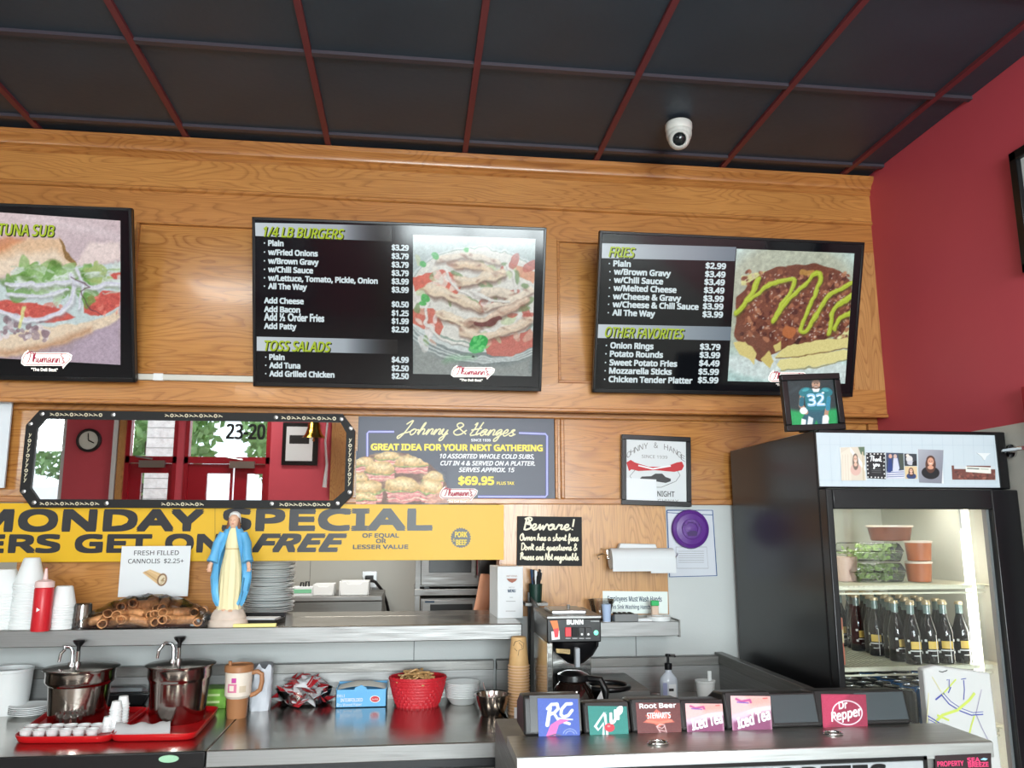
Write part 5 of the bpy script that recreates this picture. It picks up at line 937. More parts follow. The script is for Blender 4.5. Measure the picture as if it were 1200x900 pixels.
for sx in (-1, 1):
    MB().prism([(-.2, 0), (.09, 0), (.09, .06), (.03, .09), (-.1, .07), (-.2, .035)], sx*.1-.045, sx*.1+.045).build('shoe', BLACKM, pr, bevel=.015)
    hx, hy, hz = (-.285, -.16, 1.0) if sx < 0 else (.22, -.08, .86); dy, dz = (-.075, -.05) if sx < 0 else (-.02, -.09)
    HP = [(hx, hy, hz), (hx, hy+dy*.6, hz+dz*.6), (hx, hy+dy, hz+dz)]; HE = [(0, 1), (1, 2)]; HR = [.026, .036, .03]
    for f in range(4):
        o_ = (f-1.5)*.019; L_ = (.6, .75, .7, .55)[f]; i0 = len(HP); HP += [(hx+o_, hy+dy*1.15, hz+dz*1.15), (hx+o_, hy+dy*(1.15+L_*.5), hz+dz*(1.15+L_*.5)-.008), (hx+o_, hy+dy*(1.15+L_*.85), hz+dz*(1.15+L_*.85)-.022)]; HE += [(2, i0), (i0, i0+1), (i0+1, i0+2)]; HR += [.0095, .009, .0075]
    i0 = len(HP); HP += [(hx-sx*.035, hy+dy*.5, hz+dz*.5), (hx-sx*.052, hy+dy*.85, hz+dz*.9)]; HE += [(1, i0), (i0, i0+1)]; HR += [.012, .009]; skin('hand', HP, HE, HR, SK, pr)
hm = MB(); hm.M = Matrix.Translation((0, -.01, 1.66)); hm.lathe([(.0001, -.125), (.03, -.118), (.055, -.09), (.068, -.04), (.076, .01), (.076, .05), (.06, .095), (.03, .115), (.0001, .12)], 28, (0, 0, 0), 1, 1.18)
hm.lathe([(.0001, -.03), (.014, -.024), (.008, .012), (.0001, .03)], 10, (0, -.088, -.012)); 
for sx in (-1, 1): hm.lathe([(.0001, -.03), (.012, -.015), (.014, .012), (.0001, .03)], 10, (sx*.077, .0, -.01), .5, 1)
hm.build('head', SK, pr)
for sx in (-1, 1): MB().lathe([(.0001, -.008), (.012, 0), (.0001, .008)], 10, (sx*.028, -.088, 1.672)).build('eye', mat('eye_dark', (30, 24, 22), .2), pr)
MB().lathe([(.0001, -.005), (.022, 0), (.0001, .005)], 12, (0, -.082, 1.605), 1, .5).build('mouth', mat('lip_red'), pr); MB().lathe([(.082, .0), (.084, .04), (.07, .09), (.035, .118), (.0001, .125)], 28, (0, .012, 1.665), 1, 1.15).build('hair', mat('dark_hair', (44, 32, 26), .7), pr)
# ================================================================ THINGS ON THE BACK COUNTER
def oc(px, py, Z=ZT): return onZ(px, py, Z)
def scl(p): return FPX/((p-CAM).dot(FW))
# two red trays
def tray(c4, lab):
    P4 = [oc(*q) for q in c4]; c = sum(P4, Vector())/4; t = thing('serving_tray', lab, 'tray', (c.x, c.y, ZT)); q = [p-c for p in P4]
    def rr(sc, z, rad=.2, n=5):
        out = []
        for i in range(4):
            a, b, d = q[i-1], q[i], q[(i+1) % 4]; p0 = b+(a-b).normalized()*min(.05, (a-b).length*rad); p1 = b+(d-b).normalized()*min(.05, (d-b).length*rad)
            for k in range(n): u = k/(n-1); p = p0*(1-u)**2+b*2*u*(1-u)+p1*u*u; out.append((p.x*sc, p.y*sc, z))
        return out
    L = [rr(.93, .0), rr(.96, .004), rr(1, .022), rr(1.0, .024), rr(.985, .024), rr(.945, .008), rr(.92, .006)]; n = len(L[0]); m = MB(); vs = [v for l in L for v in l]
    m.add(vs, [(j*n+i, j*n+(i+1) % n, (j+1)*n+(i+1) % n, (j+1)*n+i) for j in range(len(L)-1) for i in range(n)]+[tuple(range(n-1, -1, -1)), tuple((len(L)-1)*n+i for i in range(n))]); m.build('tray_body', RED, t); return t, c
t1, c1_ = tray([(12, 873), (128, 872), (176, 836), (62, 836)], 'red plastic tray holding rows of small white cups and a pot'); t2, c2_ = tray([(124, 871), (228, 869), (258, 835), (168, 836)], 'red plastic tray holding napkins and the pot nearest the travel mug')
t2.location.z += .0005
ZTR = ZT+.0065
def pot(cx, cyb, wb, wt, yr, kx, ky, spx, lab):
    b = onZ(cx, cyb, ZTR); sc = scl(b); rb = wb/2/sc; b = Vector((b.x*(b.y+rb)/b.y, b.y+rb, ZTR)); sc = scl(b); rb = wb/2/sc; rt_ = wt/2/sc; H = onY(cx, yr, b.y).z-ZTR
    t = thing('condiment_pot', lab, 'pot', b); MB().lathe([(rb*.93, 0), (rb, .008), (rb*1.03, H*.35), (rb*1.09, H*.72), (rt_*.96, H*.76), (rt_*1.0, H*.8), (rt_*.995, H-.01), (rt_*1.03, H), (rt_*.96, H), (rb*.98, H*.7), (.0001, H*.69)], 48).build('inset_body', STEELP, t)
    MB().lathe([(rt_*1.0, H-.004), (rt_*1.09, H+.001), (rt_*1.1, H+.004), (rt_*1.05, H+.006), (rt_*.4, H+.012), (.0001, H+.013)], 48).build('lid', STEEL, t)
    kn = onY(kx, ky, b.y)-b; sp = onY(spx, ky+14, b.y)-b; dx = kn.x; zt = kn.z
    MB().tube([(dx, 0, H), (dx, 0, zt-.035)], .0085, 14).tube([(dx, 0, H+.0), (dx, 0, H+.02)], .013, 14).tube([(dx-.02, 0, H), (dx-.02, 0, H+.02)], .011, 12).build('pump_tube', CHROME, t)
    MB().tube([(dx-.018, 0, H), (dx-.019, 0, zt-.035), (dx-.028, 0, zt-.022), (dx-.05, -.005, zt-.018), (sp.x+.01, -.015, zt-.028), (sp.x, -.018, sp.z-.0), (sp.x-.004, -.019, sp.z-.028)], [.006, .006, .006, .006, .0055, .006, .005], 10).build('spout', CHROME, t)
    MB().lathe([(.006, zt-.04), (.007, zt-.02), (.018, zt-.006), (.021, zt), (.018, zt+.004), (.0001, zt+.005)], 20, (dx, 0, 0)).build('pump_knob', BLACK, t); return t
pot(89, 856, 62, 76, 783, 93, 751, 74, 'steel condiment pot with pump, on the tray with the small cups'); pot(207, 851, 62, 72, 779, 211, 747, 188, 'steel condiment pot with pump, on the tray with the napkins')
# souffle cups
s0 = None
def souffle(x, y, z=None, lab='small white portion cup standing open on the red tray', grp='open portion cups on the tray', inv=False):
    global s0
    p = onZ(x, y, (z or ZTR)); 
    if s0 is None:
        s0 = thing('portion_cup', lab, 'cup', p, group=grp); MB().lathe([(.0145, 0), (.019, .024), (.0215, .026), (.0215, .0285), (.018, .027), (.014, .002), (.0001, .002)], 24).build('cup_wall', WHITEG, s0); return s0
    return dup(s0, p, (pi if inv else 0, 0, 0), lab, grp)
for i in range(6): souffle(29.5+i*15.6, 865.5-i*.35+(.6 if i % 2 else 0))
for i in range(6): souffle(36+i*15.4, 860.2-i*.25)
for (x, y, n) in ((126, 857, 3), (134, 856, 8), (142, 853, 9)):
    for k in range(n):
        p = onZ(x, y, ZTR); dup(s0, (p.x, p.y, ZTR+.029+k*.0095), (pi, 0, 0), 'small white portion cup in an inverted pile between the trays', 'inverted portion cups between the trays')
# napkins folded in a paper sleeve on the second tray
m = MB(); a, b, c, d = [onZ(*q, ZTR+.004) for q in ((133, 863), (199, 861), (199, 850.5), (137, 853))]; nk = thing('napkin_packet', 'crumpled white folded napkins lying at the front of the red tray', 'napkins', ((a.x+c.x)/2, (a.y+c.y)/2, ZTR+.001)); O = nk.location; nx, ny = 16, 6; vs = []
for lay in (0, 1):
    for j in range(ny):
        for i in range(nx):
            u, v = i/(nx-1), j/(ny-1); p = a*(1-u)*(1-v)+b*u*(1-v)+c*u*v+d*(1-u)*v-O; p.z = .003 if lay == 0 else .012+.014*sin(pi*v)+.006*sin(i*1.1)*v+(.01*v if i in (0, nx-1) else 0); vs.append(tuple(p))
fs = [(nx*ny+j*nx+i, nx*ny+j*nx+i+1, nx*ny+(j+1)*nx+i+1, nx*ny+(j+1)*nx+i) for j in range(ny-1) for i in range(nx-1)]
ed = [j*nx for j in range(ny-1, 0, -1)]; rim = list(range(nx))+[j*nx+nx-1 for j in range(1, ny)]+[(ny-1)*nx+i for i in range(nx-2, -1, -1)]+[j*nx for j in range(ny-2, 0, -1)]
fs += [(rim[i], rim[(i+1) % len(rim)], nx*ny+rim[(i+1) % len(rim)], nx*ny+rim[i]) for i in range(len(rim))]; m.add(vs, fs); m.build('folded_sheets', PAPER, nk)
# white bucket at photo edge, white plates
b = oc(-4, 841); sc = scl(b); r = 24/sc; H = onY(0, 783, b.y+r).z-ZT; t = thing('white_bucket', 'tall white tub cut by the photo edge on the back counter', 'tub', (b.x, b.y+r, ZT)); MB().lathe([(r*.86, 0), (r*.9, .005), (r, H-.012), (r*1.03, H-.01), (r*1.03, H), (r*.96, H), (r*.95, H-.015), (.0001, H-.02)], 36).build('tub_body', WHITEG, t)
b = oc(34, 843.5); sc = scl(b); r = 23/sc; Y_ = b.y+r; x_ = b.x*Y_/b.y; pl0 = None
for i in range(5):
    if pl0 is None: pl0 = thing('saucer_plate', 'white plate in the low stack beside the white tub', 'plate', (x_, Y_, ZT), group='plates beside the white tub'); MB().lathe([(r*.6, 0), (r*.65, .002), (r, .012), (r, .0145), (r*.62, .005), (.0001, .005)], 36).build('plate_body', WHITEG, pl0)
    else: plt_ = dup(pl0, (x_, Y_, ZT+i*.0062))
plt_['label'] = 'topmost white plate of the low stack beside the white tub'
# black container with clear lid behind the first pot
b = oc(143, 829); t = thing('takeout_container', 'black plastic container with a clear lid behind the steel pot', 'container', (b.x, b.y+.09, ZT)); MB().prism([(-.075, 0), (.075, 0), (.1, .05), (-.1, .05)], -.08, .08, 'y').build('base', BLACK, t, bevel=.006); MB().prism([(-.103, .05), (.103, .05), (.1, .056), (.07, .078), (-.07, .078), (-.1, .056)], -.083, .083, 'y').build('lid', clearmat('lid_clear', (.85, .87, .88), .7, .15), t, bevel=.004)
MB().box(-.06, .06, -.06, .06, .051, .066).build('white_contents', PAPER, t, bevel=.004)
# green carton
b = oc(250, 831.5); sc = scl(b); w = 12/sc; t = thing('green_carton', 'small green carton on the counter between pot and travel mug', 'box', (b.x+.003, b.y+.06, ZT)); H = onY(250, 808, b.y).z-ZT; MB().box(-w*1.15, w, -.05, .05, 0, H).build('carton', mat('leaf_green_carton', (120, 176, 62), .45, noise=.3, nscale=30), t, bevel=.003)
for z in (.35, .7): MB().box(-w*.9, w*.4, -.0515, -.05, H*(z-.06), H*(z+.05)).build('pale_band', mat('pale_green_ink', (206, 228, 160), .5), t)
# travel mug
b = oc(277, 843); sc = scl(b); rb = 11.5/sc; Y_ = b.y+rb; x_ = b.x*Y_/b.y; H = onY(277, 778, Y_).z-ZT; t = thing('travel_mug', 'tan and cream travel mug with handle and stickers on the counter', 'mug', (x_, Y_, ZT)); rt_ = 16.5/scl(Vector((x_, Y_, ZT+H))); TAN = mat('mug_tan', (166, 116, 78), .4); rz_ = rt_*.93
MB().lathe([(rb*.95, 0), (rb, .004), (rb*1.08, H*.36), (rb*1.1, H*.37)], 32).build('base_band', TAN, t); CRB = mat('mug_cream', (226, 216, 202), .45)
MB().lathe([(rb*1.1, H*.37), (rz_*.96, H*.42), (rz_, H*.86)], 32).build('mug_body', CRB, t); MB().lathe([(rz_, H*.86), (rt_, H*.87), (rt_, H*.97), (rt_*.9, H), (rt_*.86, H*.975), (.0001, H*.97)], 32).build('lid', TAN, t); MB().tube([(-rt_*.6, -.012, H*.97), (-rt_*.6, -.012, H+.012)], .007).build('straw_hole', TAN, t)
MB().tube([(rz_*.96, 0, H*.83), (rz_+.018, 0, H*.85), (rz_+.034, 0, H*.8), (rz_+.036, 0, H*.66), (rz_+.03, 0, H*.5), (rz_+.012, 0, H*.43), (rz_*.9, 0, H*.4)], .0085, 12).build('handle', TAN, t)
def wrap_patch(m, r, a0, a1, z0, z1, off=.0006, n=6):
    vs = []
    for i in range(n+1): a = a0+(a1-a0)*i/n; vs += [((r+off)*cos(a), (r+off)*sin(a), z0), ((r+off)*cos(a), (r+off)*sin(a), z1)]
    return m.add(vs, [(2*i, 2*i+2, 2*i+3, 2*i+1) for i in range(n)])
wrap_patch(MB(), rz_, -2.2, -1.5, H*.5, H*.66).build('sticker', mat('sticker_pink', (206, 120, 150), .4), t); wrap_patch(MB(), rz_, -2.05, -1.7, H*.53, H*.63, .001).build('sticker', CRB, t); wrap_patch(MB(), rz_, -1.9, -1.55, H*.68, H*.77).build('sticker', mat('sticker_magenta', (190, 70, 150), .4), t); wrap_patch(MB(), rz_, -1.3, -.8, H*.5, H*.62).build('sticker', mat('sticker_sand', (206, 190, 166), .4), t)
# clear bag of napkins behind mug
b = oc(303, 834); sc = scl(b); w = 14/sc; H = onY(303, 782, b.y).z-ZT; t = thing('bagged_napkins', 'clear bag of white napkins behind the travel mug', 'bag', (b.x, b.y+.04, ZT)); m = MB(); vs = []; L = 9; n = 20
for j in range(L):
    z = H*j/(L-1); q = 1-.12*abs(j/(L-1)-.3)+(.05 if j % 2 else 0)
    for i in range(n): a = 2*pi*i/n; sq_ = 1/max(abs(cos(a)), abs(sin(a)))**.6; vs.append((w*q*cos(a)*sq_*.86+.1*(z-H*.5)*.35, .035*q*sin(a)*sq_+.003*sin(i*2.3+j), z+(.012*sin(i*1.9) if j == L-1 else 0)))
m.add(vs, [(j*n+i, j*n+(i+1) % n, (j+1)*n+(i+1) % n, (j+1)*n+i) for j in range(L-1) for i in range(n)]+[tuple(range(n-1, -1, -1)), tuple((L-1)*n+i for i in range(n))]); m.build('bag_body', mat('milky_bag', (206, 212, 220), .3), t)
# basket of wrapped red and white sweets
b = oc(356, 829); sc = scl(b); w = 33/sc; H = onY(356, 797, b.y+.05).z-ZT; Y_ = b.y+.07; x_ = b.x*Y_/b.y; t = thing('sweet_basket', 'clear low basket heaped with red and white wrapped sachets', 'basket', (x_, Y_, ZT)); m = MB(); m.lathe([(w*.8, 0), (w*.84, .003), (w, H*.62), (w*1.04, H*.64), (w*1.0, H*.64), (w*.8, .008), (.0001, .006)], 32, (0, 0, 0), 1, .75); m.build('basket_body', CLEAR, t)
RW = mat('sachet_red', (188, 40, 48), .35); sc0 = {}
for i in range(46):
    k_ = i//16; a = i*2.4; rr = w*(.98-.2*k_)*(.35+.65*((i*7) % 16)/16)**.5; z = .016+k_*H*.36+.004*(i % 3); lc = (x_+rr*cos(a), Y_+rr*sin(a)*.72, ZT+z); ro = (rng.uniform(-.9, .9), rng.uniform(-.7, .7), rng.uniform(0, 6))
    c_ = 'red' if i % 2 else 'white'
    if c_ not in sc0:
        o = thing('sugar_sachet', c_+' wrapped sachet heaped in the clear basket', 'sachet', lc, group=c_+' sachets in the basket'); m = MB(); m.add([(-.03, -.02, 0), (.03, -.022, 0), (.031, .02, .002), (-.03, .021, -.002), (0, 0, .008), (0, 0, -.006)], [(0, 1, 4), (1, 2, 4), (2, 3, 4), (3, 0, 4), (1, 0, 5), (2, 1, 5), (3, 2, 5), (0, 3, 5)])
        m.build('wrapper', RW if c_ == 'red' else PAPER, o, smooth=False); m = MB(); m.add([(-.03, -.02, .0015), (-.018, -.021, .0035), (-.018, .021, .0035), (-.03, .021, .0)], [(0, 1, 2, 3)]); m.build('stripe', PAPER if c_ == 'red' else RW, o, smooth=False); o.rotation_euler = ro; sc0[c_] = o
    else: dup(sc0[c_], lc, ro)
# blue carton of deli sheets
a, b = oc(393, 830), oc(452.5, 829.5); H = onY(420, 808, a.y).z-ZT; w = (b.x-a.x)/2; t = thing('deli_sheet_box', 'light blue open carton of deli sheets on the counter', 'box', ((a.x+b.x)/2, a.y, ZT)); BC = mat('carton_blue', (96, 172, 222), .4)
MB().box(-w, w, 0, .004, 0, H).box(-w, w, .14, .144, 0, H*1.1).box(-w, -w+.003, 0, .144, 0, H*1.05).box(w-.003, w, 0, .144, 0, H*1.05).box(-w, w, 0, .144, 0, .003).build('carton', BC, t); MB().prism([(-w*.35, H*.75), (w*.25, H*.75), (w*.2, H*1.1), (0, H*1.25), (-w*.25, H*1.12)], -.003, 0, 'y').build('torn_flap', BC, t)
m = MB(); n = 12; vs = []
for j in range(5):
    for i in range(n): u, v = i/(n-1), j/4; vs.append((-w*.97+1.94*w*u, .006+.13*v, H*(.96+.36*sin(pi*u)**.8*sin(pi*(.2+.7*v)))))
m.add(vs, [(j*n+i, j*n+i+1, (j+1)*n+i+1, (j+1)*n+i) for j in range(4) for i in range(n-1)]); m.build('deli_sheets', mat('translucent_sheet', (226, 226, 216), .35), t)
sg = Sign(t, Matrix.Translation(t.location) @ Matrix.Rotation(pi/2, 4, 'X')); sg.z = .0035; sg.text('DELI', 395, 817, 404, 3, WHITEG); sg.text('INTERFOLDED', 399, 822.5, 425, 4, WHITEG, .01); sg.text('Dry Waxed Paper', 395, 827.6, 424, 3.4, WHITEG); sg.ell(439.5, 819, 6, 4.2, WHITEG, .0002); sg.ell(439.5, 819, 5, 3.4, ink('emblem_red', (196, 40, 50)), .0004); sg.text('PAPER', 436, 820.4, 443, 2, WHITEG, dz=.0006); sg.finish({'ink_emblem_red': 'emblem'})
# red woven basket of packets
b = oc(489, 830.5); sc = scl(b); rb = 24/sc; Y_ = b.y+rb*.8; x_ = b.x*Y_/b.y; sc = scl(Vector((x_, Y_, ZT+.06))); rt_ = 32.5/sc; H = onY(489, 797, Y_-rt_*.5).z-ZT; t = thing('woven_basket', 'round red woven basket heaped with tan packets', 'basket', (x_, Y_, ZT)); RB = mat('basket_red', (196, 34, 46), .45, bump=.8, bscale=160); m = MB(); K = 10
for j in range(K):
    u = j/(K-1); r = rb+(rt_-rb)*u**.7; z = .004+H*.98*u; vs = []; n = 60; m_ = 5
    vs = []; fs = []
    for i in range(n):
        a = 2*pi*i/n; off = .0018*cos(n/2*a+pi*j); 
        for q in range(m_): b_ = 2*pi*q/m_; vs.append(((r+off+.003*cos(b_))*cos(a), (r+off+.003*cos(b_))*sin(a)*.8, z+H/K*.62*sin(b_)))
    for i in range(n):
        for q in range(m_): fs.append((i*m_+q, ((i+1) % n)*m_+q, ((i+1) % n)*m_+(q+1) % m_, i*m_+(q+1) % m_))
    m.add(vs, fs)
m.lathe([(rb*.98, .002), (rb*.99, .004), (.0001, .005)], 40, (0, 0, 0), 1, .8); m.build('woven_body', RB, t, kind='stuff'); MB().torus(rt_*1.01, .0045, (0, 0, H), 48, 8, 1, .8).build('rim', RB, t)
PKT = mat('tan_packet', (196, 156, 104), .45, noise=.25, nscale=40); pk = None
for i in range(44):
    k_ = i//16; a = i*2.4; rr = rt_*(.8-.22*k_)*(.3+.7*((i*5) % 16)/16)**.5; lc = (x_+rr*cos(a), Y_+rr*sin(a)*.78, ZT+H*.84+.004*(i % 4)+k_*.014); ro = (rng.uniform(-.5, .5), rng.uniform(-.5, .5), rng.uniform(0, 6))
    if pk is None:
        pk = thing('sauce_packet', 'small tan packet heaped in the red woven basket', 'packet', lc, group='packets in the red basket'); MB().box(-.032, .032, -.006, .006, -.003, .003).build('packet_body', PKT, pk, bevel=.0015); pk.rotation_euler = ro
    else: dup(pk, lc, ro)
# stack of white bowls
b = oc(542, 827.5); sc = scl(b); r = 20.5/sc; Y_ = b.y+r*.75; x_ = b.x*Y_/b.y; H = onY(542, 799, Y_).z-ZT; wb0 = None; n = 9
for i in range(n):
    z = ZT+i*(H-.032)/(n-1)
    if wb0 is None: wb0 = thing('foam_bowl', 'white foam bowl in the stack beside the red basket', 'bowl', (x_, Y_, z), group='foam bowls beside the red basket'); MB().lathe([(r*.62, 0), (r*.7, .004), (r*.96, .028), (r*1.02, .03), (r*1.02, .033), (r*.93, .031), (r*.66, .006), (.0001, .005)], 40).build('bowl_wall', WHITEP, wb0)
    else: wbt = dup(wb0, (x_+rng.uniform(-.001, .001), Y_, z))
wbt['label'] = 'topmost white foam bowl of the stack beside the red basket'
# steel mixing bowl with spoon
b = oc(577, 841.5); sc = scl(b); r = 14/sc; Y_ = b.y+r; x_ = b.x*Y_/b.y; H = onY(577, 813, Y_).z-ZT; rt_ = 20/scl(Vector((x_, Y_, ZT+H))); t = thing('steel_bowl', 'small deep steel bowl on the counter in front of the paper cups', 'bowl', (x_, Y_, ZT)); MB().lathe([(r*.9, 0), (r*1.0, .004), (rt_*.94, H*.7), (rt_*.98, H*.97), (rt_*1.1, H), (rt_*1.1, H+.002), (rt_*.96, H), (rt_*.9, H*.68), (r*.9, .008), (.0001, .006)], 40).build('bowl_wall', STEELP, t)
sp = thing('spoon', 'thin steel spoon standing in the small steel bowl', 'spoon', (x_-.005, Y_, ZT+.01)); MB().tube([(.0, 0, 0), (-.02, .01, H*.9), (-.028, .012, H+.03)], .0025).build('stem', CHROME, sp)
# kraft paper cup stack
KR = mat('kraft_paper', (214, 172, 118), .6, noise=.05, nscale=60); KRR = mat('kraft_rim', (228, 190, 154), .55)
b = oc(607, 843); sc = scl(b); r1 = 12.2/sc; Y_ = b.y+r1+.05; x_ = onY(608, 800, Y_).x; r1 = 12.3/scl(Vector((x_, Y_, 1.05))); Ht = onY(608, 746, Y_).z-ZT; r0 = 8.8/scl(Vector((x_, Y_, 1.2))); h = .108; kc0 = None; n = 21; zb = .03
KH = (onY(608, 778, Y_).z-onY(608, 846, Y_).z)/(n-1)
for i in range(n):
    z = ZT+Ht-h-(n-1-i)*KH
    if z < ZT: z = ZT+.001*i
    if kc0 is None:
        kc0 = thing('paper_cup', 'brown kraft paper cup in the tall inverted stack beside the brewer', 'cup', (x_, Y_, z), group='kraft cups in the tall stack'); MB().lathe([(r1*.97, 0), (r0, h-.003), (r0*.93, h), (.0001, h-.003)], 32).build('cup_wall', KR, kc0); MB().torus(r1, .0028, (0, 0, .003), 32, 6).build('rolled_rim', KRR, kc0)
    else: kt = dup(kc0, (x_+rng.uniform(-.0008, .0008), Y_, z))
kt['label'] = 'top kraft paper cup with a line drawing, on the tall inverted stack'; del kt['group']
sg = Sign(kt, Matrix.Translation((x_, Y_-r0*1.12, ZT+Ht-h)) @ Matrix.Rotation(pi/2, 4, 'X')); 
m = MB(); BRK = ink('drawing_brown', (60, 44, 34))
def onc(px, py): p = onY(px, py, Y_-r0); a = (p.x-x_); q = r0+(r1*.97-r0)*max(0, (ZT+Ht-p.z)/h); q = max(q, abs(a)+.001); return Vector((a, -(q*q-a*a)**.5-.0012, p.z-(ZT+Ht-h)))
for pl in ([(602, 757), (604, 752), (609, 750.5), (614, 754), (613, 760), (608, 762), (607, 768)], [(608, 753), (612, 757), (611, 759)], [(603, 760), (606, 763)]): m.tube([onc(*q) for q in pl], .0009, 5)
m.build('drawing', BRK, kt); kt['label'] = 'top kraft paper cup with a line drawing, on the tall inverted stack'
# ================================================================ BREWER, WARMER, SINK THINGS
YBf = 2.83; bx0, bx1 = onY(641, 740, YBf).x, onY(704.5, 740, YBf).x; zt = onY(670, 722, YBf).z; zh = onY(670, 753, YBf).z; bc, bw = (bx0+bx1)/2, (bx1-bx0)/2
bw_ = thing('coffee_brewer', 'black and steel coffee brewer standing at the end of the ledge', 'coffee maker', (bc, YBf, ZT)); z0, z1 = zh-ZT, zt-ZT
MB().box(-bw, bw, 0, .3, z0, z1-.008).build('head', BLACK, bw_, bevel=.004); MB().box(-bw-.002, bw+.002, -.004, .3, z1-.01, z1+.002).build('top_cover', STEELB, bw_, bevel=.003)
MB().box(-bw*.75, bw*.55, .04, .2, z1+.002, z1+.016).build('fill_grate', ALU, bw_, bevel=.003); MB().tube([(0, .1, z1+.014), (0, .1, z1+.03)], .006).build('grate_knob', ALU, bw_)
MB().box(-bw-.001, -bw+.02, .0, .3, 0, z0).box(-bw+.02, bw, .17, .3, 0, z0).build('tower', steel('brewer_steel', (196, 196, 192), .16), bw_, bevel=.003); MB().box(-bw, bw, -.0, .3, -.0, .05).build('base_box', BLACK, bw_, bevel=.005)
sg = Sign(bw_, Matrix.Translation((bc, YBf, ZT)) @ Matrix.Rotation(pi/2, 4, 'X')); sg.z = .0015
sg.text('BUNN', 664, 731.6, 683.5, 5.2, WHITEG, .035); sg.line([(692, 728), (702, 728)], .4, ALU)
for k_, (x, c_) in enumerate(((665.5, mat('switch_red', (190, 36, 46), .3, emit=(190, 36, 46), estr=.5)), (673.5, BLACKM), (681.5, DARK), (689, DARK))):
    a, b = onY(x-3.4, 746, YBf), onY(x+3.4, 735, YBf); MB().box(a.x-bc, b.x-bc, -.006, 0, a.z-ZT, b.z-ZT).build('rocker_switch', c_, bw_, bevel=.001); sg.line([(x-3, 748), (x+3, 748)], .5, WHITEG)
    if k_ > 1: sg.ell(x, 743, 1.4, 1.4, WHITEG, .006, n=10)
gp = onY(698.5, 741.5, YBf); MB().lathe([(.009, -.001), (.0075, .003), (.0001, .0045)], 16).build('indicator_lamp', mat('lamp_green', (120, 220, 190), .3, emit=(110, 230, 190), estr=1.0), bw_, loc=(gp.x-bc, 0, gp.z-ZT)).rotation_euler = (pi/2, 0, 0)
sg.poly([(646, 740), (655.5, 739), (656, 749), (646.5, 750)], WHITEG); sg.poly([(644.5, 727.5), (653, 727), (655, 737), (654, 746), (650, 747), (648.5, 738)], mat('tag_orange', (226, 120, 50), .4), .0004); sg.poly([(648.5, 737), (654.3, 736), (654, 746.5), (650, 747)], mat('switch_red'), .0006); sg.finish({'tag_orange': 'orange_tag', 'switch_red': 'red_tag'})
ft = onY(700.5, 755, YBf); MB().tube([(0, 0, 0), (0, 0, -.016)], .005).build('spring_foot', BLACK, bw_, loc=(ft.x-bc, .01, z0))
# funnel basket
zf = onY(675, 779, YBf+.05).z-ZT; fx = onY(676, 765, YBf+.05).x-bc; MB().lathe([(.018, zf), (.03, zf+.004), (.062, zf+.03), (.082, z0-.02), (.084, z0)], 36, (fx, .075, 0)).build('brew_funnel', BLACK, bw_); hp = onY(675.5, 768, YBf-.01); MB().box(-.008, .008, -.035, -.005, zf+.004, z0-.014).build('funnel_handle', mat('handle_clear_grey', (150, 156, 162), .25), bw_, loc=(hp.x-bc, .0, 0), bevel=.003)
sg = Sign(bw_, Matrix.Translation((bc, YBf-.009, ZT)) @ Matrix.Rotation(pi/2, 4, 'X')); sg.z = .001; GLD = ink('gold', (176, 150, 96)); sg.poly([(651.5, 760), (668, 761), (668, 766.5), (652, 765)], GLD); sg.text('COFFEE', 656, 765, 667.5, 3.4, BLACK, .0, dz=.0004); sg.finish({'ink_gold': 'funnel_label', 'black_plastic': 'lettering'})
# decanter
dz = .052; dc = thing('coffee_decanter', 'glass coffee decanter with black lid and handle under the brewer', 'decanter', (bc+fx-.01, YBf+.075, ZT+dz)); MB().lathe([(.06, 0), (.074, .02), (.078, .05), (.066, .085), (.048, .105), (.048, .112)], 32).build('glass_body', mat('coffee_glass', (30, 20, 16), .05, coat=.5), dc); MB().lathe([(.05, .108), (.056, .112), (.054, .13), (.03, .14), (.0001, .142)], 28).build('lid', BLACK, dc); MB().tube([(.05, -.02, .118), (.09, -.04, .115), (.105, -.05, .08), (.1, -.05, .02)], [.011, .012, .012, .01], 10).build('handle', BLACK, dc); MB().prism([(.045, .02), (.1, .025), (.085, .085)], -.07, -.067, 'y').build('paper_tag', PAPER, dc)
# paper tag in front
wp = onZ(705, 815, ZT+.13); 
# second warmer beside it
wy = 2.95; wz = onY(725, 806, wy).z; wm = thing('plate_warmer', 'low steel warmer with a black ring plate beside the brewer', 'warmer', (onY(722, 800, 3.0).x, wy, ZT)); MB().box(-.085, .1, -.05, .3, 0, wz-ZT).build('casing', STEELD, wm, bevel=.004)
rc = onZ(712, 804, wz+.008); MB().torus(.075, .009, (0, 0, 0), 40, 10).build('ring_plate', BLACK, wm, loc=(rc.x-wm.location.x, rc.y-wy, wz-ZT+.008)); MB().disc(0, 0, 0, .066).build('hot_plate', STEELD, wm, loc=(rc.x-wm.location.x, rc.y-wy, wz-ZT+.002))
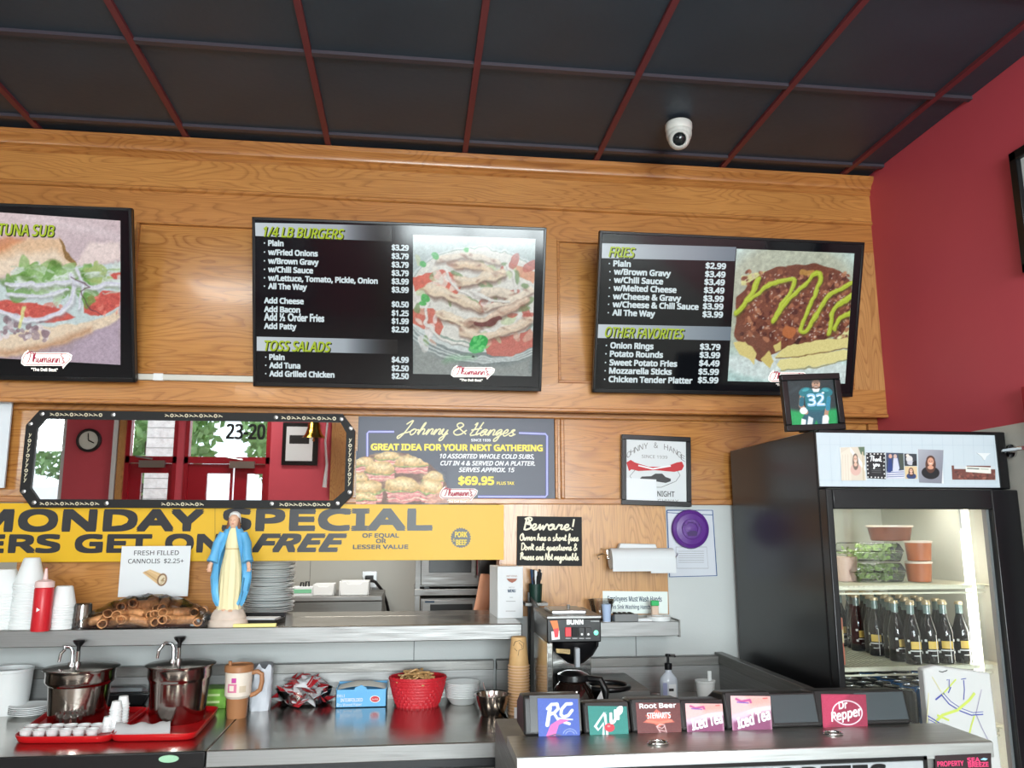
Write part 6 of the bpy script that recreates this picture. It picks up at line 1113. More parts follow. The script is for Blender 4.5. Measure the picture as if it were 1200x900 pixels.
# hand sanitiser
YSn = 3.28; sb = onY(784, 811, YSn); sc = scl(sb); H = onY(784, 783, YSn).z-ZT; w = 10.5/sc; sn = thing('sanitiser_bottle', 'clear pump bottle of hand sanitiser with black pump by the sink', 'bottle', (sb.x, YSn, ZT)); GEL = mat('gel_clear', (196, 204, 214), .05, spec=.6, coat=.3)
MB().lathe([(w*.94, 0), (w, .006), (w, H*.62), (w*.92, H*.72), (w*.6, H*.82), (w*.38, H*.88), (w*.36, H)], 28, (0, 0, 0), 1, .65).build('bottle_body', GEL, sn); MB().lathe([(w*.42, H-.005), (w*.42, H+.02), (w*.15, H+.022), (w*.14, H+.045), (w*.3, H+.046), (w*.3, H+.055), (.0001, H+.056)], 20).tube([(0, 0, H+.05), (w*.75, -.004, H+.05), (w*.8, -.004, H+.043)], .005).build('pump', BLACK, sn)
MB().box(-w*.2, w*.62, -w*.665, -w*.655, H*.12, H*.56).build('label', PAPER, sn); MB().box(-w*.2, w*.35, -w*.67, -w*.665, H*.36, H*.44).build('print', DARK, sn); MB().box(-w*.85, -w*.3, -w*.6, -w*.59, H*.1, H*.6).build('side_label', mat('label_lilac', (150, 156, 190), .4), sn)
# white cup with spoon by the side splash
cb = onY(827, 812, 3.3); sc = scl(cb); r = 11/sc; t = thing('white_pot', 'small white plastic cup by the sink side splash', 'cup', (cb.x, 3.3, ZT)); Hh = onY(827, 797, 3.3).z-ZT; MB().lathe([(r*.8, 0), (r*.84, .003), (r, Hh-.01), (r*1.06, Hh-.008), (r*1.06, Hh), (r*.94, Hh), (.0001, Hh-.004)], 28).build('cup_wall', WHITEG, t)
t = thing('white_scoop', 'white plastic scoop standing in the small white cup', 'scoop', (cb.x+r*.5, 3.3, ZT+Hh-.01)); MB().box(-.008, .008, -.003, .003, 0, .045).build('handle', WHITEG, t, bevel=.002)
# small wall shelf with clutter
ZR = onY(800, 727.5, 3.36).z; rx0, rx1 = .60, onY(795.5, 735, 3.36).x; rs = thing('wall_shelf', 'small stainless wall shelf under the hand washing sign', 'shelf', ((rx0+rx1)/2, 3.36, ZR)); w = (rx1-rx0)/2; lh = onY(795, 745, 3.36).z-ZR
MB().box(-w, w, 0, YL-3.36, -.012, 0).build('shelf_top', STEEL, rs); MB().box(-w, w, -.004, .006, lh, -.001).build('front_lip', STEELB, rs, bevel=.002); MB().box(w, w+.006, -.004, YL-3.36, lh*1.08, .004).build('end_bracket', STEELD, rs)
def onshelf(px, Y=3.4): return Vector((onY(px, 727, Y).x, Y, ZR))
p = onshelf(705, 3.44); t = thing('clear_tub', 'wide clear plastic tub on the small wall shelf behind the brewer', 'tub', p); sc = scl(p); MB().lathe([(9/sc, 0), (15/sc, 22/sc), (16/sc, 23/sc), (15/sc, 23/sc), (8.5/sc, .004), (.0001, .004)], 28).build('tub_wall', CLEAR, t)
p = onshelf(711, 3.385); t = thing('blue_tumbler', 'pale blue plastic tumbler on the small wall shelf', 'tumbler', p); MB().lathe([(4.5/sc, 0), (5.5/sc, 19/sc), (5/sc, 19/sc), (4/sc, .004), (.0001, .004)], 20).build('tumbler_wall', mat('blue_haze_plastic', (176, 196, 226), .2, spec=.6), t)
p = onshelf(731, 3.39); t = thing('card_machine', 'grey ribbed tray of black keys on the small wall shelf', 'keypad', p); MB().prism([(-.045, 0), (.045, 0), (.045, .018), (-.045, .032)], -.05, .05, 'x').build('casing', mat('grey_casing', (120, 122, 122), .5), t, bevel=.003)
for i in range(4): MB().box(-.04+.021*i, -.026+.021*i, -.035, .03, .024, .033).build('key_row', BLACKM, t, bevel=.002)
p = onshelf(772, 3.39); t = thing('tape_roll', 'roll of white tape lying on the small wall shelf', 'tape', p); m = MB(); m.lathe([(.028, 0), (.05, 0), (.05, .018), (.028, .018), (.028, 0)], 30); m.build('roll', WHITEG, t)
p = onshelf(768, 3.45); t = thing('green_topped_brush', 'pale brush with a green top on the small wall shelf', 'brush', p); MB().box(-.016, .014, -.01, .01, 0, 15/sc).build('stem', mat('pale_wood_handle', (206, 180, 160), .5), t, bevel=.003); MB().box(-.018, .016, -.012, .012, 15/sc, 21/sc).build('green_top', mat('bright_green', (46, 176, 96), .4), t, bevel=.003)
p = onshelf(752, 3.39); t = thing('paper_slips', 'few loose paper slips lying on the small wall shelf', 'paper', p); MB().box(-.03, .035, -.03, .03, 0, .006).box(-.02, .05, -.02, .035, .006, .01).build('slips', PAPER, t)
# paper towel holder
YT_ = 3.45; a, b = onY(715, 654, YT_), onY(788, 655, YT_); r = 13/scl(a); tw = thing('towel_holder', 'wire wall holder carrying the paper towel roll', 'holder', ((a.x+b.x)/2, YT_, (a.z+b.z)/2)); L = (b.x-a.x)/2; zz = .036
MB().tube([(-L-.05, 0, .0), (-L-.05, .03, .012), (-L-.02, .05, .02), (-L-.004, .02, .01), (-L-.004, 0, 0)], .003).tube([(-L-.02, YL-YT_, .04), (-L-.012, 0, .036), (L, 0, .036), (L, YL-YT_, .04)], .0035).tube([(-L-.012, 0, .036), (-L-.012, 0, -.0), (L+.012, 0, 0), (L+.012, -.0, .012)], .0035).tube([(L+.012, 0, 0), (L+.03, .02, .015), (L+.035, .04, .02)], .0035).build('wire_frame', CHROME, tw)
rl = thing('paper_towel_roll', 'white paper towel roll hanging on the wire holder', 'paper towels', ((a.x+b.x)/2, YT_, (a.z+b.z)/2)); m = MB(); m.M = Matrix.Rotation(pi/2, 4, 'Y'); m.lathe([(.012, -L), (r*.92, -L), (r*.92, L), (.012, L)], 32); m.M = Matrix.Identity(4)
m.box(L*.2, L, -r*.96, -r*.88, -r*1.25, 0).box(-L, L*.2, -r*.96, -r*.9, -r*1.08, 0); m.build('towel', PAPER, rl)
t = thing('towel_pack', 'white folded towels tucked behind the wire holder', 'towels', ((a.x+b.x)/2-.0, YT_+.05, (a.z+b.z)/2+.03)); MB().prism([(-L*.7, 0), (L*.6, 0), (L*.55, .03), (-L*.6, .034)], -.02, .02, 'y').build('folded_stack', PAPER, t, bevel=.004)
# ================================================================ DRINK MACHINE
ZD = 1.05; yd0, yd1 = 2.085, 2.272; dx0, dx1 = .268, 1.54
dm = thing('drink_machine', 'stainless drink dispenser cabinet in the foreground with eight flavour heads', 'drink dispenser', ((dx0+dx1)/2, yd0, 0)); W2 = (dx1-dx0)/2; dcx = (dx0+dx1)/2; DT = steel('machine_top', (178, 177, 172), .4, (2, 60, 2))
MB().box(-W2, W2, 0, yd1+.02-yd0, ZD-.025, ZD).build('ledge_top', DT, dm, bevel=.002); zl = onY(605, 904, yd0).z; MB().box(-W2, W2, -.003, .004, ZD-.04, ZD-.001).build('front_lip', steel('machine_lip', (208, 212, 214), .4), dm, bevel=.002)
MB().box(-W2+.004, W2-.004, .004, .55, .1, ZD-.03).build('cabinet', STEELB, dm, bevel=.003); MB().box(-W2+.1, W2-.16, .36, .54, ZD-.03, ZD+.02).build('rear_deck', DARK, dm, bevel=.006)
MB().box(-W2+.02, W2-.02, .03, .54, 0, .1).build('plinth', BLACKM, dm)
# marquee on the front and the owner's sticker
sg = Sign(dm, Matrix.Translation((dcx, yd0, 0)) @ Matrix.Rotation(pi/2, 4, 'X')); sg.z = .005
x1 = onY(1085, 890, yd0).x-dcx; zt_ = onY(915, 891.5, yd0).z; m = MB(); m.box(-W2+.09, x1, -.006, .003, zt_-.009, zt_).box(-W2+.09, -W2+.1, -.006, .003, .62, zt_).box(x1-.01, x1, -.006, .003, .62, zt_).box(-W2+.09, x1, -.006, .003, .62, .632); m.build('marquee_frame', BLACK, dm)
MB().box(-W2+.1, x1-.01, -.002, .003, .632, zt_-.012).build('marquee_panel', mat('marquee_grey', (170, 176, 180), .35), dm)
sg.text('YOUR', 720, 934.5, 790, 28, BLACK, .012); sg.text('FAVORITES', 838, 931, 1040, 28, BLACK, .015)
sg.poly([(1094.5, 885), (1160, 882), (1160, 915), (1094.5, 918)], ink('sticker_black', (44, 30, 34))); PK = ink('pink', (214, 60, 110)); sg.text('PROPERTY', 1097, 897.5, 1128, 5.6, PK, .02, dz=.0006); sg.text('SEA', 1132, 892.6, 1147, 5, PK, .03, dz=.0006); sg.text('BREEZE', 1133, 898.3, 1157, 5, PK, .03, dz=.0006); sg.text('OF', 1106, 908, 1116, 5.6, PK, .02, dz=.0006)
sg.poly([(1147, 889.5), (1151, 887.3), (1156, 888.5), (1153, 890.4)], mat('sticker_pale_blue', (150, 200, 236), .4), .0006); sg.finish({'ink_sticker_black': 'owner_sticker', 'sticker_pale_blue': 'sticker_drop'})
for x, y in ((771, 871.5), (976, 860.5)): p = onZ(x, y, ZD); MB().torus(.026, .003, (0, 0, .003), 32, 8, 1, .75).build('finger_ring', CHROME, dm, loc=(p.x-dcx, p.y-yd0, ZD))
# flavour heads
HEADS = [(626, 683, 817, 'rc'), (685, 740, 826, '7up'), (741, 802, 822, 'rb'), (799, 852, 823, 'tea'), (852, 908, 814, 'tea'), (903, 962, 815, 'blank'), (958, 1020, 812, 'dp'), (1003, 1068, 812, 'blank')]
yh = yd1+.012; pitch = .1325; LB = {'rc': 'flavour head with the blue cola panel', '7up': 'flavour head with the teal lemon lime panel', 'rb': 'flavour head with the dark red root beer panel', 'dp': 'flavour head with the crimson round badge panel'}
hx = []
for i, (a, b, yt, kd) in enumerate(HEADS):
    xa, xb = onY(a-1.5, 862-i*1.4, yh).x, onY(b+1, 862-i*1.4, yh).x; 
    xa = onY(613, 862, yh).x if i == 0 else xa; cx = (xa+xb)/2; wv = (xb-xa)/2-.003; zt_ = onY((a+b)/2, yt, yh+.022).z; hgt = zt_-ZD
    hd = bpy.data.objects.new('flavour_head', None); COL.objects.link(hd); hd.parent = dm; hd.location = (cx-dcx, yh-yd0, ZD)
    if kd in LB: hd['label'] = LB[kd]
    pr_ = [(0, 0), (.0, .012), (.022, hgt+.003), (.03, hgt+.006), (.1, hgt+.0), (.16, hgt-.03), (.16, 0)]
    hs = MB().prism(pr_, -wv, wv).build('housing', DARK, hd, bevel=.006)
    # sloping face frame: local sign plane
    th = atan2(.022, hgt-.008); mw = Matrix.Translation((cx, yh, ZD+.012)) @ Matrix.Rotation(pi/2-th, 4, 'X'); mw = Matrix.Translation((cx, yh, ZD+.012)) @ Matrix(((1, 0, 0, 0), (0, sin(th), -cos(th), 0), (0, cos(th), sin(th), 0), (0, 0, 0, 1)))
    sg = Sign(hd, mw); fx0 = (-wv+.022) if i == 0 else -wv+.012; fx1 = wv-.007; fh = (hgt-.008)/cos(th)
    loc = mw.copy(); par = Matrix.Translation((cx, yh, ZD)).inverted() @ mw
    def addp(mb, name, mt):
        o = mb.build(name, mt, hd, smooth=False); o.matrix_local = par; return o
    col = {'rc': (24, 68, 166), '7up': (18, 124, 116), 'rb': (98, 38, 38), 'tea': (206, 142, 150), 'blank': (52, 58, 62), 'dp': (142, 36, 66)}[kd]
    f = MB().box(fx0-.004, fx1+.004, -.002, fh+.002, -.001, .0016); addp(f, 'panel_frame', BLACK)
    if kd == 'blank': addp(MB().box(fx0, fx1, .002, fh-.002, .0016, .003), 'panel', mat('blank_panel', (62, 70, 74), .25)); continue
    cxp = [(a+3.5 if i else 629.5, yt+1.5), (b-6, yt+2), (b-3.5, 863-i*1.5), (a+6 if i else 631, 864-i*1.5)]
    nx, ny = 64, 56; cv = Canvas(0, 0, 100, 90, nx, ny, col); Wc = (238, 240, 246)
    if kd == 'rc':
        cv.line([(30, 22), (22, 62)], 9, Wc); cv.line([(24, 24), (34, 14), (48, 13), (50, 24), (40, 34), (30, 37)], 7, Wc); cv.line([(40, 36), (50, 52), (76, 60)], 6, Wc); cv.line([(83, 12), (70, 13), (58, 26), (56, 38), (62, 44), (74, 40), (84, 28)], 7, Wc); cv.poly([(50, 50), (80, 50), (50, 62), (40, 88), (18, 88), (30, 62)], (214, 80, 160)); cv.line([(46, 46), (84, 50)], 2.5, Wc)
        for r_ in (9, 14): cv.line([(76+r_*1.2*cos(t_), 86-r_*sin(t_)) for t_ in np.linspace(.2, 2.9, 12)], 1.6, (150, 160, 190))
        cv.line([(20, 90), (40, 84), (60, 90)], 3, (60, 40, 80))
    if kd == '7up':
        cv.poly([(12, 62), (40, 18), (46, 26), (46, 64), (48, 90), (32, 90), (36, 58), (22, 76)], Wc); cv.poly([(19, 62), (39, 28), (42, 62), (42, 88), (38, 88), (38, 48), (24, 70)], col); cv.ell(52, 66, 13, 13, (214, 40, 60)); cv.ell(50, 62, 4, 3, (240, 130, 130))
        cv.ell(45, 20, 1, 1, Wc)
    if kd == 'rb':
        cv.poly([(20, 36), (36, 32), (46, 18), (58, 30), (80, 34), (72, 44), (86, 56), (64, 58), (50, 70), (38, 60), (14, 56), (28, 46)], (206, 96, 80)); cv.line([(24, 52), (50, 58), (78, 52)], 7, (226, 120, 96)); 
        for p_ in ([(52, 62), (44, 68), (52, 86)], [(52, 62), (62, 64), (66, 88)], [(44, 68), (56, 74), (62, 68)], [(50, 78), (62, 82)]): cv.line(p_, 2, (222, 190, 190))
    if kd == 'tea':
        cv.C[:] = (222, 196, 206); cv.poly([(0, 0), (100, 0), (100, 24), (60, 30), (0, 52)], (232, 176, 176)); cv.poly([(40, 0), (100, 0), (100, 20), (50, 26)], (226, 150, 140), .8, 10); cv.poly([(0, 60), (30, 56), (60, 46), (100, 40), (100, 90), (0, 90)], (126, 60, 100), 1, 8); cv.poly([(0, 48), (40, 40), (40, 56), (0, 66)], (200, 180, 204), .8, 6)
        cv.line([(14, 8), (26, 14), (48, 10), (50, 16)], 6, (170, 60, 130), .9); cv.line([(16, 16), (44, 18)], 3, (80, 70, 170), .9); cv.line([(82, 6), (92, 5)], 3, (226, 80, 80))
    if kd == 'dp':
        cv.poly([(0, 0), (60, 0), (10, 90), (0, 90)], (186, 50, 90), .7, 6); th_ = np.linspace(0, 2*pi, 40); cv.line([(56+33*cos(t_), 48-31*sin(t_)) for t_ in th_], 2.4, Wc)
    cv.noise(3); cv.put('brand_panel', sg, cxp, PRINT, .0020)
    Q = lambda u, v: tuple(np.array(cxp[0])*(1-u)*(1-v)+np.array(cxp[1])*u*(1-v)+np.array(cxp[2])*u*v+np.array(cxp[3])*(1-u)*v)
    sg.z = .0034; WT = ink('white', (238, 240, 244))
    if kd == 'rb': sg.text('Root Beer', *Q(.08, .18), Q(.92, .18)[0], 5.2, WT, .02); sg.text("STEWART'S", *Q(.24, .50), Q(.78, .50)[0], 6.5, WT, .012, .1)
    if kd == 'tea': p0, p1 = Q(.14, .93), Q(.98, .62); sg.text('Iced Tea', p0[0], p0[1]-1, p1[0], 12, WT, .022, 0, y1=p1[1]+1)
    if kd == 'dp': p0 = Q(.38, .40); sg.text('Dr', p0[0], p0[1]+1, p0[0]+11, 8, WT, .015, .15, y1=p0[1]-.5); p0, p1 = Q(.20, .74), Q(.90, .56); sg.text('Pepper', p0[0], p0[1]+1.5, p1[0], 10, WT, .015, .2, y1=p1[1]+1.5)
    if kd == '7up': p0, p1 = Q(.54, .62), Q(.90, .30); sg.text('UP', p0[0], p0[1], p1[0], 12, WT, .035, .1, y1=p1[1])

    sg.finish()
p = onZ(610, 853, ZT); ps_ = thing('white_slip', 'small white card standing beside the kraft cups and the blue cola head', 'card', (p.x, p.y, ZT)); MB().box(-.022, .022, 0, .003, 0, .068).build('card_sheet', PAPER, ps_); MB().box(-.022, .022, .003, .03, 0, .003).build('card_foot', PAPER, ps_)
# ---------------------------------------------------------------- patterned paper bag beside the machine
YG = 2.42; a, b = onY(1083, 800, YG), onY(1161, 800, YG); gz = onY(1120, 783, YG).z; gw = (b.x-a.x)/2; gx = (a.x+b.x)/2
sd = thing('side_cart', 'low steel cart standing between the drink machine and the fridge', 'cart', (gx+.03, YG+.08, 0)); MB().box(-.17, .17, -.1, .1, .74, .76).build('cart_top', STEELB, sd, bevel=.003)
for sx in (-1, 1):
    for yy in (-1, 1): MB().lathe([(.012, 0), (.012, .74)], 10, (sx*.155, yy*.085, 0)).build('leg', ALU, sd)
bgz = gz-.76; pb = thing('patterned_bag', 'white bag scribbled with blue and green lines in front of the fridge', 'bag', (gx, YG, .76)); BGM = mat('bag_white', (196, 198, 198), .55)
m = MB(); m.prism([(-gw*.98, 0), (gw*1.1, 0), (gw*1.02, bgz*.96), (gw*.3, bgz*.985), (-gw*.6, bgz*1.02), (-gw*.98, bgz)], .0, .035, 'y'); m.build('bag_body', BGM, pb, bevel=.006)
sg = Sign(pb, Matrix.Translation((gx, YG, .76)) @ Matrix.Rotation(pi/2, 4, 'X')); sg.z = .0012; BL = ink('scribble_blue', (70, 76, 158)); GN = ink('scribble_lime', (190, 204, 96)); PU = ink('scribble_grey', (150, 146, 170)); GN2 = ink('scribble_sand', (206, 200, 150))
for p_, w_, m_ in (([(1092, 793), (1103, 811)], 1.0, GN2), ([(1120, 796), (1104, 814)], 1.6, GN), ([(1096, 820), (1106, 812)], 1.8, BL), ([(1103, 814), (1112, 825), (1125, 833), (1138, 838), (1152, 837)], 1.2, BL), ([(1105, 812), (1114, 822), (1126, 830), (1140, 835), (1152, 834)], .7, BL), ([(1114, 805), (1111, 812)], 1.2, BL), ([(1129, 797), (1130, 808), (1129, 820)], 1.0, BL), ([(1126, 796), (1132, 795)], .8, BL),
                   ([(1096, 846), (1104, 838), (1122, 832), (1136, 820), (1142, 812)], 3.0, GN), ([(1098, 838), (1112, 844)], 2.2, GN), ([(1134, 868), (1138, 850), (1142, 838)], 1.8, GN), ([(1144, 838), (1150, 852), (1158, 868)], 1.0, PU), ([(1150, 808), (1143, 838)], .9, PU), ([(1088, 812), (1086, 850)], .9, GN2), ([(1086, 838), (1102, 848)], 1.2, BL), ([(1088, 843), (1100, 849)], .8, BL), ([(1109, 797), (1112, 796), (1112, 806)], .9, BL), ([(1100, 786.5), (1104, 787.5), (1110, 785.5)], .9, BLACK)): sg.line(p_, w_, m_)
sg.finish({'ink_scribble_blue': 'blue_scribble', 'ink_scribble_lime': 'green_scribble', 'ink_scribble_grey': 'grey_scribble', 'ink_scribble_sand': 'sand_scribble', 'black_plastic': 'black_scribble'})

# ================================================================ FRIDGE
YF, YFB = 2.72, 3.50; fx0, fx1 = 1.434, 2.158; ftz = onY(1066, 506, YF).z; fb = thing('display_fridge', 'tall black glass door drinks fridge with a white lit header', 'fridge', ((fx0+fx1)/2, YF, 0)); fcx = (fx0+fx1)/2; FWd = (fx1-fx0)/2
FB = mat('fridge_black', (22, 22, 25), .28, noise=.2, nscale=3); FI = mat('fridge_liner', (214, 214, 200), .45); hb = onY(1066, 573, YF).z; dzb = .32
MB().box(-FWd, -FWd+.035, 0, YFB-YF, .05, ftz).box(FWd-.035, FWd, 0, YFB-YF, .05, ftz).box(-FWd+.035, FWd-.035, 0, YFB-YF, hb, ftz).box(-FWd+.035, FWd-.035, YFB-YF-.04, YFB-YF, .05, hb).box(-FWd+.035, FWd-.035, 0, YFB-YF-.04, .05, dzb).build('cabinet', FB, fb, bevel=.004)
MB().box(-FWd+.02, FWd-.02, .05, .7, 0, .05).build('plinth', BLACKM, fb)
MB().box(-FWd+.035, -FWd+.045, .02, YFB-YF-.05, dzb, hb).box(FWd-.045, FWd-.035, .02, YFB-YF-.05, dzb, hb).box(-FWd+.045, FWd-.045, YFB-YF-.055, YFB-YF-.04, dzb, hb).box(-FWd+.045, FWd-.045, .02, YFB-YF-.055, hb-.012, hb).box(-FWd+.045, FWd-.045, .02, YFB-YF-.055, dzb, dzb+.01).build('liner', FI, fb)
jx = onY(1042, 640, YFB-.055).x-fcx; MB().box(jx-.002, jx+.002, YFB-YF-.057, YFB-YF-.0545, dzb, hb).build('liner_joint', mat('joint_grey'), fb)
# header
hd_ = MB().box(-FWd, FWd, -.035, 0, hb, ftz).build('header_frame', BLACK, fb, bevel=.004); zs0, zs1 = onY(1066, 572, YF-.04).z+.004, onY(1066, 508.5, YF-.04).z; sx0, sx1 = onY(959, 540, YF-.04).x-fcx, onY(1175, 540, YF-.04).x-fcx
MB().box(sx0, sx1, -.038, -.034, zs0, zs1).build('header_panel', mat('header_white', (192, 204, 212), .35), fb)
MB().box(sx1-.02, sx1+.004, -.043, -.036, zs0-.0, zs1).build('header_edge', BLACK, fb)
sg = Sign(fb, Matrix.Translation((fcx, YF-.038, 0)) @ Matrix.Rotation(pi/2, 4, 'X')); sg.z = .0006; GL_ = ink('grid_line', (176, 190, 202))
for x in range(972, 1174, 12): sg.line([(x, 511), (x+3, 567)], .35, GL_)
for y in (521, 563): sg.line([(960, y), (1174, y+1)], .35, GL_)
sg.finish({'ink_grid_line': 'panel_lines'})
# photos stuck on the header
def photo(c4, lab, cv, name='photo_print'):
    mw, w, h = frame_mw(c4, YF-.0395); t = thing(name, lab, 'photo', mw=mw); MB().box(-w/2, w/2, -h/2, h/2, -.0004, 0).build('paper', PAPER, t); s_ = Sign(t, mw); s_.z = .0004; cv.put('picture', s_, c4, PRINT, .0003); return s_
def portrait(cv, cx, cy, r, hair, skinc=(214, 164, 138), top=(20, 20, 24), long=True):
    cv.ell(cx, cy+r*2.9, r*2.4, r*1.6, top); cv.poly([(cx-r*.5, cy+r*.6), (cx+r*.5, cy+r*.6), (cx+r*1.3, cy+r*1.7), (cx-r*1.3, cy+r*1.7)], skinc); 
    if long: cv.ell(cx, cy+r*.9, r*1.35, r*2.1, hair)
    cv.ell(cx, cy+r*1.55, r*.8, r*.5, skinc); cv.ell(cx, cy-r*.2, r*1.12, r*1.25, hair); cv.ell(cx, cy+r*.1, r*.8, r*1.05, skinc)
    for sx in (-1, 1): cv.ell(cx+sx*r*.33, cy-r*.05, r*.13, r*.08, (60, 40, 36))
    cv.line([(cx-r*.3, cy+r*.55), (cx, cy+r*.66), (cx+r*.3, cy+r*.55)], r*.16, (236, 230, 226)); cv.line([(cx, cy), (cx, cy+r*.3)], r*.1, (190, 136, 112))
cv = Canvas(0, 0, 55, 45, 66, 54, (206, 196, 182)); cv.poly([(0, 8), (22, 0), (22, 45), (0, 45)], (216, 206, 192)); cv.poly([(22, 0), (54, 26), (54, 33), (22, 6)], (232, 230, 226)); cv.poly([(40, 0), (55, 0), (55, 12), (46, 10)], (90, 110, 90)); cv.line([(50, 8), (50, 44)], 3, (190, 176, 150))
for x in (4, 10, 16): cv.line([(x, 10), (x, 44)], .6, (180, 170, 156))
portrait(cv, 33, 16, 5, (110, 96, 88), (216, 176, 156), (206, 170, 160)); photo([(985, 524.5), (1013, 523.5), (1014.5, 563), (986, 563)], 'photo print of a person in pink beside a white stair', cv)
cv = Canvas(0, 0, 45, 60, 44, 60, (30, 30, 34)); 
for x, y in [(3+i*8, 3) for i in range(6)]+[(3+i*8, 57) for i in range(6)]+[(3, 12+i*9) for i in range(5)]+[(42, 12+i*9) for i in range(5)]: cv.ell(x+rng.uniform(-1, 1), y, 1.8, 1.8, (226, 226, 226))
for y in (38, 42, 46): cv.line([(12, y), (34, y)], .7, (150, 150, 150))
sg = photo([(1014.5, 530.5), (1037, 530.5), (1038, 561.5), (1016, 560.5)], 'black thank you card with a dotted white edge on the fridge header', cv, 'thank_you_card'); sg.z = .0012; sg.script('Thank', 1019, 540.5, 1033, 3, .8, WHI, slant=.1); sg.script('you', 1023, 546.5, 1031, 3, .8, WHI, slant=.1); sg.finish()
cv = Canvas(0, 0, 40, 60, 44, 60, (60, 70, 96)); cv.poly([(0, 44), (40, 40), (40, 60), (0, 60)], (210, 212, 224)); 
for y in (46, 51, 56): cv.line([(0, y), (40, y-2)], 1.6, (66, 84, 140))
cv.poly([(6, 14), (12, 12), (14, 40), (8, 46), (2, 44)], (40, 60, 120)); cv.poly([(17, 12), (26, 12), (30, 36), (26, 44), (14, 42)], (196, 200, 226)); cv.ell(10, 8, 4, 5, (206, 160, 140)); cv.ell(21, 8, 4, 5, (196, 170, 160)); cv.poly([(28, 2), (40, 2), (40, 38), (32, 38)], (70, 78, 70)); photo([(1038, 530.5), (1058.5, 531), (1059.5, 561), (1039, 561)], 'photo print of two people in blue and pale clothes on the header', cv)
cv = Canvas(0, 0, 30, 32, 34, 36, (54, 58, 66)); cv.ell(12, 14, 8, 9, (210, 206, 206)); cv.ell(16, 24, 10, 6, (190, 190, 200)); cv.ell(8, 5, 4, 4, (226, 210, 200)); cv.poly([(20, 20), (30, 18), (30, 32), (18, 32)], (24, 26, 34)); photo([(1059.5, 531.5), (1074, 532), (1074.5, 546), (1060, 546)], 'small dark photo print of people huddled together on the header', cv)
cv = Canvas(0, 0, 30, 32, 34, 36, (214, 190, 150)); portrait(cv, 15, 11, 5, (70, 46, 40), (214, 170, 150), (50, 66, 110)); photo([(1060, 546.5), (1074.5, 546.5), (1075, 561), (1061, 561)], 'small photo print of a person in blue against tan on the header', cv)
cv = Canvas(0, 0, 60, 80, 64, 84, (150, 152, 164)); cv.grad((166, 168, 178), (128, 130, 142), .9); portrait(cv, 30, 28, 9.5, (84, 52, 42), (206, 152, 128), (20, 20, 26)); photo([(1075.5, 526.5), (1105.5, 527.5), (1103.5, 566.5), (1077, 565.5)], 'large portrait print of a smiling long haired person in black', cv)
cv = Canvas(0, 0, 100, 36, 84, 32, (110, 66, 60)); cv.specks((0, 14, 100, 36), 60, [(140, 80, 70), (84, 50, 48), (160, 110, 96)], (1.5, 3)); cv.C[(cv.Y < 9) & (cv.X > 6) & (cv.X < 34)] = (196, 204, 210); cv.C[(cv.Y < 9) & (cv.X > 90)] = (196, 204, 210); cv.poly([(32, 2), (90, 4), (90, 20), (32, 16)], (226, 228, 220)); cv.line([(36, 7), (62, 8)], 2.4, (50, 60, 56)); cv.line([(66, 8), (84, 9)], 1.4, (120, 130, 120)); photo([(1115, 545.5), (1166, 546), (1166.5, 562.5), (1116, 562)], 'wide photo print of a brick shop front on the header', cv)
cv = Canvas(0, 0, 40, 30, 30, 22, (236, 238, 240)); cv.poly([(4, 4), (18, 18), (18, 30), (22, 30), (22, 18), (36, 4), (28, 6), (12, 6)], (246, 248, 250)); 
hm_ = thing('white_decal', 'small white funnel shaped decal on the fridge header', 'decal', (onY(1153, 535, YF-.0395).x, YF-.0395, onY(1153, 535, YF-.0395).z)); sc = scl(hm_.location); MB().prism([(-9/sc, 4/sc), (9/sc, 4/sc), (3/sc, 0), (1/sc, -4/sc), (-1/sc, -4/sc), (-3/sc, 0)], -.001, .0012, 'y').build('decal_shape', PAPER, hm_)
# door
dz0, dz1 = dzb, hb-.004; gl, gr, gt = onY(974.5, 600, YF-.05).x-fcx+.006, onY(1163, 600, YF-.05).x-fcx, onY(1060, 596.5, YF-.05).z
dr = MB().box(-FWd, gl, -.055, -.006, dz0, dz1).box(gr, FWd+.01, -.055, -.006, dz0, dz1).box(gl, gr, -.055, -.006, gt, dz1).box(gl, gr, -.055, -.006, dz0, dz0+.06).build('door', FB, fb, bevel=.004)
MB().box(gl-.003, gr+.003, -.04, -.034, dz0+.05, gt+.005).build('door_glass', clearmat('fridge_glass', (.97, .98, .98), 1.0, .01), dr); MB().box(gl-.002, gl+.01, -.03, -.008, dz0+.06, gt).box(gr-.01, gr+.002, -.03, -.008, dz0+.06, gt).build('gasket', mat('gasket_grey', (120, 124, 126), .5), dr)
MB().tube([(-FWd+.02, -.055, .7), (-FWd+.02, -.085, .72), (-FWd+.02, -.085, .96), (-FWd+.02, -.055, .98)], .009).build('handle', BLACK, dr)
lx = gr-.052; MB().box(lx+.004, lx+.015, .025, .04, dzb+.05, hb-.06).build('light_tube', mat('fridge_led', (255, 250, 235), .5, emit=(255, 246, 222), estr=3), fb); MB().box(lx-.004, lx+.03, .045, .055, dzb+.05, hb-.05).build('light_housing', WHITEG, fb)
area('fridge_lamp', (fcx+lx-.006, YF+.05, 1.05), (radians(90), 0, radians(-62)), .03, 1.1, 2.6, (1, .97, .88)); area('fridge_lamp', (fcx, YF+.25, hb-.02), (0, 0, 0), .5, .1, 2.0, (1, .97, .9))
p = onY(1130, 609, YFB-.06); MB().lathe([(.022, 0), (.02, .008), (.008, .01), (.0001, .01)], 20).build('liner_plug', ALU, fb, loc=(p.x-fcx, YFB-YF-.056, p.z)).rotation_euler = (pi/2, 0, 0)
